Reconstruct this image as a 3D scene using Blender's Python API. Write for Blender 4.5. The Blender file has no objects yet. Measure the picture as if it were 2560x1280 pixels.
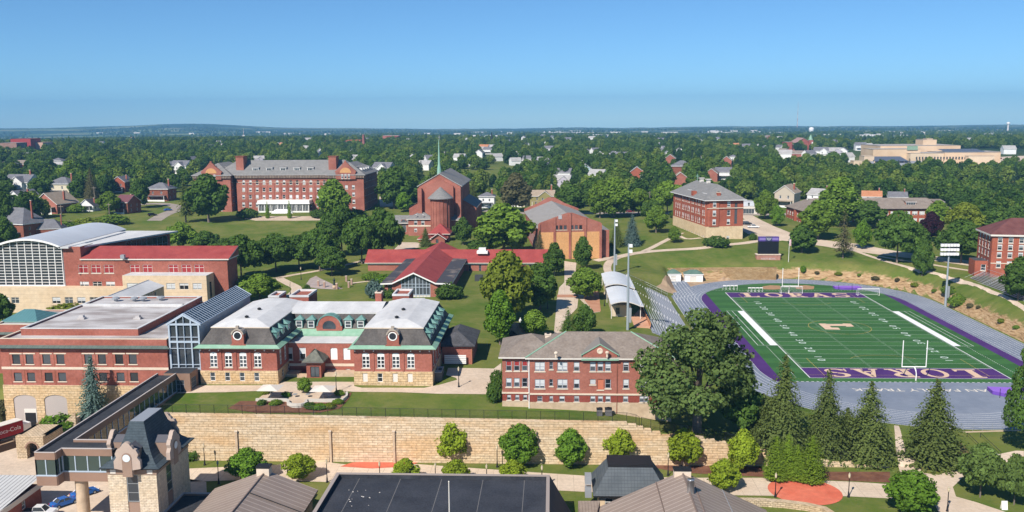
import bpy, bmesh, math, random
import numpy as np
from mathutils import Matrix, Vector
random.seed(7); RN=np.random.default_rng(7)
SC=bpy.context.scene
COL=SC.collection
# ------------------------------------------------------------ camera
CF,CP,CYAW,CROLL=2219.55,0.1528604,-0.0467667,-0.00744269
CPOS=np.array([-63.743,-225.553,64.05])
def _cam_axes():
    cy,sy,cp,sp=math.cos(CYAW),math.sin(CYAW),math.cos(CP),math.sin(CP)
    f=np.array([sy*cp,cy*cp,-sp]); r=np.array([cy,-sy,0.]); u=np.cross(r,f)
    c,s=math.cos(CROLL),math.sin(CROLL)
    return c*r+s*u,-s*r+c*u,f
CR,CU,CD=_cam_axes()
cam=bpy.data.cameras.new('camera'); co=bpy.data.objects.new('camera',cam); COL.objects.link(co)
cam.sensor_width=36; cam.lens=36*CF/2560; cam.clip_start=1; cam.clip_end=40000
co.matrix_world=Matrix(((CR[0],CU[0],-CD[0],CPOS[0]),(CR[1],CU[1],-CD[1],CPOS[1]),(CR[2],CU[2],-CD[2],CPOS[2]),(0,0,0,1)))
SC.camera=co
# ------------------------------------------------------------ light
SUN_EL,SUN_AZ=math.radians(42),math.radians(208)   # azimuth clockwise from +Y: sun behind-left of the viewer
w=bpy.data.worlds.new('World'); SC.world=w; w.use_nodes=True
nt=w.node_tree; bg=nt.nodes['Background']; sky=nt.nodes.new('ShaderNodeTexSky')
sky.sky_type='NISHITA'; sky.sun_disc=False; sky.sun_elevation=SUN_EL; sky.sun_rotation=SUN_AZ
sky.altitude=3000; sky.air_density=1.0; sky.dust_density=0.0; sky.ozone_density=10.0
tint=nt.nodes.new('ShaderNodeVectorMath'); tint.operation='MULTIPLY'; tint.inputs[1].default_value=(.86,.945,.87)
nt.links.new(sky.outputs[0],tint.inputs[0]); nt.links.new(tint.outputs[0],bg.inputs[0]); bg.inputs[1].default_value=0.104
sl=bpy.data.lights.new('sun','SUN'); sl.energy=4.8; sl.angle=math.radians(0.5); sl.color=(1,.93,.84)
so=bpy.data.objects.new('sun',sl); COL.objects.link(so)
sd=Vector((math.sin(SUN_AZ)*math.cos(SUN_EL),math.cos(SUN_AZ)*math.cos(SUN_EL),math.sin(SUN_EL)))
so.rotation_euler=sd.to_track_quat('Z','Y').to_euler(); so.location=(-200,-300,300)
vs=SC.view_settings; vs.view_transform='Standard'; vs.look='None'; vs.exposure=0.42; vs.gamma=1
SC.cycles.max_bounces=5; SC.cycles.transparent_max_bounces=6; SC.cycles.diffuse_bounces=2; SC.cycles.glossy_bounces=2
SC.cycles.volume_bounces=0; SC.cycles.use_adaptive_sampling=True; SC.cycles.adaptive_threshold=0.02
# ------------------------------------------------------------ picture -> place
def ray(px,py): return CD+CR*((px-1280)/CF)-CU*((py-640)/CF)
def at(px,py,z): d=ray(px,py); t=(z-CPOS[2])/d[2]; return CPOS+d*t
def aty(px,py,Y): d=ray(px,py); t=(Y-CPOS[1])/d[1]; return CPOS+d*t
def proj(p):
    d=np.asarray(p,float)-CPOS; z=d@CD
    return 1280+CF*(d@CR)/z, 640-CF*(d@CU)/z, CF/z
def sm(a,b,x): t=np.clip((x-a)/(b-a),0,1); return t*t*(3-2*t)
# ------------------------------------------------------------ terrain
WALLY=-61.0
_wp=[(430,1034),(640,1037.5),(1000,1045),(1280,1050.5),(1567,1056),(1568,1061),(1590,1061),(1591,1067),(1607,1067),(1608,1073),(1627,1073),(1628,1080),(1650,1080),(1651,1087),(1720,1088),(1760,1094),(1761,1099),(1786,1099),(1787,1105),(1814,1105),(1815,1111),(1850,1117),(1900,1124),(2000,1140),(2050,1149),(2072,1149),(2073,1155),(2130,1155),(2131,1162),(2218,1164),(2219,1169),(2234,1169)]
WP=[aty(x,y,WALLY) for x,y in _wp]; WPX=np.array([p[0] for p in WP]); WPZ=np.array([p[2] for p in WP])
WX0,WX1=-146.0,float(WPX[-1])
def walltop(X): return np.interp(X,WPX,WPZ)
_cp=[(450,1000,7),(700,985,7.8),(1000,985,7.6),(1220,980,7.4),(500,962,8),(690,960,8),(980,960,8),(1150,965,7.8),(1240,900,8.4),(1255,1018,7),(1420,1040,6.4),(1560,1045,5.6),(1600,1043,5),(1740,1072,3.8),
(1130,800,8.5),(1150,740,9),(800,745,8),(720,735,7.5),(850,700,9),(900,645,9.5),(1350,830,8),(1410,760,8),(1420,690,8.5),(1440,655,8.5),(1350,648,9),(1506,645,9),(1600,640,8.5),(1545,690,8),(1700,640,8),(1850,640,7.6),(1650,676,5),(1750,670,4.8),(1900,666,5),(2000,664,5.4),(2080,625,8),(1800,612,10),(1690,590,11),(1660,625,8.8),(1950,570,11),(2150,670,5.6),(2250,690,6),(2300,660,8),(2350,720,6.2),(2450,745,6.5),(2560,775,6.5),(2480,700,8),(2560,720,8),(2470,690,8.3),(2540,700,8.5),
(700,592,9),(450,590,9),(700,547,12),(500,545,12),(940,545,12),(1000,600,9.5),(1150,585,10),(1210,530,13),(1340,515,13),(1560,535,12),(1880,545,11.5),(2100,600,9.5),(2350,600,9.5),(200,525,15),(100,540,15),(50,600,11),(400,520,14),(60,430,22),(300,430,20),(700,400,20),(1100,430,19),(1500,430,19),(1900,440,18),(2100,480,14),(2500,480,12),(2350,420,15),(2140,412,16),(250,790,6.5),(20,790,6.5),(400,760,7.5),(580,700,8),(540,640,8.5)]
CPW=[at(*p) for p in _cp]
CPW+= [np.array(p,float) for p in [(-300,1400,24),(0,1400,22),(300,1400,22),(700,1400,22),(-800,1400,26),(-900,700,24),(-700,300,16),(-500,100,10),(700,700,14),(500,300,12),(250,120,9),(180,0,7),(160,-60,3),(120,-120,-1),(60,-52,-.3),(19,-56,-.3),(-300,0,4),(-280,-60,-2),(-300,150,10),(-220,-150,-3),(120,-200,-3),(90,-62,-1),(10,-64,-1.5),(-220,60,6),(-260,-20,0),(74,10,5.5),(76,-20,3.5),(80,-40,1.5)]]
for X in np.arange(-140,2,11.): CPW.append(np.array([X,WALLY+1.5,float(walltop(X))]))
CPW=np.array(CPW)
def _k(r): return r
def _fit():
    P=CPW[:,:2]/100; n=len(P); D=np.linalg.norm(P[:,None]-P[None],axis=2)
    A=np.zeros((n+3,n+3)); A[:n,:n]=_k(D)-0.02*np.eye(n); A[:n,n]=1; A[:n,n+1:]=P; A[n,:n]=1; A[n+1:,:n]=P.T
    b=np.zeros(n+3); b[:n]=CPW[:,2]; return np.linalg.solve(A,b),P
_rw,_rp=_fit()
def base_h(X,Y):
    X=np.asarray(X,float)/100; Y=np.asarray(Y,float)/100
    o=_rw[-3]+_rw[-2]*X+_rw[-1]*Y
    for (a,b),c in zip(_rp,_rw[:-3]): o=o+c*np.sqrt((X-a)**2+(Y-b)**2+1e-6)
    return o
TRC,TRY0,TRY1,TRR=24.4,-0.5,84.0,45.6
def track_d(X,Y):
    dy=np.maximum(np.maximum(TRY0-Y,Y-TRY1),0); a=np.hypot(X-TRC,dy)
    bx=np.maximum(np.abs(X-3)-21.5,0); by=np.maximum(np.abs(Y-90)-36.5,0); return np.minimum(a,np.hypot(bx,by)+TRR+1.0-(bx+by<=0)*3)
def vn(X,Y,s,seed=0):
    # smooth value noise, numpy
    x=np.asarray(X)/s+seed*17.3; y=np.asarray(Y)/s-seed*9.1
    xi=np.floor(x); yi=np.floor(y); fx=x-xi; fy=y-yi; fx=fx*fx*(3-2*fx); fy=fy*fy*(3-2*fy)
    h=lambda a,b: (np.sin(a*127.1+b*311.7+seed)*43758.5453)%1.0
    return (h(xi,yi)*(1-fx)+h(xi+1,yi)*fx)*(1-fy)+(h(xi,yi+1)*(1-fx)+h(xi+1,yi+1)*fx)*fy
def H(X,Y):
    X=np.asarray(X,float); Y=np.asarray(Y,float)
    b=base_h(np.clip(X,-900,900),np.clip(Y,-220,1500))
    # city basin and the far ridges
    R=np.hypot(X-CPOS[0],Y-CPOS[1])
    az=np.arctan2(X-CPOS[0],Y-CPOS[1])
    bump=34*np.exp(-((az+0.385)/0.055)**2)+9*np.exp(-((az+.2)/.05)**2)+7*sm(.1,.45,az)+40*sm(-.12,-.5,az)+9*vn(az*60,az*0,3,3)+6*vn(az*60,az*0,1,4)+4*vn(az*160,az*0,1,9)-9
    far=np.interp(R,[1300,3000,5000,7000,8200,9600,14000],[20,4,-11,-18,-20,-36,-90])+7*vn(X,Y,900,1)+6*vn(X,Y,350,2)-6+sm(4200,7800,R)*bump+sm(3500,5500,R)*9*(vn(X,Y,1300,5)-.5)
    b=b+(far-b)*sm(1300,2600,R)
    # lower street south of the retaining wall and the drive west of it
    st=-2+0*X
    n=sm(3,28,X); street=st*(1-n)+b*n
    south=np.where(Y<WALLY,1.0,0.0)*(X<28)*(X>-220)
    b=b*(1-south)+street*south
    wst=(1-sm(-150,-145,X))*sm(-215,-195,X)*(1-sm(-41,-38,Y))*(Y>WALLY-.01)
    b=b*(1-wst)+(-2)*wst
    # the sunken track pad
    d=track_d(X,Y)-TRR-1.0
    west=sm(-1,-12,X-TRC+30)*sm(-12,5,Y)*(1-sm(96,112,Y))
    wd=(4.0+vn(X,Y,6,7)*2.5+sm(30,60,X)*3)*(1-west)+15*west; nw=sm(28,18,X)*sm(100,112,Y); wd=wd*(1-nw)+1.2*nw
    t=np.clip(d/wd,0,1); t=np.where(west>.5,t*(1-.45*west)+.45*west*t*t*(3-2*t),np.where(t<.45,t*1.55,.6975+(t-.45)*.55))
    rock=(1-west)*sm(0,.35,t)*(1-sm(.8,1.3,d/wd))*sm(1.5,4,b)
    pad=b*t+rock*(vn(X,Y,2.3,8)-.5)*1.1
    return np.where(d<wd*1.4,np.where(d<0,0.0,pad),b)
def _axis(f0,f1,st,lo,hi,g):
    a=list(np.arange(f0,f1+1e-6,st)); s=st; x=f1
    while x<hi: s*=g; x+=s; a.append(x)
    s=st; x=f0
    while x>lo: s*=g; x-=s; a.insert(0,x)
    return a
GX=np.array(_axis(-230,130,1.8,-7600,7600,1.07))
gy=_axis(-110,170,1.5,-240,170,1.2); gy=[y for y in gy if abs(y-WALLY)>0.9]+[WALLY-.15,WALLY+.15,WALLY-1.2,WALLY+1.2]
gy+=list(np.arange(173,420,3.0)); s=3.; y=420.
while y<9300: s*=1.035; y+=s; gy.append(y)
GY=np.array(sorted(gy))
GZ=H(*np.meshgrid(GX,GY,indexing='ij'))
def _cell(x,y):
    i=min(max(int(np.searchsorted(GX,x))-1,0),len(GX)-2); j=min(max(int(np.searchsorted(GY,y))-1,0),len(GY)-2); return i,j
def ground(x,y):
    i,j=_cell(x,y); u=(x-GX[i])/(GX[i+1]-GX[i]); v=(y-GY[j])/(GY[j+1]-GY[j])
    a,b,c,d=GZ[i,j],GZ[i+1,j],GZ[i+1,j+1],GZ[i,j+1]
    return float(a+(b-a)*u+(c-b)*v if u>=v else a+(d-a)*v+(c-d)*u)
def gp(px,py,tmin=90):
    """the ground point seen at a place of the photograph"""
    d=ray(px,py); d=d/np.linalg.norm(d); t=tmin; last=t
    while t<12000:
        p=CPOS+d*t
        if p[2]<ground(p[0],p[1]):
            lo,hi=last,t
            for _ in range(22):
                m=(lo+hi)/2; p=CPOS+d*m
                if p[2]<ground(p[0],p[1]): hi=m
                else: lo=m
            return CPOS+d*hi
        last=t; t+=1.0+t*0.004
    return CPOS+d*6000
# ------------------------------------------------------------ materials
MT={}
def mat(name,c,rough=.85,c2=None,s=3.,amt=.5,spec=.2,metal=0.,det=4,stripes=None,bump=0.,ramp=(.35,.65),coord='obj',stretch=None,sub=None,fine=None):
    """principled material; c..c2 mixed by noise of size s metres, optional stripes=(axis,period,width,colour)"""
    if name in MT: return MT[name]
    m=bpy.data.materials.new(name); m.use_nodes=True; n=m.node_tree.nodes; l=m.node_tree.links
    p=n['Principled BSDF']; p.inputs['Roughness'].default_value=rough; p.inputs['Metallic'].default_value=metal
    p.inputs['Specular IOR Level'].default_value=spec
    tc=n.new('ShaderNodeTexCoord'); vec=tc.outputs['Object']
    if coord=='world': vec=n.new('ShaderNodeNewGeometry').outputs['Position']
    if stretch:
        mp=n.new('ShaderNodeMapping'); mp.inputs['Scale'].default_value=stretch; l.new(vec,mp.inputs[0]); nvec=mp.outputs[0]
    else: nvec=vec
    col=None
    def rgb(c): return (c[0],c[1],c[2],1)
    if c2 is not None:
        nz=n.new('ShaderNodeTexNoise'); nz.inputs['Scale'].default_value=1/s; nz.inputs['Detail'].default_value=det; nz.inputs['Roughness'].default_value=.62
        l.new(nvec,nz.inputs['Vector'])
        rp=n.new('ShaderNodeValToRGB'); rp.color_ramp.elements[0].position=ramp[0]; rp.color_ramp.elements[1].position=ramp[1]
        rp.color_ramp.elements[0].color=rgb(c); rp.color_ramp.elements[1].color=rgb(c2); l.new(nz.outputs['Fac'],rp.inputs[0]); col=rp.outputs[0]
        if bump:
            b=n.new('ShaderNodeBump'); b.inputs['Strength'].default_value=bump; b.inputs['Distance'].default_value=.3; l.new(nz.outputs['Fac'],b.inputs['Height']); l.new(b.outputs[0],p.inputs['Normal'])
    if fine:
        # fine-grain speckle: (size, strength)
        nz=n.new('ShaderNodeTexNoise'); nz.inputs['Scale'].default_value=1/fine[0]; nz.inputs['Detail'].default_value=2; l.new(nvec if len(fine)>2 else vec,nz.inputs['Vector'])
        mr=n.new('ShaderNodeMapRange'); mr.inputs[1].default_value=.3; mr.inputs[2].default_value=.7; mr.inputs[3].default_value=1-fine[1]; mr.inputs[4].default_value=1+fine[1]; l.new(nz.outputs['Fac'],mr.inputs[0])
        mx=n.new('ShaderNodeVectorMath'); mx.operation='SCALE'
        if col: l.new(col,mx.inputs[0])
        else: mx.inputs[0].default_value=c[:3]
        l.new(mr.outputs[0],mx.inputs['Scale']); col=mx.outputs[0]
    for st in (stripes or []):
        ax,per,wd,sc=st
        sp=n.new('ShaderNodeSeparateXYZ'); l.new(vec,sp.inputs[0])
        m1=n.new('ShaderNodeMath'); m1.operation='DIVIDE'; m1.inputs[1].default_value=per; l.new(sp.outputs['XYZ'.index(ax)],m1.inputs[0])
        m2=n.new('ShaderNodeMath'); m2.operation='FRACT'; l.new(m1.outputs[0],m2.inputs[0])
        m3=n.new('ShaderNodeMath'); m3.operation='LESS_THAN'; m3.inputs[1].default_value=wd/per; l.new(m2.outputs[0],m3.inputs[0])
        mx=n.new('ShaderNodeMix'); mx.data_type='RGBA'; l.new(m3.outputs[0],mx.inputs[0])
        if col: l.new(col,mx.inputs[6])
        else: mx.inputs[6].default_value=rgb(c)
        mx.inputs[7].default_value=rgb(sc); col=mx.outputs[2]
    if col: l.new(col,p.inputs['Base Color'])
    else: p.inputs['Base Color'].default_value=rgb(c)
    MT[name]=m; return m
def stone_mat(name,c,c2,c3,bw=1.0,bh=.45,mortar=(.22,.17,.11),axis='front'):
    if name in MT: return MT[name]
    m=bpy.data.materials.new(name); m.use_nodes=True; n=m.node_tree.nodes; l=m.node_tree.links; p=n['Principled BSDF']
    p.inputs['Roughness'].default_value=.9; p.inputs['Specular IOR Level'].default_value=.15
    g=n.new('ShaderNodeNewGeometry'); sp=n.new('ShaderNodeSeparateXYZ'); l.new(g.outputs['Position'],sp.inputs[0])
    ad=n.new('ShaderNodeMath'); l.new(sp.outputs[0],ad.inputs[0]); l.new(sp.outputs[1],ad.inputs[1])
    cb=n.new('ShaderNodeCombineXYZ'); l.new(ad.outputs[0],cb.inputs[0]); l.new(sp.outputs[2],cb.inputs[1])
    br=n.new('ShaderNodeTexBrick'); br.inputs['Scale'].default_value=1; br.inputs['Brick Width'].default_value=bw; br.inputs['Row Height'].default_value=bh
    br.inputs['Mortar Size'].default_value=.035; br.inputs['Mortar Smooth'].default_value=.3; br.inputs['Bias'].default_value=0; br.offset=.5; br.squash=1
    br.inputs['Color1'].default_value=(*c,1); br.inputs['Color2'].default_value=(*c2,1); br.inputs['Mortar'].default_value=(*mortar,1); l.new(cb.outputs[0],br.inputs['Vector'])
    nz=n.new('ShaderNodeTexNoise'); nz.inputs['Scale'].default_value=.16; nz.inputs['Detail'].default_value=5; mp=n.new('ShaderNodeMapping'); mp.inputs['Scale'].default_value=(.6,.6,2.2); l.new(g.outputs['Position'],mp.inputs[0]); l.new(mp.outputs[0],nz.inputs['Vector'])
    rp=n.new('ShaderNodeMapRange'); rp.inputs[1].default_value=.42; rp.inputs[2].default_value=.66; l.new(nz.outputs['Fac'],rp.inputs[0])
    mx=n.new('ShaderNodeMix'); mx.data_type='RGBA'; mx.inputs[7].default_value=(*c3,1); l.new(br.outputs['Color'],mx.inputs[6])
    ml=n.new('ShaderNodeMath'); ml.operation='MULTIPLY'; ml.inputs[1].default_value=.55; l.new(rp.outputs[0],ml.inputs[0]); l.new(ml.outputs[0],mx.inputs[0])
    n2=n.new('ShaderNodeTexNoise'); n2.inputs['Scale'].default_value=1.6; n2.inputs['Detail'].default_value=4; l.new(g.outputs['Position'],n2.inputs['Vector'])
    mr=n.new('ShaderNodeMapRange'); mr.inputs[1].default_value=.3; mr.inputs[2].default_value=.7; mr.inputs[3].default_value=.78; mr.inputs[4].default_value=1.15; l.new(n2.outputs['Fac'],mr.inputs[0])
    sc=n.new('ShaderNodeVectorMath'); sc.operation='SCALE'; l.new(mx.outputs[2],sc.inputs[0]); l.new(mr.outputs[0],sc.inputs['Scale']); l.new(sc.outputs[0],p.inputs['Base Color'])
    hs=n.new('ShaderNodeMath'); hs.operation='SUBTRACT'; l.new(n2.outputs['Fac'],hs.inputs[0]); l.new(br.outputs['Fac'],hs.inputs[1])
    b=n.new('ShaderNodeBump'); b.inputs['Strength'].default_value=.8; b.inputs['Distance'].default_value=.18; l.new(hs.outputs[0],b.inputs['Height']); l.new(b.outputs[0],p.inputs['Normal'])
    MT[name]=m; return m
# ------------------------------------------------------------ mesh collector
class MB:
    def __init__(s): s.v=[]; s.f=[]; s.m=[]; s.mats=[]
    def mi(s,m):
        if m not in s.mats: s.mats.append(m)
        return s.mats.index(m)
    def poly(s,pts,m):
        k=len(s.v); s.v+= [tuple(map(float,p)) for p in pts]; s.f.append(tuple(range(k,k+len(pts)))); s.m.append(s.mi(m)); return s
    def grid(s,rows,m,close=False):
        k=len(s.v); R=len(rows); C=len(rows[0]); mi=s.mi(m)
        for r in rows: s.v+=[tuple(map(float,p)) for p in r]
        for i in range(R-1):
            for j in range(C if close else C-1):
                j2=(j+1)%C; s.f.append((k+i*C+j,k+i*C+j2,k+(i+1)*C+j2,k+(i+1)*C+j)); s.m.append(mi)
        return s
    def box(s,x0,y0,z0,x1,y1,z1,m,skip=''):
        P=[(x0,y0,z0),(x1,y0,z0),(x1,y1,z0),(x0,y1,z0),(x0,y0,z1),(x1,y0,z1),(x1,y1,z1),(x0,y1,z1)]
        F={'b':(0,3,2,1),'t':(4,5,6,7),'f':(0,1,5,4),'r':(1,2,6,5),'k':(2,3,7,6),'l':(3,0,4,7)}
        k=len(s.v); s.v+=P; mi=s.mi(m)
        for a,q in F.items():
            if a not in skip: s.f.append(tuple(k+i for i in q)); s.m.append(mi)
        return s
    def prism(s,pts,z0,z1,m,top=None):
        n=len(pts); k=len(s.v); s.v+=[(x,y,z0) for x,y in pts]+[(x,y,z1) for x,y in pts]; mi=s.mi(m)
        for i in range(n):
            j=(i+1)%n; s.f.append((k+i,k+j,k+n+j,k+n+i)); s.m.append(mi)
        s.f.append(tuple(k+n+i for i in range(n))); s.m.append(s.mi(top or m)); s.f.append(tuple(k+n-1-i for i in range(n))); s.m.append(mi); return s
    def vprism(s,pts,y0,y1,m,cap=None):
        """outline in the x-z plane pushed from y0 to y1 (counter-clockwise seen from -y)"""
        n=len(pts); k=len(s.v); s.v+=[(x,y0,z) for x,z in pts]+[(x,y1,z) for x,z in pts]; mi=s.mi(m); mc=s.mi(cap or m)
        for i in range(n):
            j=(i+1)%n; s.f.append((k+j,k+i,k+n+i,k+n+j)); s.m.append(mi)
        s.f.append(tuple(k+i for i in range(n))); s.m.append(mc); s.f.append(tuple(k+n+n-1-i for i in range(n))); s.m.append(mc); return s
    def tube(s,path,r,m,n=8,caps=True):
        rows=[]; P=[Vector(p) for p in path]; rr=r if isinstance(r,(list,tuple)) else [r]*len(P)
        for i,p in enumerate(P):
            t=(P[min(i+1,len(P)-1)]-P[max(i-1,0)]).normalized(); a=Vector((0,0,1)) if abs(t.z)<.9 else Vector((1,0,0))
            u=t.cross(a).normalized(); v=t.cross(u)
            rows.append([p+u*(rr[i]*math.cos(2*math.pi*k/n))+v*(rr[i]*math.sin(2*math.pi*k/n)) for k in range(n)])
        s.grid(rows,m,True)
        if caps: s.poly(rows[-1],m); s.poly(rows[0][::-1],m)
        return s
    def lathe(s,prof,m,n=16,cx=0,cy=0,a0=0,a1=2*math.pi):
        full=abs(a1-a0-2*math.pi)<1e-6; c=n if full else n+1
        rows=[[(cx+r*math.cos(a0+(a1-a0)*k/n),cy+r*math.sin(a0+(a1-a0)*k/n),z) for k in range(c)] for r,z in prof]
        return s.grid(rows,m,full)
    def mesh(s,name,smooth=False,fix=False):
        me=bpy.data.meshes.new(name); me.from_pydata(s.v,[],s.f)
        for m in s.mats: me.materials.append(m)
        me.polygons.foreach_set('material_index',s.m)
        if fix:
            b=bmesh.new(); b.from_mesh(me); bmesh.ops.recalc_face_normals(b,faces=b.faces); b.to_mesh(me); b.free()
        if smooth: me.polygons.foreach_set('use_smooth',[True]*len(s.f))
        me.update(); return me
    def build(s,name,parent=None,smooth=False,fix=False,loc=None,rz=0): return link(name,s.mesh(name,smooth,fix),parent,loc,rz)
def link(name,me,parent=None,loc=None,rz=0):
    o=bpy.data.objects.new(name,me); COL.objects.link(o)
    if parent: o.parent=parent
    if loc is not None: o.location=[float(x) for x in loc]
    if rz: o.rotation_euler=(0,0,rz)
    return o
def tag(o,label,cat,group=None,kind=None):
    if label: o['label']=label
    if cat: o['category']=cat
    if group: o['group']=group
    if kind: o['kind']=kind
    return o
def thing(name,label,cat,loc=(0,0,0),rz=0,group=None,sc=None):
    o=bpy.data.objects.new(name,None); COL.objects.link(o); o.location=[float(x) for x in loc]; o.rotation_euler=(0,0,rz); o.empty_display_size=.5
    if sc: o.scale=(sc,sc,sc) if not isinstance(sc,(tuple,list)) else sc
    return tag(o,label,cat,group)
def struct(o): o['kind']='structure'; return o
def dup(o,loc,rz=0,sc=None,label=None,group=None,parent=None):
    c=o.copy(); COL.objects.link(c)
    if parent: c.parent=parent
    if loc is not None:
        c.location=[float(x) for x in loc]; c.rotation_euler=(0,0,rz)
        if sc: c.scale=(sc,sc,sc) if not isinstance(sc,(tuple,list)) else sc
    if label: c['label']=label
    if group: c['group']=group
    for ch in list(o.children): dup(ch,None,parent=c)
    return c
# ------------------------------------------------------------ sheets draped on the terrain
def _clip(poly,ax,val,keep_le):
    out=[]
    for i in range(len(poly)):
        a,b=poly[i-1],poly[i]; ia=(a[ax]<=val) if keep_le else (a[ax]>=val); ib=(b[ax]<=val) if keep_le else (b[ax]>=val)
        if ia!=ib:
            t=(val-a[ax])/(b[ax]-a[ax]); out.append((a[0]+(b[0]-a[0])*t,a[1]+(b[1]-a[1])*t))
        if ib: out.append(b)
    return out
def _clipd(poly,i,j,side):
    x0,x1,y0,y1=GX[i],GX[i+1],GY[j],GY[j+1]
    f=lambda p:((p[0]-x0)/(x1-x0)-(p[1]-y0)/(y1-y0))*side
    out=[]
    for k in range(len(poly)):
        a,b=poly[k-1],poly[k]; fa,fb=f(a),f(b)
        if (fa>=0)!=(fb>=0):
            t=fa/(fa-fb); out.append((a[0]+(b[0]-a[0])*t,a[1]+(b[1]-a[1])*t))
        if fb>=0: out.append(b)
    return out
def _tri_z(i,j,side,x,y):
    u=(x-GX[i])/(GX[i+1]-GX[i]); v=(y-GY[j])/(GY[j+1]-GY[j]); a,b,c,d=GZ[i,j],GZ[i+1,j],GZ[i+1,j+1],GZ[i,j+1]
    return a+(b-a)*u+(c-b)*v if side>0 else a+(d-a)*v+(c-d)*u
def drape_into(mb,poly,m,dz=.05):
    poly=[(float(p[0]),float(p[1])) for p in poly]
    A=sum(poly[i-1][0]*poly[i][1]-poly[i][0]*poly[i-1][1] for i in range(len(poly)))
    if A<0: poly=poly[::-1]
    xs=[p[0] for p in poly]; i0,_=_cell(min(xs),0); i1,_=_cell(max(xs),0)
    for i in range(i0,i1+1):
        c=_clip(_clip(poly,0,GX[i],False),0,GX[i+1],True) if True else poly
        if len(c)<3: continue
        ys=[p[1] for p in c]; _,j0=_cell(0,min(ys)); _,j1=_cell(0,max(ys))
        for j in range(j0,j1+1):
            q=_clip(_clip(c,1,GY[j],False),1,GY[j+1],True)
            if len(q)<3: continue
            for sd_ in (1,-1):
                t=_clipd(q,i,j,sd_)
                if len(t)<3: continue
                ar=sum(t[k-1][0]*t[k][1]-t[k][0]*t[k-1][1] for k in range(len(t)))/2
                if ar<1e-4: continue
                mb.poly([(x,y,_tri_z(i,j,sd_,x,y)+dz) for x,y in t],m)
def drape(name,polys,m,dz=.05):
    mb=MB()
    for p in polys: drape_into(mb,p,m,dz)
    return mb.build(name)
def pxpoly(pts): return [gp(x,y)[:2] for x,y in pts]
def strip(pts,wid):
    """outline of a band round a polyline of world points; wid one number or one per point"""
    P=[np.array(p[:2],float) for p in pts]; L=[]; Rr=[]
    for i,p in enumerate(P):
        t=P[min(i+1,len(P)-1)]-P[max(i-1,0)]; t=t/np.linalg.norm(t); nrm=np.array([-t[1],t[0]]); wv=(wid[i] if isinstance(wid,(list,tuple)) else wid)/2
        L.append(p+nrm*wv); Rr.append(p-nrm*wv)
    return L+Rr[::-1]
def smooth_line(P,k=4):
    P=[np.array(p[:2],float) for p in P]; out=[]
    for i in range(len(P)-1):
        a,b,c,d=P[max(i-1,0)],P[i],P[i+1],P[min(i+2,len(P)-1)]
        for t in np.arange(k)/k: out.append(.5*((2*b)+(c-a)*t+(2*a-5*b+4*c-d)*t*t+(3*b-a-3*c+d)*t**3))
    return out+[P[-1]]
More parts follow.
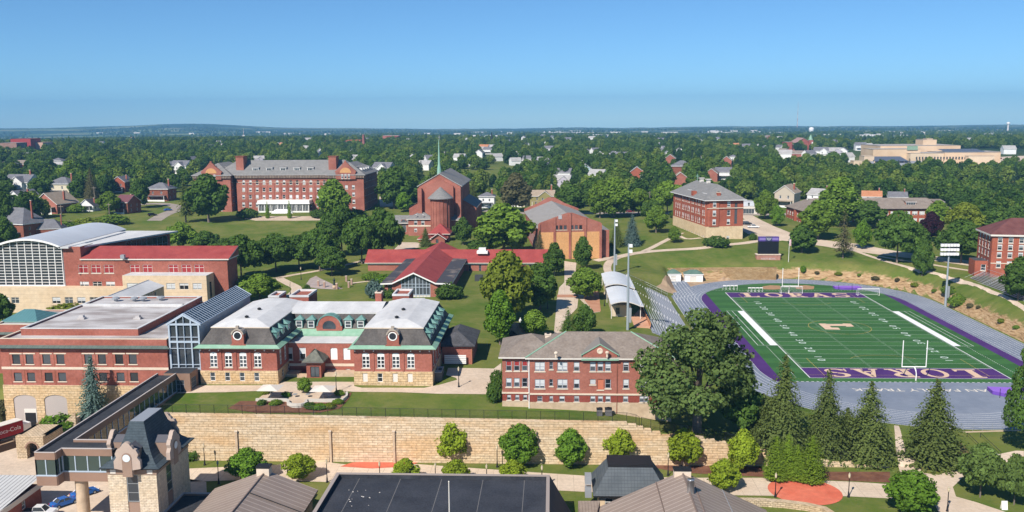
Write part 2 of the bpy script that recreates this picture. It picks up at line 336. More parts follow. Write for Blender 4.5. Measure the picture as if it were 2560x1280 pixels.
# ------------------------------------------------------------ ground sheet
def ground_mat():
    m=bpy.data.materials.new('grass_ground'); m.use_nodes=True; n=m.node_tree.nodes; l=m.node_tree.links; p=n['Principled BSDF']
    p.inputs['Roughness'].default_value=.95; p.inputs['Specular IOR Level'].default_value=.05
    g=n.new('ShaderNodeNewGeometry')
    def noise(s,d=4,r=.6):
        z=n.new('ShaderNodeTexNoise'); z.inputs['Scale'].default_value=1/s; z.inputs['Detail'].default_value=d; z.inputs['Roughness'].default_value=r; l.new(g.outputs['Position'],z.inputs['Vector']); return z.outputs['Fac']
    def ramp(f,a,b,c1,c2):
        r=n.new('ShaderNodeValToRGB'); r.color_ramp.elements[0].position=a; r.color_ramp.elements[1].position=b; r.color_ramp.elements[0].color=(*c1,1); r.color_ramp.elements[1].color=(*c2,1); l.new(f,r.inputs[0]); return r.outputs[0]
    def mix(f,a,b):
        x=n.new('ShaderNodeMix'); x.data_type='RGBA'; l.new(f,x.inputs[0]); l.new(a,x.inputs[6]); l.new(b,x.inputs[7]); return x.outputs[2]
    def mrange(f,a,b,c=0.,d=1.):
        x=n.new('ShaderNodeMapRange'); x.inputs[1].default_value=a; x.inputs[2].default_value=b; x.inputs[3].default_value=c; x.inputs[4].default_value=d; l.new(f,x.inputs[0]); return x.outputs[0]
    lawn=ramp(noise(16,6,.68),.36,.66,(.078,.132,.018),(.185,.185,.052))
    lawn=mix(mrange(noise(2.2,6,.75),.46,.7,0,.7),lawn,ramp(noise(5),.4,.6,(.062,.115,.018),(.20,.185,.07)))
    # far country: woods and fields
    wood=ramp(noise(260,6,.7),.42,.56,(.020,.042,.016),(.045,.075,.022))
    wood=mix(mrange(noise(600,3),.50,.56),wood,ramp(noise(200),.4,.6,(.11,.17,.045),(.25,.24,.12)))
    dist=n.new('ShaderNodeVectorMath'); dist.operation='LENGTH'; l.new(g.outputs['Position'],dist.inputs[0])
    col=mix(mrange(dist.outputs['Value'],600,1100),lawn,wood)
    # quarried rock where the ground is steep near the stadium
    sp=n.new('ShaderNodeSeparateXYZ'); l.new(g.outputs['True Normal'],sp.inputs[0])
    ad=n.new('ShaderNodeMath'); ad.operation='MULTIPLY_ADD'; ad.inputs[1].default_value=.34; l.new(noise(2.6,5,.7),ad.inputs[0]); l.new(sp.outputs[2],ad.inputs[2])
    st=mrange(ad.outputs[0],.99,1.07,1,0)
    mp=n.new('ShaderNodeMapping'); mp.inputs['Scale'].default_value=(.35,.35,2.4); l.new(g.outputs['Position'],mp.inputs[0])
    rz=n.new('ShaderNodeTexNoise'); rz.inputs['Scale'].default_value=1.1; rz.inputs['Detail'].default_value=7; rz.inputs['Roughness'].default_value=.7; l.new(mp.outputs[0],rz.inputs['Vector'])
    rock=n.new('ShaderNodeValToRGB'); l.new(rz.outputs['Fac'],rock.inputs[0]); cr=rock.color_ramp
    cr.elements[0].position=.30; cr.elements[0].color=(.07,.05,.028,1); cr.elements[1].position=.72; cr.elements[1].color=(.56,.42,.26,1); e=cr.elements.new(.46); e.color=(.33,.21,.105,1)
    sx=n.new('ShaderNodeSeparateXYZ'); l.new(g.outputs['Position'],sx.inputs[0]); n0=n.new('ShaderNodeMath'); n0.operation='MULTIPLY'; l.new(st,n0.inputs[0]); l.new(mrange(sx.outputs[0],-20,-14),n0.inputs[1])
    n1=n.new('ShaderNodeMath'); n1.operation='MULTIPLY'; l.new(n0.outputs[0],n1.inputs[0]); l.new(mrange(sx.outputs[1],-46,-40),n1.inputs[1])
    zz=n.new('ShaderNodeMath'); zz.operation='MULTIPLY_ADD'; zz.inputs[1].default_value=5.; l.new(noise(3.,4,.7),zz.inputs[0]); l.new(sx.outputs[2],zz.inputs[2]); n2_=n.new('ShaderNodeMath'); n2_.operation='MULTIPLY'; l.new(n1.outputs[0],n2_.inputs[0]); l.new(mrange(zz.outputs[0],5.6,6.6,1,0),n2_.inputs[1]); nr=n.new('ShaderNodeMath'); nr.operation='MULTIPLY'; l.new(n2_.outputs[0],nr.inputs[0]); l.new(mrange(dist.outputs['Value'],190,200,1,0),nr.inputs[1])
    col=mix(nr.outputs[0],col,rock.outputs[0]); l.new(col,p.inputs['Base Color'])
    b=n.new('ShaderNodeBump'); b.inputs['Strength'].default_value=.5; b.inputs['Distance'].default_value=.25; l.new(noise(.7,4,.7),b.inputs['Height']); l.new(b.outputs[0],p.inputs['Normal'])
    return m
def make_ground():
    nx,ny=len(GX),len(GY); co_=np.empty((nx*ny,3)); X,Y=np.meshgrid(GX,GY,indexing='ij'); co_[:,0]=X.ravel(); co_[:,1]=Y.ravel(); co_[:,2]=GZ.ravel()
    I,J=np.meshgrid(np.arange(nx-1),np.arange(ny-1),indexing='ij'); a=(I*ny+J).ravel(); b=a+ny; c=b+1; d=a+1
    tri=np.concatenate([np.stack([a,b,c],1),np.stack([a,c,d],1)]).astype(np.int32)
    me=bpy.data.meshes.new('ground'); me.vertices.add(len(co_)); me.vertices.foreach_set('co',co_.ravel())
    me.loops.add(tri.size); me.loops.foreach_set('vertex_index',tri.ravel()); me.polygons.add(len(tri)); me.polygons.foreach_set('loop_start',np.arange(0,tri.size,3,dtype=np.int32))
    me.polygons.foreach_set('use_smooth',np.ones(len(tri),bool)); me.materials.append(ground_mat()); me.update(calc_edges=True)
    return struct(link('ground',me))
make_ground()
CONC=mat('concrete',(.56,.445,.335),c2=(.66,.54,.42),s=7,det=6,coord='world',fine=(.6,.07),stripes=[('X',3.0,.05,(.33,.26,.19)),('Y',3.0,.05,(.33,.26,.19))])
CONC2=mat('old_concrete',(.53,.42,.315),c2=(.64,.52,.405),s=9,det=6,coord='world',fine=(.7,.08))
ASPH=mat('street',(.28,.24,.205),c2=(.37,.315,.265),s=9,det=6,coord='world')
PATIO=mat('patio_paving',(.50,.38,.28),c2=(.60,.48,.36),s=5,coord='world')
REDC=mat('red_concrete',(.57,.125,.07),c2=(.67,.19,.115),s=6,det=6,coord='world',fine=(1.2,.1))
BRPV=mat('brick_paving',(.42,.20,.12),c2=(.50,.27,.17),s=3,coord='world')
MULCH=mat('mulch',(.13,.055,.035),c2=(.21,.10,.06),s=1.5,coord='world',bump=.5)
DIRT=mat('dirt',(.32,.21,.13),c2=(.46,.34,.22),s=3,coord='world')
def road(name,polys,m,dz=.05): return struct(drape(name,polys,m,dz))
road('promenade',[pxpoly([(470,1172),(560,1168),(640,1164),(690,1163),(735,1155),(790,1150),(850,1160),(930,1168),(1045,1161),(1300,1179),(1480,1191),(1735,1195),(1922,1195),(2062,1202),(2150,1206),(2220,1211),(2215,1246),(2110,1241),(1932,1240),(1855,1239),(1700,1236),(1500,1232),(1300,1222),(1000,1212),(800,1205),(620,1200),(470,1205)])],CONC)
road('path',[pxpoly([(2235,1064),(2247,1065),(2262,1120),(2310,1183),(2347,1188),(2407,1160),(2425,1175),(2382,1218),(2390,1242),(2440,1256),(2515,1281),(2350,1290),(2330,1245),(2215,1246.5),(2220,1210.5),(2255,1205),(2250,1180),(2240,1130)])],CONC2,.055)
road('path',[pxpoly([(2478,1140),(2500,1163),(2545,1146),(2560,1141),(2560,1128),(2540,1127)])],CONC2)
road('plaza',[pxpoly([(440,984),(478,966),(500,964),(690,964),(705,955),(884,955),(886,966),(905,970),(1060,970),(1100,962),(1143,950),(1140,945),(1115,938),(1120,920),(1235,922),(1253,908),(1253,935),(1222,962),(1215,986),(1100,985),(1000,981),(885,980),(860,978),(640,978),(560,981)])],CONC2)
PAT=[(640,1002),(655,990),(690,978),(860,978),(866,985),(856,1004),(770,1004),(766,1012),(752,1018),(733,1018),(720,1012),(716,1003)]
road('patio',[pxpoly(PAT)],PATIO,.10)
road('mulch_bed',[pxpoly([(570,1022),(600,1003),(640,1003),(716,1004),(720,1013),(733,1019),(752,1019),(767,1013),(771,1005),(856,1005),(870,984),(880,981),(872,998),(850,1022),(800,1032),(640,1033)])],MULCH,.07)
road('lower_drive',[[(-215,-125),(-118,-125),(-118,-96),(-128,-72),(-146.5,-66),(-149,-46),(-160,-44.2),(-215,-44.2)]],CONC2,.05)
road('lawn_path',[strip(smooth_line(pxpoly([(690,696),(730,688),(800,676),(870,661),(915,650)])),2.6),strip(smooth_line(pxpoly([(692,694),(720,708),(742,722),(720,742)])),3.4),strip(smooth_line(pxpoly([(880,708),(930,702),(962,697)])),1.5)],CONC2)
road('plaza',[pxpoly([(762,716),(775,697),(790,690),(802,697),(840,715),(858,722),(835,724),(795,722)])],mat('grey_paving',(.34,.28,.26),c2=(.42,.35,.32),s=3,coord='world'),.07)
road('main_walk',[pxpoly([(1384,845),(1392,749),(1398,719),(1411,706),(1411,653),(1441,657),(1438,690),(1440,720),(1495,715),(1500,780),(1484,782),(1446,745),(1443,770),(1410,805),(1402,845)])],CONC)
road('brick_paving',[pxpoly([(1393,744),(1393,737),(1446,737),(1446,744)]),pxpoly([(1460,733),(1496,719),(1502,779),(1485,781),(1462,752)])],BRPV,.08)
road('bluff_walk',[strip(smooth_line(pxpoly([(1488,652),(1530,645),(1590,633),(1660,626),(1755,620),(1850,609),(1900,602),(1950,600)])),3.6),strip(smooth_line(pxpoly([(1545,643),(1523,656),(1518,672),(1526,690)])),3.0),strip(smooth_line(pxpoly([(1608,629),(1677,595),(1705,582)])),2.4),strip(smooth_line(pxpoly([(1690,585),(1715,597),(1752,595)])),2.0)],CONC2)
road('bluff_walk',[strip(smooth_line(pxpoly([(2110,618),(2137,627),(2195,647),(2280,672),(2335,682),(2420,707),(2507,740),(2580,778)])),1.9),strip(smooth_line(pxpoly([(2195,640),(2332,662),(2450,680),(2540,692)])),2.0)],CONC2)
road('parking_lot',[pxpoly([(1838,553),(1862,549),(1845,536),(1882,539),(1906,552),(1940,568),(1985,586),(2040,598),(2145,610),(2190,619),(2282,634),(2332,640),(2445,655),(2445,668),(2332,652),(2250,643),(2150,630),(2060,616),(1990,606),(1959,602),(1906,594),(1870,585),(1838,568)])],CONC2,.06)
def streets():
    S=mat('street2',(.20,.175,.15),c2=(.30,.26,.215),s=8,det=6,coord='world')
    road('street',[strip(smooth_line(pxpoly([(1150,524),(1230,528),(1330,534),(1450,534),(1570,532),(1700,534),(1850,536),(1950,536),(2050,530)])),8),strip(smooth_line(pxpoly([(385,552),(410,537),(445,522),(430,513),(390,509),(330,513),(280,520)])),7.5)],ASPH,.06)
    road('parking_lot',[pxpoly([(950,517),(948,492),(972,490),(990,500),(985,517)])],CONC2,.07)
    road('street',[strip([gp(x,y)[:2] for x,y in [(1985,408),(2015,395),(2030,388),(2036,380)]],14)],CONC2,.25)
    road('parking_lot',[[gp(x,y)[:2] for x,y in [(2330,418),(2345,400),(2560,390),(2700,392),(2700,412),(2560,414),(2460,420)]]],CONC2,.3)
    road('forecourt',[pxpoly([(610,547),(640,541),(775,541),(800,545),(835,549),(800,551),(740,552),(640,552)])],PATIO,.06)
    road('path',[pxpoly([(985,624),(1003,606),(1040,606),(1078,613),(1030,622),(1015,632)])],CONC2)
streets()
road('red_paving',[pxpoly([(850,1167),(880,1157),(940,1149),(1010,1149.5),(1045,1158),(1005,1168),(930,1172)]),pxpoly([(2013+95*math.cos(t)*math.cos(.13)-32*math.sin(t)*math.sin(.13),1230+95*math.cos(t)*math.sin(.13)+32*math.sin(t)*math.cos(.13)) for t in np.arange(0,6.28,.2)])],REDC,.075)
road('mulch_bed',[pxpoly([(1600,1163),(1700,1160),(1900,1168),(1925,1194),(1860,1190),(1700,1182)]),pxpoly([(2055,1180),(2225,1180),(2225,1207),(2060,1200)])],MULCH,.045)
road('mulch_bed',[pxpoly([(2300,1118),(2330,1100),(2400,1105),(2430,1135),(2400,1158),(2340,1170)])],mat('needles',(.17,.11,.05),c2=(.10,.10,.03),s=2.5,coord='world'),.045)
# ------------------------------------------------------------ track and field
TRK=mat('track_blue',(.165,.195,.25),c2=(.225,.255,.31),s=14,det=6,coord='world',fine=(1.5,.05))
WHT=mat('white_line',(.78,.78,.78)); TURF=mat('turf',(.040,.125,.030),c2=(.055,.155,.042),s=20,coord='world',stripes=[('Y',9.144,4.572,(.036,.112,.028))],fine=(1.2,.08))
PUR=mat('purple_turf',(.062,.022,.125),c2=(.08,.03,.155),s=8,coord='world'); BEI=mat('beige_paint',(.70,.50,.36),c2=(.62,.44,.31),s=3,coord='world'); GOLD=mat('gold_line',(.55,.40,.10)); LGR=mat('light_line',(.50,.62,.50))
def stadium(r,n=40,ext=0):
    a=[(TRC+r*math.cos(t),TRY1+r*math.sin(t)) for t in np.linspace(0,math.pi,n)]
    return a+[(TRC+r*math.cos(t),TRY0+r*math.sin(t)) for t in np.linspace(math.pi,2*math.pi,n)]
def ring(mb,r0,r1,z,m):
    A,B=stadium(r0),stadium(r1); n=len(A)
    for i in range(n):
        j=(i+1)%n; mb.poly([(*A[i],z),(*B[i],z),(*B[j],z),(*A[j],z)],m)
RI,RO=35.5,45.2
mb=MB(); ring(mb,RI,RO,.02,TRK); mb.poly([(-20.8,84,.018),(-11.1,84,.018),(-11.1,127,.018),(-20.8,127,.018)],TRK)
lo=[p for p in stadium(RI) if p[1]<-12.4]; mb.poly([(*p,.02) for p in [(TRC-math.sqrt(RI**2-11.9**2),-12.4)]+lo+[(TRC+math.sqrt(RI**2-11.9**2),-12.4)]],TRK)
struct(mb.build('running_track'))
mb=MB()
for k in range(9): ring(mb,RI+k*1.21-.045,RI+k*1.21+.045,.03,WHT)
for k in range(1,8): x=-20.8+k*1.21; mb.poly([(x-.05,84,.034),(x+.05,84,.034),(x+.05,126,.034),(x-.05,126,.034)],WHT)
for k in range(8):
    y=88+k*1.3; x=-20.6+k*1.21; mb.poly([(x,y,.036),(x+1.2,y+.4,.036),(x+1.2,y+.6,.036),(x,y+.2,.036)],WHT)
struct(mb.build('lane_marking'))
ins=[p for p in stadium(RI-.02)]
def inside(x0,x1,ylo,yhi=999):
    q=_clip(_clip(_clip(_clip(ins,0,x0,False),0,x1,True),1,ylo,False),1,yhi,True); return q
mb=MB(); mb.poly([(*p,.04) for p in inside(-7.5,56.7,-12.4)],TURF); struct(mb.build('turf_field'))
mb=MB(); mb.poly([(*p,.042) for p in inside(-99,-7.5,-12.4,99)],PUR); mb.poly([(*p,.042) for p in inside(56.7,99,-12.4,101)],PUR)
for y0,y1 in ((-9.144,0),(91.44,100.58)): mb.poly([(0,y0,.05),(48.77,y0,.05),(48.77,y1,.05),(0,y1,.05)],PUR)
struct(mb.build('purple_turf'))
FW,FL=48.77,91.44
mb=MB()
def ln(x0,y0,x1,y1,w=.12,m=WHT,z=.06):
    d=np.array([x1-x0,y1-y0],float); L=np.linalg.norm(d); nrm=np.array([-d[1],d[0]])/L*w/2
    mb.poly([(x0-nrm[0],y0-nrm[1],z),(x1-nrm[0],y1-nrm[1],z),(x1+nrm[0],y1+nrm[1],z),(x0+nrm[0],y0+nrm[1],z)],m)
for k in range(1,20): ln(0,k*4.572,FW,k*4.572,.11,LGR)
for y in (-9.144,0,FL,FL+9.144): ln(0,y,FW,y,.16)
for x in (0,FW): ln(x,-9.144,x,FL+9.144,.22)
for x0 in (FW/2-6.1,FW/2+6.1):
    for k in range(100): ln(x0-.35,k*.9144,x0+.35,k*.9144,.10,LGR,.061)
for k in range(100):
    y=k*.9144
    for x in (.45,FW-.45): ln(x-.35,y,x+.35,y,.10,WHT,.061)
for x0,x1 in ((-2.1,-.1),(FW+.1,FW+2.1)): mb.poly([(x0,22.9,.06),(x1,22.9,.06),(x1,68.6,.06),(x0,68.6,.06)],WHT)
for x in (-3.9,-5.6,FW+3.9,FW+5.6): ln(x,22.9,x,68.6,.12)
for s in (0,1):
    a=-5.7 if s==0 else FW+2; ln(a,22.9,a+3.7,22.9,.12); ln(a,68.6,a+3.7,68.6,.12)
for k in range(34):
    for x in (-3.4,FW+3.4):
        if k*1.0<33: ln(x,22-k*.95,x,21.6-k*.95,.14); 
for k in range(52): ln(-8+k*1.24,-12.3,-7.4+k*1.24,-12.3,.25); ln(-4+k*1.1,104.5,-3.5+k*1.1,104.5,.2)
cc=[(FW/2+9.15*math.cos(t),45.7+9.15*math.sin(t)) for t in np.linspace(0,2*math.pi,41)]
for a,b in zip(cc,cc[1:]): ln(*a,*b,.12,GOLD,.063)
for x in (4.2,FW-4.2): ln(x,9.144,x,-7,.10,GOLD,.064); ln(x,82.3,x,98,.10,GOLD,.064)
for y0,sg in ((9.144,1),(82.3,-1)):
    ar=[(FW/2+9*math.cos(t),y0-1.5*sg+5*math.sin(t)*sg) for t in np.linspace(.3,math.pi-.3,12)]
    for a,b in zip(ar,ar[1:]): ln(*a,*b,.10,GOLD,.063)
ln(0,-6.5,FW,-6.5,.08,GOLD,.064)
struct(mb.build('field_marking'))
struct(drape('gravel_apron',[pxpoly([(1640,716),(1655,704),(1700,703),(1760,703),(1900,694),(1960,696),(1900,699),(1800,706),(1760,716),(1742,729),(1700,735)])],DIRT,.012))
# end-zone letters, drawn on a 6 x 7 box
def arc(cx,cy,rx,ry,a0,a1,n=14): return [(cx+rx*math.cos(math.radians(a)),cy+ry*math.sin(math.radians(a))) for a in np.linspace(a0,a1,n)]
def band(o,i): return [o[k:k+2]+i[k:k+2][::-1] for k in range(len(o)-1)]
LET={'L':[[(0,0),(5.6,0),(5.6,1.9),(5.1,1.9),(4.6,.8),(2.7,.8),(2.7,6.3),(3.6,6.3),(3.6,7),(0,7),(0,6.3),(.9,6.3),(.9,.7),(0,.7)]],
'O':band(arc(3.1,3.5,3.1,3.6,0,360,29),arc(3.1,3.5,1.9,2.9,0,360,29)),
'R':[[(0,0),(3.4,0),(3.4,.7),(2.6,.7),(2.6,6.3),(2.6,7),(0,7),(0,6.3),(.9,6.3),(.9,.7),(0,.7)]]+band(arc(2.6,5.1,2.9,1.9,90,-90),arc(2.6,5.1,1.5,1.2,90,-90))+[[(2.7,3.2),(3.9,3.4),(5.5,.7),(6.3,.7),(6.3,0),(4.5,0)]],
'A':[[(0,0),(2.2,0),(2.2,.6),(1.6,.6),(3.3,5.6),(2.9,7),(2.6,7),(.6,.6),(0,.6)],[(2.9,7),(3.7,7),(6,.6),(6.6,.6),(6.6,0),(3.6,0),(3.6,.6),(4.4,.6),(2.8,5.6)],[(1.9,2),(4.4,2),(4.2,2.7),(2.1,2.7)]],
'S':band(arc(2.8,5.2,2.7,1.85,15,270,18),arc(2.8,5.2,1.3,1.15,15,270,18))+band(arc(2.8,1.85,2.7,1.85,90,-165,18),arc(2.8,1.85,1.3,1.15,90,-165,18))+[[(5.0,4.6),(5.5,4.6),(5.5,6.9),(5.1,6.9)],[(0,.1),(.4,.1),(.6,2.3),(.1,2.3)]]}
def endzone(y0,rot):
    mb=MB()
    for k,ch in enumerate('LORAS'):
        for P in LET[ch]:
            q=[(5.2+k*8.15+x*1.02,.85+y*1.06) for x,y in P]
            if rot: q=[(FW-x,9.144-y) for x,y in q]
            mb.poly([(x,y0+y,.068) for x,y in q],BEI)
    struct(mb.build('end_zone_lettering'))
endzone(FL,False); endzone(-9.144,True)
mb=MB(); mb.poly([tuple(at(2020+x/16,790+y/16,.068)) for x,y in [(415,300),(700,300),(740,320),(1375,320),(1400,295),(1700,305),(1850,420),(1540,425),(1500,395),(865,395),(940,460),(1210,465),(1300,545),(700,535)]],BEI); struct(mb.build('midfield_logo'))
def text_mesh(name,s,size,m,extr=0,sx=1.):
    c=bpy.data.curves.new(name,'FONT'); c.body=s; c.size=size; c.align_x='CENTER'; c.align_y='CENTER'; c.extrude=extr
    o=bpy.data.objects.new('t',c); COL.objects.link(o); bpy.context.view_layer.update()
    me=bpy.data.meshes.new_from_object(o.evaluated_get(bpy.context.evaluated_depsgraph_get())); COL.objects.unlink(o); bpy.data.objects.remove(o)
    me.materials.clear(); me.materials.append(m); me.name=name
    if sx!=1.: me.transform(Matrix.Diagonal((sx,1,1,1)))
    return me
YN={n:text_mesh('yard_number',' '.join(str(n)),2.9,mat('number_paint',(.62,.72,.66)),sx=1.35) for n in (10,20,30,40,50)}
for k in range(1,10):
    n=(k if k<6 else 10-k)*10
    for x,r in ((7.6,-math.pi/2),(FW-7.6,math.pi/2)):
        struct(link('yard_number',YN[n],None,(x,k*9.144,.066),r))
tm=text_mesh('track_lettering','FINNEGAN FAMILY TRACK',2.9,mat('track_paint',(.72,.66,.56)),sx=1.28)
struct(link('track_lettering',tm,None,(29.5,-18.6,.04),math.pi))
# ------------------------------------------------------------ building kit
def brick(name,c,c2,s=6): return mat(name,c,.9,c2=c2,s=s,amt=.5,spec=.12,det=7,coord='world',fine=(.45,.13),stretch=(1,1,1.6))
BRK=brick('red_brick',(.27,.088,.062),(.38,.14,.104),9); BRK2=brick('rose_brick',(.275,.10,.072),(.385,.155,.115),9); BRK3=brick('orange_brick',(.37,.115,.07),(.29,.085,.052)); BRKD=brick('brown_brick',(.20,.075,.05),(.26,.10,.065))
TANB=brick('tan_brick',(.62,.34,.15),(.55,.29,.125)); TRIM=mat('stone_trim',(.60,.49,.38),c2=(.68,.58,.47),s=2); LIME=stone_mat('limestone',(.60,.43,.245),(.66,.50,.31),(.56,.36,.17),1.3,.55,(.42,.30,.17)); RUBB=stone_mat('rubble',(.55,.43,.29),(.62,.50,.35),(.48,.33,.18),.7,.35,(.25,.18,.11))
CAST=mat('cast_stone',(.62,.47,.31),c2=(.68,.54,.38),s=8,coord='world',fine=(1.2,.08),stripes=[('Z',1.2,.06,(.48,.36,.24))]); CONCW=mat('concrete_wall',(.46,.34,.23),c2=(.54,.42,.30),s=3,coord='world',fine=(.8,.1))
WHITE=mat('white_paint',(.80,.79,.77),.6); OFFW=mat('off_white',(.66,.62,.56),.7); GREY=mat('grey_metal',(.36,.38,.40),.45,metal=.3); DARK=mat('black_metal',(.018,.018,.02),.5); BLUEM=mat('blue_grey_frame',(.40,.47,.55),.5)
GLASS=mat('window_glass',(.020,.026,.032),.08,spec=.6); _n=GLASS.node_tree.nodes; _o=_n.new('ShaderNodeObjectInfo'); _r=_n.new('ShaderNodeValToRGB'); _r.color_ramp.elements[0].color=(.012,.015,.018,1); _r.color_ramp.elements[1].color=(.085,.10,.115,1); GLASS.node_tree.links.new(_o.outputs['Random'],_r.inputs[0]); GLASS.node_tree.links.new(_r.outputs[0],_n['Principled BSDF'].inputs['Base Color'])  # random base tone per object imitates differing reflections in the panes
GLAS2=mat('dusty_glass',(.06,.075,.085),.15,c2=(.03,.04,.05),s=1.5,spec=.6); BLIND=mat('window_blind',(.55,.57,.58),.8,spec=.1); RBLIND=mat('red_blind',(.30,.035,.035),.8); PBLIND=mat('purple_blind',(.16,.055,.075),.8)
SHIN=mat('grey_shingle',(.185,.182,.178),.95,c2=(.235,.23,.222),s=2.2,det=7,coord='world',fine=(.5,.12),stripes=[('Y',1.1,.09,(.15,.148,.145))]); SHIB=mat('brown_shingle',(.205,.168,.14),.95,c2=(.255,.215,.182),s=2.5,det=7,coord='world',fine=(.5,.14))
SLATE=mat('dark_slate',(.075,.068,.064),.85,c2=(.125,.113,.104),s=2.4,det=7,coord='world',stretch=(1,1,.4),fine=(.4,.16)); REDR=mat('red_roof',(.27,.048,.045),.8,c2=(.34,.068,.06),s=3.5,det=6,coord='world',fine=(.5,.1)); MEMB=mat('white_membrane',(.50,.50,.50),.7,c2=(.64,.64,.63),s=6,det=7,coord='world',fine=(1.5,.05),stretch=(1,.35,1)); MEMD=mat('stained_membrane',(.53,.51,.50),.75,c2=(.30,.265,.25),s=6,det=8,coord='world',stretch=(.45,1.3,1),ramp=(.42,.62))
COPP=mat('green_copper',(.19,.36,.25),.7,c2=(.27,.43,.32),s=1.6,det=5,coord='world'); COPB=mat('blue_green_copper',(.10,.22,.20),.7,c2=(.17,.31,.275),s=1.6,coord='world'); BRNM=mat('brown_metal',(.25,.155,.11),.55,c2=(.29,.185,.135),s=4); BLKR=mat('black_roofing',(.028,.030,.036),.85,c2=(.05,.053,.06),s=5,det=7,coord='world',fine=(.5,.2)); WHMT=mat('white_metal_roof',(.58,.60,.62),.4,c2=(.66,.68,.70),s=8,det=6,coord='world',metal=.25,stretch=(.4,1,1))
DSH=mat('dark_shingle',(.06,.06,.066),.9,c2=(.09,.09,.098),s=2,coord='world',fine=(.5,.15)); GRNS=mat('green_shingle',(.09,.15,.12),.9,c2=(.12,.19,.155),s=2,coord='world'); ORSH=mat('orange_shingle',(.40,.17,.085),.9,c2=(.47,.22,.12),s=2.5,coord='world',fine=(.6,.1)); LGSH=mat('light_shingle',(.33,.32,.31),.9,c2=(.40,.39,.38),s=3,coord='world',fine=(.6,.1))
def X_(px,py,Y): return float(aty(px,py,Y)[0])
def Z_(px,py,Y): return float(aty(px,py,Y)[2])
_wc={}
def win_mesh(w,h,style='dh',blind=0.,frame=None,sill=None,wall=None,depth=.16):
    w=round(w,1); h=round(h,1); k=(w,h,style,blind,frame.name if frame else 0,sill.name if sill else 0,wall.name if wall else 0)
    if k in _wc: return _wc[k]
    frame=frame or WHITE; m=MB(); a=w/2; fw=min(.11,w*.09); y=depth
    m.poly([(-a,y,0),(a,y,0),(a,y,h),(-a,y,h)],GLASS if not style.startswith('panel') else frame)
    if not style.startswith('panel'):
        def bar(x0,z0,x1,z1): m.box(x0,y-.06,z0,x1,y-.003,z1,frame,skip='k')
        bar(-a,0,-a+fw,h); bar(a-fw,0,a,h); bar(-a+fw,0,a-fw,fw); bar(-a+fw,h-fw,a-fw,h)
        if style in('dh','arch'): bar(-a+fw,h*.5-.04,a-fw,h*.5+.04)
        if style=='pair': bar(-.08,fw,.08,h-fw); bar(-a+fw,h*.48-.04,-.08,h*.48+.04); bar(.08,h*.48-.04,a-fw,h*.48+.04)
        if style=='cross': bar(-.06,fw,.06,h-fw); bar(-a+fw,h*.66-.05,-.06,h*.66+.05); bar(.06,h*.66-.05,a-fw,h*.66+.05)
        if style=='six':
            bar(-.09,fw,.09,h*.76)
            for q in (.25,.5): bar(-a+fw,h*q-.08,-.09,h*q+.08); bar(.09,h*q-.08,a-fw,h*q+.08)
            bar(-a+fw,h*.74,a-fw,h-fw)
        if style.startswith('g'):
            nx,nz=int(style[1]),int(style[2])
            for i in range(1,nx): x=-a+w*i/nx; bar(x-.04,fw,x+.04,h-fw)
            for i in range(1,nz): z=h*i/nz; m.box(-a+fw,y-.05,z-.03,a-fw,y-.004,z+.03,frame,skip='k')
    if blind>0:
        bm_={1:BLIND,2:RBLIND,3:PBLIND}[1 if blind<2 else int(blind)]; f=blind%1 or 1.
        m.poly([(-a+fw,y-.03 if False else y-.002,h-(h-2*fw)*f-fw),(a-fw,y-.002,h-(h-2*fw)*f-fw),(a-fw,y-.002,h-fw),(-a+fw,y-.002,h-fw)],bm_)
    if style=='arch' or style=='six' or style=='panela':
        wl=wall or BRK; n=6; r=a*(1.0 if style=='arch' else .45)
        for s in(-1,1):
            pts=[(s*a,.012,h+.002)]+[(s*a*math.cos(t),.012,h-r+r*math.sin(t)) for t in np.linspace(0,math.pi/2,n)]
            m.poly(pts if s<0 else pts[::-1],wl)
    if sill: m.box(-a-.15,-.12,-.22,a+.15,.1,.0,sill)
    me=m.mesh('window'); _wc[k]=me; return me
def facade(mb,m,p0,ang,W,Hh,ops,depth=.16,rm=None):
    """wall face from p0 along ang, outward to the right-hand side of the viewer facing it; openings cut with reveals"""
    ux=Vector((math.cos(ang),math.sin(ang),0)); n_in=Vector((-math.sin(ang),math.cos(ang),0)); p0=Vector(p0)
    xs=sorted({0,round(W,3)}|{round(min(max(v,0),W),3) for o in ops for v in (o[0],o[0]+o[2])}); zs=sorted({0,round(Hh,3)}|{round(min(max(v,0),Hh),3) for o in ops for v in (o[1],o[1]+o[3])})
    P=lambda x,z,d=0:p0+ux*x+Vector((0,0,z))+n_in*d
    for j in range(len(zs)-1):
        run=None
        for i in range(len(xs)):
            solid=False
            if i<len(xs)-1:
                cx,cz=(xs[i]+xs[i+1])/2,(zs[j]+zs[j+1])/2
                solid=not any(o[0]<cx<o[0]+o[2] and o[1]<cz<o[1]+o[3] for o in ops)
            if solid and run is None: run=xs[i]
            if not solid and run is not None:
                mb.poly([P(run,zs[j]),P(xs[i],zs[j]),P(xs[i],zs[j+1]),P(run,zs[j+1])],m); run=None
    rm=rm or m
    for o in ops:
        x0,z0,x1,z1=o[0],o[1],o[0]+o[2],o[1]+o[3]
        mb.poly([P(x0,z0),P(x1,z0),P(x1,z0,depth),P(x0,z0,depth)],rm); mb.poly([P(x0,z1,depth),P(x1,z1,depth),P(x1,z1),P(x0,z1)],rm)
        mb.poly([P(x0,z0),P(x0,z0,depth),P(x0,z1,depth),P(x0,z1)],rm); mb.poly([P(x1,z0,depth),P(x1,z0),P(x1,z1),P(x1,z1,depth)],rm)
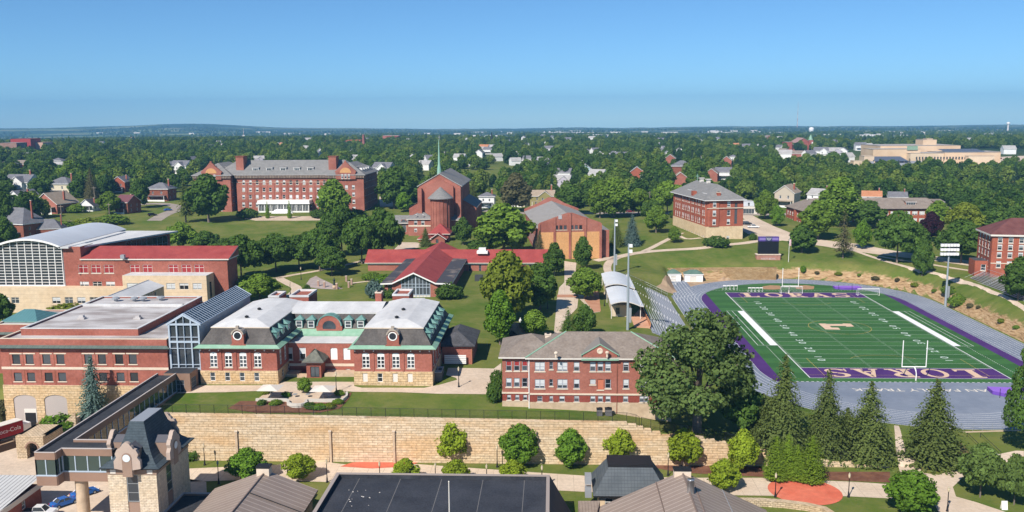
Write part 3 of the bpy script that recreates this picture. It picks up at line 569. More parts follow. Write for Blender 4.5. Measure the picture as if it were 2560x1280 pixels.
SIDES={'f':lambda x0,y0,x1,y1:((x0,y0),0,x1-x0),'r':lambda x0,y0,x1,y1:((x1,y0),math.pi/2,y1-y0),'k':lambda x0,y0,x1,y1:((x1,y1),math.pi,x1-x0),'l':lambda x0,y0,x1,y1:((x0,y1),-math.pi/2,y1-y0)}
def place_windows(par,p,a,z0,ops):
    for o in ops:
        st=o[4]; kw=o[5] if len(o)>5 else {}
        if st is None: continue
        me=win_mesh(o[2],o[3],st,**kw); cx=o[0]+o[2]/2
        link('door' if kw.get('door') else 'window',me,par,(p[0]+math.cos(a)*cx,p[1]+math.sin(a)*cx,z0+o[1]),a)
def block(par,x0,y0,x1,y1,z0,z1,m,f=(),r=(),k=(),l=(),top=True,name='wall',topm=None):
    mb=MB()
    for s,ops in (('f',f),('r',r),('k',k),('l',l)):
        p,a,W=SIDES[s](x0,y0,x1,y1); facade(mb,m,(*p,z0),a,W,z1-z0,list(ops)); place_windows(par,p,a,z0,ops)
    if top: mb.poly([(x0,y0,z1),(x1,y0,z1),(x1,y1,z1),(x0,y1,z1)],topm or m)
    return mb.build(name,par)
def row(x0,x1,n,z,w,h,st='dh',kws=({},),z0=0):
    """n windows evenly spaced between x0 and x1"""
    o=[]
    for i in range(n):
        c=x0+(x1-x0)*(i+.5)/n; o.append((c-w/2,z-z0,w,h,st,kws[(i*7+int(z*3))%len(kws)]))
    return o
def parapet(par,x0,y0,x1,y1,z,h,t,m,cap=None,name='parapet'):
    mb=MB()
    for a in ((x0,y0,x1,y0+t),(x0,y1-t,x1,y1),(x0,y0+t,x0+t,y1-t),(x1-t,y0+t,x1,y1-t)): mb.box(a[0],a[1],z,a[2],a[3],z+h,m,skip='b')
    if cap:
        e=.06
        for a in ((x0-e,y0-e,x1+e,y0+t+e),(x0-e,y1-t-e,x1+e,y1+e),(x0-e,y0+t+e,x0+t+e,y1-t-e),(x1-t-e,y0+t+e,x1+e,y1-t-e)): mb.box(a[0],a[1],z+h+.002,a[2],a[3],z+h+.14,cap)
    return mb.build(name,par)
def hip(par,x0,y0,x1,y1,z,h,m,over=.6,axis='x',th=.28,fas=None,name='roof',inset=None,build=True,mb=None):
    x0-=over;y0-=over;x1+=over;y1+=over; fas=fas or WHITE; mb=mb or MB()
    ins=inset if inset is not None else (min(x1-x0,y1-y0)/2)
    if axis=='x': A=(x0+ins,(y0+y1)/2); B=(x1-ins,(y0+y1)/2)
    else: A=((x0+x1)/2,y0+ins); B=((x0+x1)/2,y1-ins)
    zt=z+th; a,b,c,d=(x0,y0,zt),(x1,y0,zt),(x1,y1,zt),(x0,y1,zt); R0=(*A,zt+h); R1=(*B,zt+h)
    if axis=='x': F=[[a,b,R1,R0],[b,c,R1],[c,d,R0,R1],[d,a,R0]]
    else: F=[[a,b,R0],[b,c,R1,R0],[c,d,R1],[d,a,R0,R1]]
    for q in F: mb.poly(q,m)
    mb.box(x0,y0,z,x1,y1,zt,fas,skip='t')
    return mb.build(name,par) if build else mb
def gable(par,x0,y0,x1,y1,z,h,m,axis='y',over=.5,th=.22,fas=None,wall=None,name='roof',oend=None,wallname='gable_wall'):
    """ridge along axis; sloped slabs with rake boards and, with wall, the gable triangles as a wall of their own"""
    fas=fas or WHITE; oe=over if oend is None else oend; mb=MB(); tb=MB()
    def T(u,v,zz): return (u,v,zz) if axis=='y' else (v,u,zz)
    u0,u1,v0,v1=(x0,x1,y0,y1) if axis=='y' else (y0,y1,x0,x1)
    c=(u0+u1)/2; hw=(u1-u0)/2; sl=h/hw
    for s in(-1,1):
        e=c+s*(hw+over); ze=z-over*sl
        P=[(e,v0-oe,ze),(c,v0-oe,z+h),(c,v1+oe,z+h),(e,v1+oe,ze)]
        up=[T(*p[:2],p[2]+th) for p in P]; dn=[T(*p[:2],p[2]) for p in P]
        flip=(s>0)!=(axis=='x')
        mb.poly(up if not flip else up[::-1],m)
        mb.poly(dn[::-1] if not flip else dn,fas)
        for i,j in((0,1),(2,3),(3,0)):
            q=[dn[i],dn[j],up[j],up[i]]; mb.poly(q,fas)
    o=mb.build(name,par,fix=False)
    if wall:
        for v in (v0,v1): MB().poly([T(u0,v,z),T(u1,v,z),T(c,v,z+h)],wall).build(wallname,par)
    return o
def chimney(par,x,y,z0,z1,wx,wy,m=None,cap=None):
    mb=MB(); mb.box(x-wx/2,y-wy/2,z0,x+wx/2,y+wy/2,z1,m or BRK); mb.box(x-wx/2-.1,y-wy/2-.1,z1+.002,x+wx/2+.1,y+wy/2+.1,z1+.22,cap or TRIM); mb.box(x-wx*.25,y-wy*.25,z1+.222,x+wx*.25,y+wy*.25,z1+.4,DARK)
    return mb.build('chimney',par)
def pxrow(Y,x0,z0,rects,st='dh',kws=({},)):
    """openings of a wall on the plane Y, from places in the photograph (centre px, top py, bottom py, width in metres)"""
    o=[]
    for i,(px,pt,pb,w) in enumerate(rects):
        xc=X_(px,(pt+pb)/2,Y); za,zb=Z_(px,pb,Y),Z_(px,pt,Y); o.append((xc-w/2-x0,za-z0,w,zb-za,st,kws[i%len(kws)]))
    return o
def boxes(name,par,L,m):
    for b in L: MB().box(*b,m).build(name,par)
def pipe_vent(par,x,y,z,r=.25,h=.9,m=None): 
    mb=MB(); mb.tube([(x,y,z),(x,y,z+h)],r*.7,m or GREY,10); mb.lathe([(r*1.3,z+h),(r*1.3,z+h+.25),(.02,z+h+.45)],m or GREY,10,x,y); return mb.build('roof_vent',par)
# ------------------------------------------------------------ campus buildings
def start(name,label,cat='building',group=None): return thing(name,label,cat,group=group)
def done(root,x,y,z):
    root.location=(x,y,z)
    for c in root.children: c.location=(c.location[0]-x,c.location[1]-y,c.location[2]-z)
def frustum(mb,r0,z0,r1,z1,m,sides='frkl'):
    a=[(r0[0],r0[1],z0),(r0[2],r0[1],z0),(r0[2],r0[3],z0),(r0[0],r0[3],z0)]; b=[(r1[0],r1[1],z1),(r1[2],r1[1],z1),(r1[2],r1[3],z1),(r1[0],r1[3],z1)]
    for i,s in enumerate('frkl'):
        if s in sides: j=(i+1)%4; mb.poly([a[i],a[j],b[j],b[i]],m)
    return mb
def inset(r,d): return (r[0]+d,r[1]+d,r[2]-d,r[3]-d)
def dormer(par,x,y,z,ang,w=1.5,h=2.0,dep=2.2,roof=None,wall=None,style='dh',hr=.9,slope=False):
    """small roofed dormer whose face looks to the viewer's side of ang (0 = towards -y)"""
    c,s=math.cos(ang),math.sin(ang); T=lambda u,v,q:(x+c*u-s*v,y+s*u+c*v,z+q); roof=roof or COPB; wall=wall or COPB; mb=MB(); a=w/2; e=.3
    mb.poly([T(-a,0,0),T(a,0,0),T(a,0,h),T(-a,0,h)],wall); mb.poly([T(a,0,0),T(a,dep,0),T(a,dep,h),T(a,0,h)],wall); mb.poly([T(-a,dep,0),T(-a,0,0),T(-a,0,h),T(-a,dep,h)],wall)
    if slope:
        q=[T(-a-e,-e,h),T(a+e,-e,h),T(a+e,dep+2.5,h+.9),T(-a-e,dep+2.5,h+.9)]; mb.poly(q,roof); mb.poly([T(-a-e,-e,h-.2),T(a+e,-e,h-.2),T(a+e,-e,h),T(-a-e,-e,h)],WHITE); mb.poly([T(a+e,-e,h-.2),T(a+e,dep+2.5,h+.7),T(a+e,dep+2.5,h+.9),T(a+e,-e,h)],WHITE)
    else:
        A=[T(-a-e,-e,h),T(a+e,-e,h),T(a+e,dep,h),T(-a-e,dep,h)]; P=T(0,dep*.5,h+hr); P2=T(0,dep*1.3,h+hr)
        mb.poly([A[0],A[1],P],roof); mb.poly([A[1],A[2],P2,P],roof); mb.poly([A[3],A[0],P,P2],roof); mb.poly(A[::-1],roof)
    o=mb.build('dormer',par)
    wm=win_mesh(w-.35,h-.4,style,depth=.05); t=T(0,-.06,.15); link('window',wm,o,t,ang); return o
def canopy(par,r,z,m,out=.9,drop=.55,under=None,name='eave_skirt',sides='frkl'):
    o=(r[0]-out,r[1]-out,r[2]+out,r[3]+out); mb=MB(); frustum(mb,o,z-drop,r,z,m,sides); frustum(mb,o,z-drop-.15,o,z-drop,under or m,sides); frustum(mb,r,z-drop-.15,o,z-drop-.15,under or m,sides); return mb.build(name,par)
def pediment(par,x,y,z0,w,h,m=None,r_oc=.75,cap=None,name='round_gable'):
    """brick half-round wall dormer with a round window"""
    m=m or BRK; mb=MB(); a=w/2; r=a*.62; zs=z0+h-r
    out=[(x-a*1.25,z0),(x+a*1.25,z0),(x+a*1.25,z0+.5),(x+a,z0+1.0),(x+a*.72,z0+1.4),(x+a*.72,zs)]+[(x+r*math.cos(t),zs+r*math.sin(t)) for t in np.linspace(.25,math.pi-.25,9)]+[(x-a*.72,zs),(x-a*.72,z0+1.4),(x-a,z0+1.0),(x-a*1.25,z0+.5)]
    mb.vprism(out,y-.25,y+1.6,m)
    cp=cap or mat('weathered_stone',(.34,.29,.24),c2=(.42,.36,.30),s=1)
    ar=[(x+(r+.3)*math.cos(t),zs+(r+.3)*math.sin(t)) for t in np.linspace(.15,math.pi-.15,11)]; ai=[(x+r*1.0*math.cos(t),zs+r*1.0*math.sin(t)) for t in np.linspace(.15,math.pi-.15,11)]
    for i in range(10): mb.vprism([ai[i],ar[i],ar[i+1],ai[i+1]][::-1],y-.45,y+1.7,cp)
    mb.box(x-.3,y-.3,zs+r+.3,x+.3,y+.3,zs+r+.9,cp)
    o=mb.build(name,par,fix=True); zc=zs-.1
    rb=MB(); n=20
    ro=[(x+r_oc*1.3*math.cos(t),zc+r_oc*1.3*math.sin(t)) for t in np.linspace(0,2*math.pi,n+1)]; ri=[(x+r_oc*math.cos(t),zc+r_oc*math.sin(t)) for t in np.linspace(0,2*math.pi,n+1)]
    for i in range(n): rb.poly([(ri[i][0],y-.33,ri[i][1]),(ro[i][0],y-.33,ro[i][1]),(ro[i+1][0],y-.33,ro[i+1][1]),(ri[i+1][0],y-.33,ri[i+1][1])][::-1],WHITE)
    rb.poly([(a_,y-.29,b_) for a_,b_ in ri[:-1]],GLASS); rb.build('round_window',o,fix=False); return o
# --- the old hall with the mansard roofs
def old_hall():
    B=start('mansard_hall','red brick hall with two slate mansard wings, green copper eaves and pale flat-topped roof')
    Y=-43.3; YB=-12.
    sixk={'sill':TRIM}
    for nm,x0,x1,pxs,side in (('L',-139.6,-122.9,(534,571,607.5,644),1),('R',-106.2,-89.5,(914.6,951.9,989.6,1026.9),1)):
        f0=[(X_(p,945,Y)-.55-x0,1.7,1.1,1.9,('panel' if (nm=='R' and i!=1) else 'dh'),{'frame':OFFW if nm=='R' and i!=1 else WHITE}) for i,p in enumerate(pxs)]
        block(B,x0-.12,Y-.12,x1+.12,YB,7,11.0,LIME,f=f0,r=[(3+4.5*i,1.8,1.1,1.6,'dh') for i in range(4)],topm=TRIM,name='stone_base')
        ops=[(X_(p,900,Y)-.8-x0,.75,1.6,3.3,'six',{'sill':TRIM}) for p in pxs]
        rr=[(2.2+4.2*i,.75,1.4,3.3,'six',{'sill':TRIM}) for i in range(7)] if nm=='R' else [(2.0+3.4*i,.75,1.4,3.3,'six') for i in range(2)]
        block(B,x0,Y,x1,YB,11.0,16.2,BRK,f=ops,r=rr)
        for i in range(3): xx=(X_(pxs[i],900,Y)+X_(pxs[i+1],900,Y))/2; boxes('pilaster',B,[(xx-.2,Y-.14,11,xx+.2,Y-.001,15.6)],BRK)
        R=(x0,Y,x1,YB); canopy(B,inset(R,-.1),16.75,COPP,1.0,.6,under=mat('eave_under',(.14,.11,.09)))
        mb=MB(); frustum(mb,inset(R,.1),16.74,inset(R,2.1),19.9,SLATE); 
        for (xx) in (x0-.5,x1+.5):
            for k in range(8): pass
        mb.build('mansard_slope',B)
        mb=MB(); q=inset(R,1.9); frustum(mb,q,19.9,q,20.12,TRIM); frustum(mb,q,20.12,(x0+6,Y+6,x1-6,YB-2.5),21.1,MEMB); mb.poly([(x0+6,Y+6,21.1),(x1-6,Y+6,21.1),(x1-6,YB-2.5,21.1),(x0+6,YB-2.5,21.1)],MEMB); mb.build('flat_roof',B)
        pediment(B,(x0+x1)/2+ (.15),Y-.05,15.6,3.6,4.4)
        for k in range(9):
            xx=x0+.4+(x1-x0-.8)*k/8
            if abs(xx-(x0+x1)/2)>2.2: boxes('bracket',B,[(xx-.09,Y-.8,15.55,xx+.09,Y,16.0)],GREY)
        for (vx,vy) in ((x0+8.2,Y+6.8),(x0+8.3,Y+15)): 
            pipe_vent(B,vx,vy,21.0,.35,.25,DARK)
    for i in range(6):
        y=Y+3.6+i*4.3; dormer(B,-89.5-.55,y,16.85,math.pi/2,1.7 if i not in(0,3) else 2.3,2.1,2.4)
    for i in range(3): dormer(B,-122.9-.55,Y+3.4+i*3.9,16.85,math.pi/2,1.7 if i else 2.3,2.1,2.4)
    # recessed middle
    x0,x1,Yr=-122.78,-106.32,-35.
    ws=[(705.6,1.45),(723.6,1.45),(756.4,1.45),(834.5,1.6),(866.5,1.6)]
    ops=[(X_(p,880,Yr)-w/2-x0,4.2,w,2.75,('six' if i==0 else 'dh') if i<3 else 'panela',{'sill':TRIM if i<3 else None,'blind':.5 if i in(1,2) else 0}) for i,(p,w) in enumerate(ws)]
    ops+=[(X_(p,925,Yr)-.65-x0,.9,1.3,1.25,'panela',{'frame':m}) for p,m in ((719,MT['red_blind']),(758,MT['red_blind']),(836,OFFW),(870,OFFW))]
    block(B,x0,Yr,x1,-27.2,7,15.0,BRK,f=ops,topm=MEMB)
    mb=MB(); mb.box(x0,Yr-.08,9.75,x1,Yr-.004,10.35,TRIM,skip='k'); mb.build('band_course',B)
    mb=MB(); mb.box(x0,Yr-.1,15.01,x1,Yr+.35,15.3,MEMB); mb.build('parapet',B)
    R=(x0-.2,-27.2,x1+.2,YB)
    mb=MB(); mb.poly([(x0,-28.6,15.35),(x1,-28.6,15.35),(x1,-27,16.5),(x0,-27,16.5)],COPP); mb.box(x0,-28.6,15.02,x1,-27.1,15.34,COPP); mb.build('eave_skirt',B)
    mb=MB(); mb.poly([(x0+.1,-27,16.5),(x1-.1,-27,16.5),(x1+1.2,-25.4,19.7),(x0-1.2,-25.4,19.7)],SLATE); mb.build('mansard_slope',B)
    mb=MB(); mb.box(x0-3,-25.5,19.6,x1+3,YB-1,19.95,MEMB,skip='b'); mb.poly([(x0-2.5,-25.3,19.95),(x1+2.5,-25.3,19.95),(x1+2.5,-18,21.0),(x0-2.5,-18,21.0)],MEMB); mb.poly([(x0-2.5,-18,21.0),(x1+2.5,-18,21.0),(x1+2.5,YB-1.2,20),(x0-2.5,YB-1.2,20)],MEMB); mb.build('flat_roof',B)
    block(B,x0,-27.1,x1,YB,7,16.5,BRK,top=False)
    for p in (747,777,870,901): dormer(B,X_(p,800,-27.2),-27.15,16.55,0,1.7,2.0,2.2)
    xc=X_(823,810,-27.6); mb=MB(); r=1.9
    out=[(xc-3,16.1),(xc+3,16.1),(xc+3,17.1),(xc+2.7,17.1)]+[(xc+2.7*math.cos(t),17.1+2.5*math.sin(t)) for t in np.linspace(0.12,math.pi-.12,13)]+[(xc-2.7,17.1),(xc-3,17.1)]
    mb.vprism(out,-27.7,-25.2,BRK); 
    for i,t in enumerate(np.linspace(.05,math.pi-.05,13)[:-1]):
        t2=t+(math.pi-.1)/12; q=lambda rr,tt:(xc+rr*math.cos(tt),17.1+rr*.95*math.sin(tt)); mb.vprism([q(2.7,t),q(2.95,t),q(2.95,t2),q(2.7,t2)],-27.8,-24.6,COPB)
    g=mb.build('arched_gable',B,fix=True); mb=MB(); mb.poly([(xc+1.55*math.cos(t),-27.74,17.0+1.45*math.sin(t)) for t in np.linspace(-.35,math.pi+.35,20)],GLAS2); mb.build('arched_window',g)
    # entrance block
    xe0,xe1=X_(766.5,930,-38.8),X_(803,930,-38.8); block(B,xe0,-38.8,xe1,Yr-.02,7,11.7,BRK,f=[((xe1-xe0)*.26,1.3,2.0,2.4,'g21',{'frame':DARK})],name='entrance')
    hip(B,xe0,-38.8,xe1,-35.05,11.7,2.3,mat('mossy_slate',(.10,.105,.085),c2=(.17,.17,.14),s=1,coord='world'),over=.8,fas=mat('dark_eave',(.13,.12,.11)),inset=2.6,name='entrance_roof')  # entrance eave fascia and soffit in one even dark grey
    mb=MB(); mb.box(X_(700,940,-37.5),-38.2,6.6,xe0-2.2,-35.02,8.8,CONCW); mb.box(xe1+.5,-38.0,6.6,-106.4,-35.02,8.9,CONCW)
    for k in range(5): mb.box(xe0-2.2,-39.2+k*.35,6.6,xe0-.1,-38.8+k*.35,8.1+k*.16,CONCW)
    mb.build('terrace',B)
    # roof-top brick boxes and chimney on the rear
    def rbox(pa,pb,ytop,Yp,dep,m=BRK,h0=17,nm='roof_block'):
        a,b=X_(pa,ytop,Yp),X_(pb,ytop,Yp); z1=Z_((pa+pb)/2,ytop,Yp); mb=MB(); mb.box(a,Yp,h0,b,Yp+dep,z1-.5,m); t=.35
        mb.box(a-.08,Yp-.08,z1-.5,b+.08,Yp+t,z1,MEMB); mb.box(a-.08,Yp+dep-t,z1-.5,b+.08,Yp+dep+.08,z1,MEMB); mb.box(a-.08,Yp+t,z1-.5,a+t,Yp+dep-t,z1,MEMB); mb.box(b-t,Yp+t,z1-.5,b+.08,Yp+dep-t,z1,MEMB); mb.build(nm,B)
    rbox(671,697,739,-11.5,6,h0=7); rbox(724,771,738,-11.5,8,h0=7); rbox(981,1022,735,-11.5,7,h0=7); rbox(1035,1056,753,-11.5,4,h0=7)
    chimney(B,X_(948,745,-12.8),-12.8,18,Z_(948,731,-12.8),1.5,2.2)
    done(B,-114.5,-28,7.5)
old_hall()
def annex():
    B=start('brick_annex','low red brick annex with dark hipped shingle roof beside the mansard hall')
    x0,x1=-89.3,-82.3; Y=-27.9; block(B,x0,Y,x1,-14,7.4,12.6,BRK,r=[(4,1,1.2,2.2,'dh'),(9,1,1.2,2.2,'dh')]); hip(B,x0-.5,Y,x1,-14,12.6,2.6,DSH,over=.7,axis='y',fas=mat('dark_fascia',(.05,.05,.055)))
    mb=MB(); mb.box(x1-.2,Y-.14,7.4,x1-.05,Y-.01,12.6,mat('copper_pipe',(.38,.16,.09))); mb.build('downpipe',B)
    done(B,-86,-21,8)
annex()
# --- the flat-roofed library wing
def library():
    B=start('library_building','long red brick library on a limestone base with pale flat roof and arched loading bays')
    x0,x1,Y,Y1=-183.9,-146.9,-43.,-3.
    DW=OFFW
    st=[(X_(66,1020,Y)-2.55-x0,.2,5.1,7.3,'panela',{'frame':mat('grey_shutter',(.42,.37,.34)),'wall':LIME}),(X_(143,1020,Y)-2.55-x0,.2,5.1,7.3,'panela',{'frame':mat('grey_shutter',(.4,.36,.33)),'wall':LIME})]
    block(B,x0-.15,Y-.15,x1+.1,Y1,-2.3,7.4,LIME,f=st,name='stone_base',topm=TRIM)
    mb=MB(); mb.box(X_(58,1040,Y)+.4,Y-.12+.05,-2,X_(95,1040,Y)-.2,Y+.02,2.0,OFFW); mb.box(X_(64,1040,Y),Y-.13,-2,X_(94,1040,Y)-.3,Y-.03,1.1,DARK); mb.build('loading_door',B)
    up=pxrow(Y,x0,7.4,[(p,885.5,910,1.75) for p in (40.5,74,116,151,221,255,298,332)],'g11',({'frame':DARK,'sill':TRIM},)); lo=pxrow(Y,x0,7.4,[(p,931.5,953,1.75) for p in (45,78,122,155.5,224,258,301.5,335.5)],'g11',({'frame':DARK,'sill':TRIM},))
    block(B,x0,Y,x1,Y1,7.4,17.35,BRK,f=up+lo,topm=MEMD)
    mb=MB(); mb.box(x0-.06,Y-.1,10.95,x1+.06,Y-.004,11.5,TRIM,skip='k'); mb.build('band_course',B)
    for o in up: boxes('lintel',B,[(x0+o[0]-.5,Y-.08,7.4+o[1]+o[3]+.02,x0+o[0]+o[2]+.5,Y-.003,7.4+o[1]+o[3]+.28)],TRIM); boxes('pilaster',B,[(x0+o[0]-.62,Y-.02,7.45,x0+o[0]-.48,Y+.05,15.4)],BRKD)
    canopy(B,(x0,Y,x1,Y1),16.35,mat('dark_copper',(.095,.125,.11),c2=(.12,.16,.14),s=1,stripes=[('X',1.2,.06,(.06,.08,.07))]),1.0,.45,under=DARK,name='canopy',sides='fl')
    parapet(B,x0,Y,x1,Y1,17.36,.35,.4,BRK,TRIM); 
    ux0,ux1,uy0=-181.9,-155.3,-38.3
    block(B,ux0,uy0,ux1,Y1+1,17.36,18.55,BRK,topm=MEMD,name='upper_wall'); parapet(B,ux0,uy0,ux1,Y1+1,18.56,.3,.5,BRK,MEMB,name='upper_parapet')
    mb=MB(); mb.box(ux0+.5,-13.2,18.56,ux1-.5,-12.6,19.2,MEMB); mb.build('roof_divider',B)
    for px,py in ((290,752),(336,752),(358,752),(402,750)):
        p=at(px,py,18.7); mb=MB(); mb.lathe([(.45,18.56),(.45,19.1),(1.0,19.2),(1.0,19.5),(.6,19.7),(.05,19.75)],GREY,12,p[0],p[1]); mb.build('roof_fan',B)
    for px,py in ((205,797),(345,797)):
        p=at(px,py,18.6); mb=MB(); mb.box(p[0]-.8,p[1]-.6,18.57,p[0]+.8,p[1]+.6,19.0,MEMD); mb.box(p[0]-.5,p[1]-.4,19.0,p[0]+.5,p[1]+.4,19.5,MEMD); mb.build('roof_hatch',B)
    done(B,-165,-23,-2)
library()
def monitor():
    B=start('clerestory_corridor','narrow roof-lit corridor with grey roof and glazed side behind the library')
    a=at(205,767,18.4); b=at(395,700,18.4); x0=a[0]; y0,y1=-2.,float(b[1]); x1=x0+4.2
    block(B,x0,y0,x1,y1,6,16.6,CAST,r=[(2+i*4.,7.6,3.2,2.4,'g42',{'frame':GREY}) for i in range(int((y1-y0-4)/4))])
    mb=MB(); mb.poly([(x0-.3,y0,18.5),(x1+.4,y0,16.7),(x1+.4,y1,16.7),(x0-.3,y1,18.5)],MEMB); mb.box(x0-.35,y0,16.5,x0-.01,y1,18.49,GREY); mb.poly([(x0,y1,16.6),(x1,y1,16.6),(x0,y1,18.4)][::-1],MEMB); mb.poly([(x0,y0,16.6),(x1,y0,16.6),(x0,y0,18.4)],MEMB); mb.build('roof',B); done(B,(x0+x1)/2,(y0+y1)/2,6.5)
monitor()
def teal_pavilion():
    B=start('corner_pavilion','brick block with small teal metal hipped roof at the library corner')
    x0,x1=-197.,-175.9; Y=-24.5; z=Z_(40,812,Y); block(B,x0,Y,x1-3.5,-8,-2,z-.2,BRK,topm=MEMD); parapet(B,x0,Y,x1-3.5,-8,z-.19,.2,.4,BRK,TRIM)
    canopy(B,(x0,Y,x1-3.5,-8),z-1.8,MT['dark_copper'],.8,.4,under=DARK,name='canopy',sides='f')
    xr=X_(92,805,-21.5); xl=X_(3,805,-21.5); z2=Z_(50,806,-21.5); block(B,xl+.4,-21.,xr-.4,-12.5,z-.2,z2,MEMB,name='upper_wall'); hip(B,xl+.4,-21.,xr-.4,-12.5,z2,2.0,mat('teal_metal',(.085,.20,.215),.5,c2=(.10,.23,.245),s=3,stripes=[('X',.7,.07,(.05,.13,.14))]),over=.5,fas=COPB,inset=3.2)
    done(B,-186,-16,-2)
teal_pavilion()
def atrium():
    B=start('glass_atrium','tall glass gabled atrium between the library and the mansard hall')
    x0,x1,Y,Y1=-146.6,-139.75,-42.6,-10.; ze,za=20.9,22.9; xc=(x0+x1)/2
    block(B,x0,Y+.2,x1,Y1,7,ze-.05,mat('grey_siding',(.48,.50,.52),.6,c2=(.42,.44,.46),s=3,coord='world'),f=[(.15,.2,x1-x0-.3,ze-7.3,None)],top=False)
    mb=MB(); mb.poly([(x0+.1,Y+.36,7),(x1-.1,Y+.36,7),(x1-.1,Y+.36,ze),(x0+.1,Y+.36,ze)],GLASS); mb.poly([(x0+.1,Y+.36,ze),(x1-.1,Y+.36,ze),(xc,Y+.36,za-.1)],GLASS); mb.build('glazing',B)
    mb=MB(); F=BLUEM; W=x1-x0
    for fx,wd in ((0,.35),(.27,.28),(.5,.1),(.73,.28),(1,.35)):
        x=x0+W*fx; x=min(max(x,x0+wd/2),x1-wd/2); zt=ze+(za-ze)*(1-abs(x-xc)/(W/2))-.05; mb.box(x-wd/2,Y-.02,7,x+wd/2,Y+.34,zt,F)
    for z,h in ((11.0,.35),(12.0,.09),(15.6,.09),(16.9,.4),(18.1,.09),(20.75,.4)): mb.box(x0,Y-.04,z,x1,Y+.3,z+h,F)
    for s in(-1,1): mb.vprism([(xc,za-.1),(xc,za+.35),(xc+s*(W/2+.35),ze+.25),(xc+s*(W/2+.35),ze-.2)] if s<0 else [(xc,za+.35),(xc,za-.1),(xc+s*(W/2+.35),ze-.2),(xc+s*(W/2+.35),ze+.25)],Y-.12,Y+.4,F)
    mb.build('mullion_frame',B,fix=True)
    mb=MB(); g=mat('roof_glazing',(.02,.035,.055),.12,spec=.6)
    for s in(-1,1):
        e=xc+s*(W/2+.3); P=[(e,Y+.42,ze+.1),(xc,Y+.42,za+.3),(xc,Y1,za+.3),(e,Y1,ze+.1)]; mb.poly(P if s<0 else P[::-1],g)
    o=mb.build('glass_roof',B); mb=MB()
    n=26
    for i in range(n+1):
        y=Y+.45+(Y1-Y-.5)*i/n
        for s in(-1,1): mb.tube([(xc,y,za+.33),(xc+s*(W/2+.3),y,ze+.13)],.055 if i not in (0,n) else .14,F,4)
    for s in(-1,0,1):
        for q in ((.33,.66,1.) if s else (0,)): mb.tube([(xc+s*(W/2+.3)*q,Y+.4,za+.33-(za-ze+.2)*q),(xc+s*(W/2+.3)*q,Y1,za+.33-(za-ze+.2)*q)],.05 if q<1 and s else .12,F,4)
    mb.build('glazing_bars',o); done(B,xc,-26,7.5)
atrium()
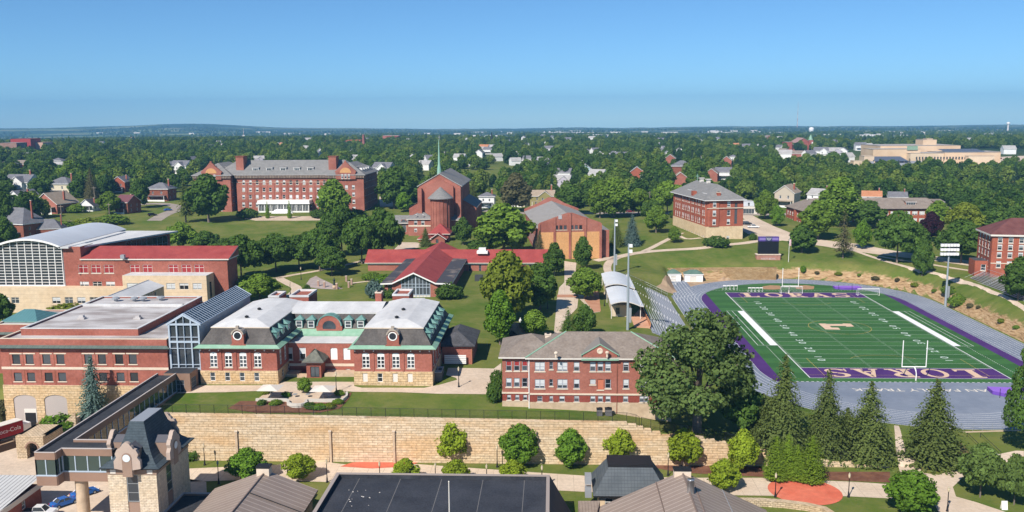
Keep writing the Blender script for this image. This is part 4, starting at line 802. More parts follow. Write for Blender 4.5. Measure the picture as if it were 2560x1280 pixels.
# --- foreground: tower, bridge
TX0,TY=float(at(250,1168,10)[0]),float(at(320,1165,9.4)[1])
def stair_tower():
    B=start('stair_tower','pale stone stair tower with steep dark slate roof and curved gable dormers')
    x0=TX0; x1=float(at(389,1166,9.4)[0]); Y=TY; Y1=Y+12.5; xc=(x0+x1)/2; st=stone_mat('pale_block',(.66,.55,.41),(.71,.61,.48),(.62,.49,.33),.8,.28,(.50,.40,.29)); PAN=mat('taupe_panel',(.27,.185,.14),.7,c2=(.30,.205,.155),s=3); ZT=9.0
    ws=1.95
    mb=MB()
    block(B,x0,Y,x1,Y1,-2.2,ZT-1.0,st,f=[((x1-x0)/2-ws/2,0,ws,ZT+1.2,None)],r=[(3.6,0,2.2,ZT+1.2,None)])
    MB().poly([(xc-ws/2,Y+.13,-2.2),(xc+ws/2,Y+.13,-2.2),(xc+ws/2,Y+.13,3.2),(xc-ws/2,Y+.13,3.2)],PAN).build('infill_panel',B); mb.poly([(x1-.13,Y+3.6,-2.2),(x1-.13,Y+5.8,-2.2),(x1-.13,Y+5.8,3.2),(x1-.13,Y+3.6,3.2)],PAN); mb.build('infill_panel',B)
    link('window',win_mesh(ws,4.6,'g13',frame=GREY),B,(xc,Y,3.3)); link('window',win_mesh(2.2,4.6,'g13',frame=GREY),B,(x1,Y+4.7,3.3),math.pi/2)
    mb=MB(); mb.box(x0-.1,Y-.1,ZT-1.,x1+.1,Y1+.1,ZT+.3,PAN); mb.build('frieze',B)
    R=(x0-.9,Y-.9,x1+.9,Y1+.9); zs=ZT+.3; mb=MB(); sl=mat('tower_slate',(.045,.062,.075),.8,c2=(.07,.092,.108),s=1.6,det=6,coord='world',stripes=[('Z',.42,.07,(.035,.048,.058))],fine=(.35,.2))
    prof=[(0,0),(.9,.35),(1.6,1.05),(2.3,2.2),(3.1,4.3),(3.75,6.6)]
    for (d0,h0),(d1,h1) in zip(prof,prof[1:]): frustum(mb,inset(R,d0),zs+h0,inset(R,d1),zs+h1,sl)
    frustum(mb,R,zs-.18,R,zs,DARK); q=inset(R,3.75); mb.poly([(q[0],q[1],zs+6.6),(q[2],q[1],zs+6.6),(q[2],q[3],zs+6.6),(q[0],q[3],zs+6.6)],GREY); mb.poly([(R[0],R[1],zs-.18),(R[2],R[1],zs-.18),(R[2],R[3],zs-.18),(R[0],R[3],zs-.18)][::-1],DARK); mb.build('roof',B)
    cs=mat('precast_scroll',(.40,.31,.26),.85,c2=(.45,.36,.30),s=2)
    def scroll(x,y,ang,side):
        c,s=math.cos(ang),math.sin(ang); mb=MB(); a=2.15
        half=[(.75,-.6),(.75,.5),(a,.75),(a,2.0),(a-.45,2.6),(a-.25,3.2),(a-.6,3.9),(1.15,4.0),(.95,4.35)]
        out=half+[(.75*math.cos(t),4.35+.75*math.sin(t)) for t in np.linspace(.3,math.pi-.3,7)]+[(-u,v) for u,v in half[::-1]]
        mb.vprism(out,-.55,.1,cs)
        mb.vprism([(-.78,-.6),(.78,-.6),(.78,2.6)]+[(.78*math.cos(t),2.6+.78*math.sin(t)) for t in np.linspace(.2,math.pi-.2,7)]+[(-.78,2.6)],-.62,-.52,PAN)
        mb.box(-1.25,.1,.6,1.25,2.6,3.4,PAN,skip='f'); mb.vprism([(-1.3,3.4),(1.3,3.4),(0,4.3)],.1,2.9,mat('dormer_roof',(.10,.10,.115)))
        o=mb.build('scroll_gable',B,fix=True,loc=(x,y,ZT-.3),rz=ang)
        rb=MB(); rb.poly([(.62*math.cos(t),-.68,2.55+.62*math.sin(t)) for t in np.linspace(0,2*math.pi,21)[:-1]],mat('clock_face',(.62,.68,.72),.4)); rb.build('round_face',o); 
    scroll(xc,Y-.75,0,0); scroll(x1+.75,Y+4.7,math.pi/2,0); scroll(x0-.75,Y+4.7,-math.pi/2,0); scroll(xc,Y1+.75,math.pi,0)
    for xx in (x0+.55,x1-1.45): boxes('vent_grille',B,[(xx,Y-.16,ZT-.85,xx+.9,Y-.11,ZT-.15)],OFFW)
    done(B,xc,(Y+Y1)/2,-2); return x0,x1,Y,Y1
TW=stair_tower()
def skybridge():
    B=start('skybridge','brown metal and glass skybridge running from the stone stair tower to the old hall')
    zt=11.5; PR=at(87,1131,zt); PR2=at(138,1131,zt); nx0,nx1,ny=float(PR[0]),float(PR2[0]),float(PR[1]); fx0,fx1,fy=-147.2,-143.4,-47.5; G=[]
    inn=at(183,1099,zt); L=fy-ny
    def edge(u,t): return (nx0+(fx0-nx0)*t if u==0 else nx1+(fx1-nx1)*t, ny+L*t)
    def bar(P,Q,z0,z1,m,mb,out=.0):
        (xa,ya),(xb,yb)=P,Q; d=Vector((xb-xa,yb-ya,0)).normalized(); nrm=Vector((d.y,-d.x,0)); a=Vector((xa,ya,0))+nrm*out; b=Vector((xb,yb,0))+nrm*out; e=nrm*-.25
        A=[a,b,b+e,a+e]; mb.prism([(p.x,p.y) for p in A],z0,z1,m)
    fl=mb=MB(); c=[edge(0,0),edge(1,0),edge(1,1),edge(0,1)]; mb.prism(c,5.9,7.5,BRNM); mb.build('floor_deck',B)
    mb=MB(); mb.prism([(x,y) for x,y in c],10.85,11.1,BLKR); mb.build('roof_deck',B)
    T=(float(inn[1])-ny)/L
    seg=[(edge(1,0),edge(1,T*.30)),(edge(1,T),edge(1,1)),(edge(0,1),edge(0,0)),(edge(0,0),edge(1,0))]
    mb=MB(); 
    for a,b in seg: bar(a,b,10.3,11.5,BRNM,mb,.12)
    o=mb.build('fascia',B,fix=True)
    mb=MB()
    for a,b in seg: bar(a,b,11.5,11.58,mat('coping',(.50,.45,.42)),mb,.16); bar(a,b,5.9,7.5,BRNM,mb,.12); bar(a,b,7.5,7.72,BLUEM,mb,.14)
    mb.build('sill_band',B,fix=True)
    g=mat('bridge_glass',(.035,.06,.05),.06,spec=.7); mb=MB(); mf=MB()
    for a,b in seg:
        d=Vector((b[0]-a[0],b[1]-a[1],0)); n=max(2,int(d.length/2.0)); mb.poly([(*a,7.7),(*b,7.7),(*b,10.35),(*a,10.35)],g)
        for i in range(n+1): p=Vector((*a,0))+d*(i/n); MB().box(p.x-.08,p.y-.08,7.7,p.x+.08,p.y+.08,10.35,BLUEM).build('mullion',B)
    mb.build('glazing',B)
    # short arm to the tower
    y0=edge(1,T*.30)[1]; y1=float(inn[1]); xa=edge(1,T*.5)[0]-.3; xb=TW[0]+.05
    mb=MB(); mb.box(xa,y0,5.9,xb,y1,7.5,BRNM); mb.build('floor_deck',B); mb=MB(); mb.box(xa,y0+.2,10.86,xb,y1-.2,11.12,BLKR); mb.build('roof_deck',B)
    mb=MB(); mb.box(xa+.2,y0-.05,10.3,xb,y0+.2,11.5,BRNM); mb.box(xa+.2,y1-.2,10.3,xb,y1+.05,11.5,BRNM); mb.build('fascia',B)
    mb=MB(); mb.box(xa+.2,y0-.1,11.5,xb,y0+.25,11.58,MT['coping']); mb.box(xa+.2,y1-.2,11.5,xb,y1+.1,11.58,MT['coping']); mb.box(xa+.3,y0-.08,7.5,xb,y0+.1,7.72,BLUEM); mb.build('coping_strip',B)
    mb=MB(); mb.poly([(xa+.3,y0+.05,7.7),(xb,y0+.05,7.7),(xb,y0+.05,10.35),(xa+.3,y0+.05,10.35)],g); mb.poly([(xb,y1-.05,7.5),(xa+.3,y1-.05,7.5),(xa+.3,y1-.05,10.35),(xb,y1-.05,10.35)],g); mb.build('glazing',B); mf=MB()
    for i in range(5): x=xa+.4+(xb-xa-.5)*i/4; boxes('mullion',B,[(x-.08,y0-.03,7.7,x+.08,y0+.13,10.35)],BLUEM)
    cx,cy=float(at(172,1217,5.9)[0]),y0+1.6; mb=MB(); mb.lathe([(1.0,-2.2),(1.0,5.9)],CONCW,24,cx,cy); mb.build('column',B,smooth=True)
    for t in (.45,.75): p=edge(0,t); boxes('pier',B,[(p[0]+.9,p[1]-.5,-2.2,p[0]+2.4,p[1]+.5,5.9)],CONCW)
    block(B,-145.9,-47.6,-140.3,-43.3,6.5,11.55,BRNM,f=[(2.4,.6,1.9,3.0,'g23',{'frame':GREY})],r=[(.6,.8,2.6,3.0,'g43',{'frame':GREY})],topm=BLKR,name='lobby')
    done(B,cx,cy,-2)
skybridge()
# --- the brick hall above the retaining wall
def brick_hall():
    B=start('brick_hall','three storey rose brick hall with hipped brown roof and small pediment, above the retaining wall')
    Y=-54.5; x0=-73.9; x1=-40.3; xs=X_(1322,950,Y); Yb=-39.5; zf,ze=8.25,17.05
    wk=lambda *bl:[{'sill':TRIM,'blind':b,'frame':mat('grey_frame',(.36,.38,.42))} for b in bl]
    def wn(px,pt,pb,w,st,b): return (px,pt,pb,w,st,b)
    rows=[]
    G=MT['grey_frame'] if 'grey_frame' in MT else mat('grey_frame',(.36,.38,.42))
    def add(px,pt,pb,w,st='dh',b=0.,fr=None): rows.append((px,pt,pb,w,st,{'sill':TRIM,'blind':b,'frame':fr or G}))
    for p,b in ((1272,2.5),(1292,2.5),(1312,2.5)): add(p,903,927,1.15,'dh',b)
    for p,b in ((1272,.55),(1292,.55),(1312,0)): add(p,945,967,1.15,'dh',b)
    for p in (1272.5,1293,1313): add(p,987,1000,.8,'dh',.4)
    for p,w,st,b in ((1349.5,2.0,'pair',.9),(1378,.7,'dh',0),(1406,2.0,'pair',.9),(1441.5,1.15,'dh',.6),(1482,1.15,'dh',.55),(1501,1.15,'dh',.55),(1520,1.15,'dh',.7),(1565,1.15,'dh',.3),(1611,2.0,'pair',.6),(1650,1.15,'dh',.6)): add(p,905,928 if w>.8 else 923,w,st,b)
    for p,w,st,b in ((1349.5,2.0,'pair',.8),(1378,.7,'dh',0),(1406,2.0,'pair',.7),(1441.5,1.15,'dh',.5),(1520,1.15,'dh',0),(1565,1.15,'dh',.7),(1611,2.0,'pair',.5),(1650,1.15,'dh',.6)): add(p,948,971 if w>.8 else 965,w,st,b)
    OB=mat('new_brick_infill',(.50,.16,.09)); add(1482,948,961,1.15,'panel',0,mat('grey_panel',(.45,.47,.48))); add(1501,948,974,1.2,'panel',0,OB)
    for p,w,b in ((1349.5,1.0,0),(1378,.7,.3),(1405,1.05,.5),(1441.5,1.0,.3),(1482,1.0,.4),(1501,1.0,.4),(1520,1.0,.6),(1564,1.0,.4),(1605,1.0,.4),(1615,1.0,.4),(1650,1.0,.4)): add(p,990,1007,w,'dh',b)
    def ops(xa,xb,ya,z0,z1):
        o=[]
        for px,pt,pb,w,st,kw in rows:
            xc=X_(px,(pt+pb)/2,ya); za,zb=Z_(px,pb,ya),Z_(px,pt,ya)
            za=max(za,z0+.1) if za<z0+.1 and zb>z0+.7 else za
            if xa+.3<xc<xb-.3 and za>z0+.05 and zb<z1+.3: o.append((xc-w/2-xa,za-z0,w,min(zb,z1-.1)-za,st,kw))
        return o
    zb=9.6
    for xa,xb,ya,z0 in ((x0,xs,Y+.6,3.5),(xs,x1,Y,3.0)):
        block(B,xa-.05,ya-.05,xb+.05,Yb,z0,8.15,CONCW,name='foundation',top=False)
        block(B,xa,ya,xb,Yb,8.15,9.65,brick('banded_brick',(.22,.055,.04),(.28,.075,.055)) if 'banded_brick' not in MT else MT['banded_brick'],f=ops(xa,xb,ya,8.15,9.65),top=False,name='base_course')
        mb=MB(); mb.box(xa-.1,ya-.16,9.66,xb+.1,Yb,9.98,TRIM); mb.build('band_course',B)
        block(B,xa,ya,xb,Yb,9.98,ze,BRK2,f=ops(xa,xb,ya,9.98,ze),r=row(0,14,4,11,1.15,1.9,'dh',wk(.5,0,.4),9.98)+row(0,14,4,14.4,1.15,1.9,'dh',wk(.5,0),9.98),l=row(0,14,4,11,1.15,1.9,'dh',wk(.5,0,.4),9.98)+row(0,14,4,14.4,1.15,1.9,'dh',wk(.5,0),9.98))
    hip(B,x0,Y+.6,xs+6,Yb,ze,3.0,SHIB,over=.7,fas=OFFW); hip(B,xs,Y,x1,Yb,ze+.02,3.45,SHIB,over=.7,fas=OFFW)
    zr=ze+3.75; yr=(Y+Yb)/2
    mb=MB(); mb.tube([(xs-.6,Y-.6,ze+.36),(xs+7.5,yr,zr)],.16,COPP,6); mb.build('copper_hip',B); mb=MB(); mb.tube([(x1+.6,Y-.6,ze+.36),(x1-7.5,yr,zr)],.13,COPP,6); mb.build('copper_hip',B)
    a,b=X_(1457,890,Y-.4),X_(1543,890,Y-.4); c=(a+b)/2; zg=ze+.75
    block(B,a,Y-.35,b,Y+1.2,ze-.05,zg+.25,BRK2,name='gable_base',top=False)
    mb=MB(); mb.box(a-.3,Y-.85,ze-.1,b+.3,Y-.3,ze+.2,COPP); mb.build('copper_sill',B)
    gable(B,a,Y-.35,b,Y+5.2,zg+.25,2.0,mat('brown_shingle2',(.22,.20,.18)),'y',.35,fas=COPP,wall=BRK2,oend=.2)
    mb=MB(); mb.lathe([(.62,0),(.55,.12),(.33,.14),(.3,.05),(0.01,.04)],TRIM,16); o=mb.build('roundel',B,loc=(c,Y-.36,zg+.95)); o.rotation_euler=(math.pi/2,0,0)
    for px,py in ((1336,847),(1390,885),(1518,884)): p=at(px,py,18.5); pipe_vent(B,p[0],p[1],17.8,.3,.8,TRIM)
    chimney(B,X_(1370,842,-45),-45,19,Z_(1370,837,-45),1.2,1.0,TRIM)
    mb=MB(); mb.box(xs-.05,Y-.16,3.2,xs+.12,Y-.02,17,WHITE); mb.build('downpipe',B); xd=X_(1542.5,950,Y); mb=MB(); mb.box(xd-.06,Y-.14,3.2,xd+.08,Y-.02,17,BRKD); mb.build('downpipe',B)
    done(B,-57,-47,5)
brick_hall()
# --- low cross-plan building with red roofs
def cross_building():
    B=start('cross_plan_hall','low brick building with red cross-plan roofs and a tall glass gable')
    Y=47.5; x0,x1=-117.2,-96.1; xc=X_(1035,690,Y); zb=8.2; ze=13.5; za=16.9; Yr=118.; hw=6.9
    gl0,gl1=X_(1004,720,Y),X_(1075,720,Y)
    block(B,x0+.3,Y,x1-.3,Y+52,zb,ze-.1,BRK2,f=[(X_(973,720,Y)-.7-x0,.6,1.3,4.2,'g12',{'frame':DARK}),(gl0-x0-.3,.3,gl1-gl0,5.0,None),(X_(1103,720,Y)-.7-x0,.6,1.3,4.2,'g12',{'frame':DARK})],r=[(4+5*i,.6,1.2,4.0,'g13',{'frame':GREY}) for i in range(9)],top=False)
    mb=MB(); mb.poly([(gl0-.4,Y+.02,ze-.2),(gl1+.4,Y+.02,ze-.2),(xc+hw,Y+.02,ze-.2),(xc,Y+.02,za-.4),(xc-hw,Y+.02,ze-.2)],GLASS); mb.poly([(gl0,Y+.13,zb),(gl1,Y+.13,zb),(gl1,Y+.13,ze),(gl0,Y+.13,ze)],GLASS); mb.build('glazing',B)
    mb=MB(); n=8
    for i in range(n+1):
        x=gl0+(gl1-gl0)*i/n; mb.box(x-.08 if i!=4 else x-.16,Y-.06,zb+.1,x+.08 if i!=4 else x+.16,Y+.12,za-.5-(za-ze)*abs(x-xc)/hw,BLUEM)
    for z in (zb+1.3,11.9,12.9): mb.box(gl0,Y-.07,z,gl1,Y+.1,z+.16,BLUEM)
    mb.build('mullion_frame',B); mb=MB(); mb.box(gl0,Y-.02,zb,gl1,Y+.14,zb+1.2,OFFW); mb.build('spandrel',B)
    # nave roof: red centre, dark lower aisles
    def slab(P,m,nm):
        mb=MB(); up=P; dn=[(a,b,c-.45) for a,b,c in P]; mb.poly(up,m); mb.poly(dn[::-1],WHITE)
        for i in range(4): j=(i+1)%4; mb.poly([dn[i],dn[j],up[j],up[i]],WHITE)
        return mb.build(nm,B)
    o=1.2; e=.0
    slab([(xc,Y-o,za),(xc,Yr,za),(xc-hw,Yr,ze+.1),(xc-hw,Y-o,ze+.1)],REDR,'roof'); slab([(xc+hw,Y-o,ze+.1),(xc+hw,Yr,ze+.1),(xc,Yr,za),(xc,Y-o,za)],REDR,'roof')
    slab([(xc-hw,Y-o,ze+.1),(xc-hw,Y+53,ze+.1),(x0-.7,Y+53,ze-.05),(x0-.7,Y-o,ze-.05)],mat('aisle_roof',(.06,.06,.07),.9,c2=(.33,.27,.22),s=9,det=6,coord='world',ramp=(.55,.75)),'aisle_roof'); slab([(x1+.7,Y-o,ze-.05),(x1+.7,Y+53,ze-.05),(xc+hw,Y+53,ze+.1),(xc+hw,Y-o,ze+.1)],MT['aisle_roof'],'aisle_roof')
    # transepts
    yt=float(at(930,655,12.6)[1]); xl=float(at(915,655,12.6)[0]); xr=-66.; wd=14.
    block(B,xl+.5,yt+.8,x0+4,yt+wd,zb,12.4,BRK2,f=[(17.0-.5,1.2,4,3,'g32',{'frame':GREY})] if x0+4-xl>22 else (),top=False,name='wing_wall'); block(B,x1-3,yt+.8,xr-.5,yt+wd,zb,12.4,BRK2,f=[(4.5+3.7*i,.5,.9,3.8,'g13',{'frame':GREY}) for i in range(7)],top=False,name='wing_wall')
    mb=MB(); mb.box(xl+.3,yt+.6,11.5,x0+4,yt+.78,12.3,WHITE); mb.build('fascia_band',B); mb=MB(); mb.box(x1-3,yt+.6,11.5,xr-.3,yt+.78,12.3,WHITE); mb.build('fascia_band',B)
    gable(B,xl,yt+.5,xc,yt+wd,12.4,3.6,REDR,'x',.6,fas=OFFW,wall=BRK2); gable(B,xc,yt+.5,xr,yt+wd,12.4,3.6,REDR,'x',.6,fas=OFFW,wall=BRK2)
    block(B,xc-9,yt+wd,xc+9,Yr,zb,12.8,BRK2,top=True,topm=DSH,name='rear_wall')
    mb=MB(); p=at(1206,628,16.); mb.box(p[0]-2,p[1]-1.2,15.2,p[0]+2,p[1]+1.2,16.2,WHITE); mb.box(p[0]-1.3,p[1]-.8,16.2,p[0]+1.3,p[1]+.8,17.3,WHITE); mb.build('roof_cupola',B)
    mb=MB(); p=at(1197,703,9); mb.box(p[0]-1.4,p[1],8.4,p[0]+1.3,p[1]+2,11,mat('vent_box',(.06,.065,.07))); mb.build('ventilation_unit',B)
    done(B,xc,80,8.5)
cross_building()
# --- science building: barrel roof, long red-roofed range, limestone front
def science():
    B=start('barrel_roof_building','large brick and limestone building with curved white metal roof and arched glass front')
    Y=38.; x0,x1=-236.,-214.6; zb,zs,za=14.3,26.2,28.6; xm=(x0+x1)/2; W=(x1-x0)/2
    R=(W*W+(za-zs)**2)/(2*(za-zs)); th=math.asin(W/R)
    arc_=[(xm+R*math.sin(t),za-R+R*math.cos(t)) for t in np.linspace(-th,th,17)]
    mb=MB(); mb.poly([(x0+.3,Y+.3,zb),(x1-.3,Y+.3,zb)]+[(x,Y+.3,z-.1) for x,z in arc_[::-1]],GLASS); mb.poly([(x1-.25,Y+.3,zb),(x1-.25,Y+7,zb),(x1-.25,Y+7,zs),(x1-.25,Y+.3,zs)],GLASS); mb.build('glazing',B)
    mb=MB(); n=9
    topz=lambda x: za-R+math.sqrt(max(R*R-(x-xm)**2,0))
    for i in range(n+1): x=x0+.3+(x1-x0-.6)*i/n; mb.box(x-.1,Y+.02,zb,x+.1,Y+.28,topz(x)-.15,WHITE)
    for k in range(16):
        z=zb+(za-zb)*k/16.
        xa=x0+.3
        if z>zs: dx=math.sqrt(max(R*R-(z-za+R)**2,0))-.3; mb.box(xm-dx,Y+.05,z-.06,xm+dx,Y+.26,z+.06,WHITE)
        else: mb.box(x0+.2,Y+.05,z-.06,x1-.2,Y+.26,z+.06,WHITE)
    for k in range(12): z=zb+(zs-zb)*k/12; mb.box(x1-.22,Y+.3,z-.09,x1-.05,Y+7,z+.09,WHITE)
    for k in range(4): mb.box(x1-.2,Y+.3+k*2.2,zb,x1-.02,Y+.5+k*2.2,zs,WHITE)
    mb.build('mullion_grid',B)
    mb=MB(); mb.box(x0-.2,Y-.3,zb-1.1,x1+.2,Y+7,zb,WHITE); mb.build('soffit_band',B)
    yb=80.; mb=MB()
    out=[(x,z+.35) for x,z in arc_]; rows=[[(x,yy,z) for x,z in out] for yy in (Y-1.0,yb)]; mb.grid(rows[::-1],WHMT)
    for i in range(16): (xa,za_),(xb,zb_)=arc_[i],arc_[i+1]; mb.poly([(xa,Y-1,za_-.25),(xb,Y-1,zb_-.25),(xb,Y-1,zb_+.36),(xa,Y-1,za_+.36)],WHITE); mb.poly([(xb,Y-1,zb_-.25),(xa,Y-1,za_-.25),(xa,yb,za_-.25),(xb,yb,zb_-.25)],WHITE)
    mb.poly([(x,yb,z) for x,z in out],WHITE)
    mb.box(x1-.6,Y-1,zs-.3,x1+2.6,yb-6,zs+.25,MEMB); mb.build('barrel_roof',B,smooth=False)
    block(B,x0+1,Y+7,x1,yb,4,zs-.35,BRK,r=[(24,12.6,16,8.0,'g45',{'frame':BLUEM})] ,top=False,name='wall'); block(B,x0+1,Y+1.2,x1-.4,Y+6.9,4,zb-1.1,BRK,f=[(1.2+4.45*i,6.6,3.2,2.0,'g42',{'frame':GREY}) for i in range(5)],top=False,name='lower_wall')
    yb2=78.
    block(B,x1+.02,Y+.4,-209.1,Y+8,4,26.3,BRK3 if False else BRK,topm=MEMB,name='stair_block'); mb=MB(); mb.poly([(x1+.1,Y+12,24.5),(-209.1,Y+12,24.5),(-209.1,Y+13,24.5),(x1+.1,Y+13,24.5)],MEMB); mb.build('roof_edge',B)
    xe=-163.2; ze=22.6
    ups=pxrow(Y,-209.1,4,[(p,662,683,3.0) for p in (208,240,272,337,369,433.5,466,498)],'cross',({'frame':OFFW,'blind':2.97,'sill':TRIM},)); los=pxrow(Y,-209.1,4,[(p,704,719,2.9) for p in (211,243.5,276)],'cross',({'frame':OFFW,'blind':.5},{'frame':OFFW},))
    block(B,-209.1,Y,xe,Y+8.4,4,ze,BRK,f=ups+los,top=False,name='range_wall')
    mb=MB(); e=xe+.6; mb.poly([(-209.05,Y-.4,ze),(e,Y-.4,ze),(e,Y+8.5,ze+2.8),(-209.05,Y+8.5,ze+2.8)],REDR); mb.poly([(e,Y-.4,ze),(e,Y+8.5,ze),(e,Y+8.5,ze+2.8)],BRK); mb.poly([(e,Y+8.5,ze),(-209.05,Y+8.5,ze),(-209.05,Y+8.5,ze+2.8),(e,Y+8.5,ze+2.8)],BRK); mb.poly([(e+.05,Y-.42,ze-.3),(e+.05,Y+8.5,ze+2.5),(e+.05,Y+8.5,ze+2.85),(e+.05,Y-.42,ze+.06)],OFFW); mb.box(-209.05,Y-.45,ze-.35,e,Y+8.5,ze-.002,OFFW); mb.build('red_roof',B)
    mb=MB(); dp=[(-214.4,46.),(-198.,77.5)]; an=math.atan2(31.5,16.4); Ld=math.hypot(31.5,16.4); op=[(Ld*.50,13.2,Ld*.47,7.6)]; facade(mb,BRK,(*dp[0],4),an,Ld,21.6,op); mb.poly([(-198,77.5,4),(-214.4,77.5,4),(-214.4,77.5,25.6),(-198,77.5,25.6)],BRK); mb.build('wing_wall',B); link('window',win_mesh(round(Ld*.47,1),7.6,'g83',frame=BLUEM),B,(dp[0][0]+math.cos(an)*Ld*.735,dp[0][1]+math.sin(an)*Ld*.735,17.2),an)
    mb=MB(); mb.prism([(-214.5,38.5),(-210.,38.5),(-195.6,78.8),(-214.5,79.5)],25.62,26.1,MEMB); mb.build('flat_roof',B)
    mb=MB(); p=at(307,640,23.6); mb.box(p[0]-.6,p[1]-.5,22.8,p[0]+.6,p[1]+.6,24.0,GREY); mb.build('roof_vent',B)
    # limestone ground storeys
    Yl=Y-3.5
    lw=pxrow(Yl,x0-8,2,[(p,743,758.5,2.5) for p in (14,38)]+[(p,743,759,2.6) for p in (141,172.5,203.5,235)],'cross',({'frame':OFFW,'blind':.6},{'frame':OFFW}))
    block(B,x0-8,Yl,-190,Y+6,2,Z_(100,720,Yl),CAST,f=lw,name='stone_base')
    Y2=Y-6.; sx0,sx1=X_(306,700,Y2),X_(516,700,Y2); sz=Z_(400,689,Y2)
    s2=pxrow(Y2,sx0,2,[(p,708,724,2.8) for p in (427,460,493)]+[(p,745,760,2.8) for p in (433,464,495)]+[(332,708,724,3.6)],'cross',({'frame':OFFW,'blind':.9},{'frame':OFFW,'blind':.4}))
    block(B,sx0,Y2,sx1,Y+2,2,sz,CAST,f=s2,r=[(2.2,9,1.6,5,'g13',{'frame':DARK})],name='stone_front',topm=MEMB); done(B,-195,50,6)
science()
# --- chapel
def chapel():
    B=start('chapel','tall brick chapel with round apse tower, steep gable and slender green spire')
    Y=195.; zb=8.5; xl,xr=X_(1048,520,Y),X_(1152,520,Y); xc=(xl+xr)/2; ze=Z_(1050,464,Y); za=Z_(1100,434,Y)
    block(B,xl,Y,xr,Y+46,zb,ze,BRK2,top=False); 
    mb=MB(); mb.poly([(xl,Y-.02,ze),(xr,Y-.02,ze),(xc,Y-.02,za)],BRK2); mb.build('gable_wall',B)
    gable(B,xl,Y,xr,Y+46,ze-.2,za-ze,SHIN,'y',.8,fas=LGSH,th=.4,oend=.4)
    a0,a1=X_(1066,520,Y-1.5),X_(1134,520,Y-1.5); zg=Z_(1100,447,Y-1.5); zq=Z_(1066,466,Y-1.5); mb=MB(); mb.vprism([(a0,zb),(a1,zb),(a1,zq),((a0+a1)/2,zg),(a0,zq)],Y-1.5,Y-.05,BRK2); mb.build('front_panel',B,fix=True)
    for x in (xl-.3,xr-1.6): boxes('buttress',B,[(x,Y-2.2,zb,x+1.9,Y-.01,Z_(1060,470,Y))],BRK2)
    r=(X_(1126,540,Y-8)-X_(1076,540,Y-8))/2; tx=X_(1101,540,Y-8); ty=Y-6; zt=Z_(1101,497,Y-8); mb=MB(); mb.lathe([(r,zb),(r,zt),(r*1.0,zt+.1)],BRK2,40,tx,ty); mb.build('apse_wall',B,smooth=True)
    for k in range(9):
        t=math.pi+math.pi*(k+.5)/9; q=lambda rr,s:(tx+rr*math.cos(t+s),ty+rr*math.sin(t+s)); mb=MB(); mb.prism([q(r-.1,-.025),q(r+.22,-.02),q(r+.22,.02),q(r-.1,.025)],zb,zt-.1,BRK2); mb.build('apse_rib',B)
    mb=MB(); mb.lathe([(r+1.3,zt),(r+1.3,zt+.3),(.4,zt+5.2),(.05,zt+5.4)],SHIN,32,tx,ty); mb.lathe([(r-.2,zt-.1),(r+1.3,zt-.02)],WHITE,32,tx,ty); mb.build('apse_roof',B)
    # side aisles and low wings
    for s in(-1,1):
        ex=xl-6.5 if s<0 else xr; block(B,ex,Y+10,ex+6.5,Y+44,zb,21.5,BRK2,top=False,name='aisle_wall'); mb=MB()
        ix=xl if s<0 else xr; ox=ex if s<0 else ex+6.5; P=[(ox-s*-.4,Y+9.6,21.5),(ix,Y+9.6,25.5),(ix,Y+44.4,25.5),(ox-s*-.4,Y+44.4,21.5)]; mb.poly(P if s>0 else P,SHIN); mb.poly([(ox,Y+10,21.5),(ix,Y+10,21.5),(ix,Y+10,25.5)],BRK2); mb.build('aisle_roof',B,fix=False)
    wx0=X_(1021,570,Y-6); block(B,wx0,Y-6,tx-r+.5,Y+6,zb-1,17.6,BRK2,f=pxrow(Y-6,wx0,zb-1,[(1039,551,563,1.6),(1057,551,563,1.6),(1039,571,580,1.4),(1040,535,540,.8),(1057,535,540,.8)],'dh',({'blind':.4},)),name='sacristy_wall',top=False); hip(B,wx0,Y-6,tx-r+.5,Y+6,17.6,3.2,SHIN,over=.8,fas=OFFW)
    mb=MB(); mb.box(wx0+.02,Y-6.07,15.2-1,tx-r,Y-6.005,14.9,TRIM,skip='k'); mb.build('band_course',B)
    ex1=X_(1150,570,Y-4); block(B,tx+r-.3,Y-3,ex1+.2,Y+6,zb,16.8,BRK2,f=[(1.6,4.5,1,1.6,'dh')],name='sacristy_wall',top=False); hip(B,tx+r-1,Y-3,ex1+.2,Y+6,16.8,3.,SHIN,over=.8,fas=OFFW)
    lx0=X_(962,560,Y-2); block(B,lx0,Y-2,wx0+.1,Y+9,zb,15.6,BRK2,f=[((wx0-lx0)*.66,2.6,2.4,6.0,'arch',{'frame':TRIM,'wall':BRK2})],name='link_wall',top=False); gable(B,lx0-3,Y-2,wx0+2,Y+9,15.6,2.8,SHIN,'x',.8,fas=OFFW,wall=BRK2)
    zs=float(za); sy=Y+12; mb=MB(); mb.lathe([(1.2,zs-2),(1.0,zs+1.2),(.62,zs+4),(.13,Z_(1098,349,sy))],mat('spire_copper',(.24,.42,.34),.6),8,X_(1098,420,sy),sy); mb.build('spire',B)
    zt2=Z_(1098,349,sy); xs=X_(1098,350,sy); mb=MB(); mb.box(xs-.08,sy-.08,zt2-.2,xs+.08,sy+.08,zt2+2.0,GREY); mb.box(xs-.6,sy-.07,zt2+1.1,xs+.6,sy+.07,zt2+1.3,GREY); mb.build('cross',B)
    done(B,tx,Y+15,9)
    # red-roofed pavilion in front
    P=start('red_roof_pavilion','small brick pavilion with stepped red hipped roofs in front of the chapel'); p=at(1098,607,9.2); px,py=float(p[0]),float(p[1]); w=X_(1125,580,py)-X_(1075,580,py); hw=w/2
    block(P,px-hw+.5,py+1,px+hw-.5,py+w,8.6,13.0,BRK2,top=False); hip(P,px-hw+.5,py+1,px+hw-.5,py+w,13.0,4.2,REDR,over=1.0,fas=OFFW,axis='y')
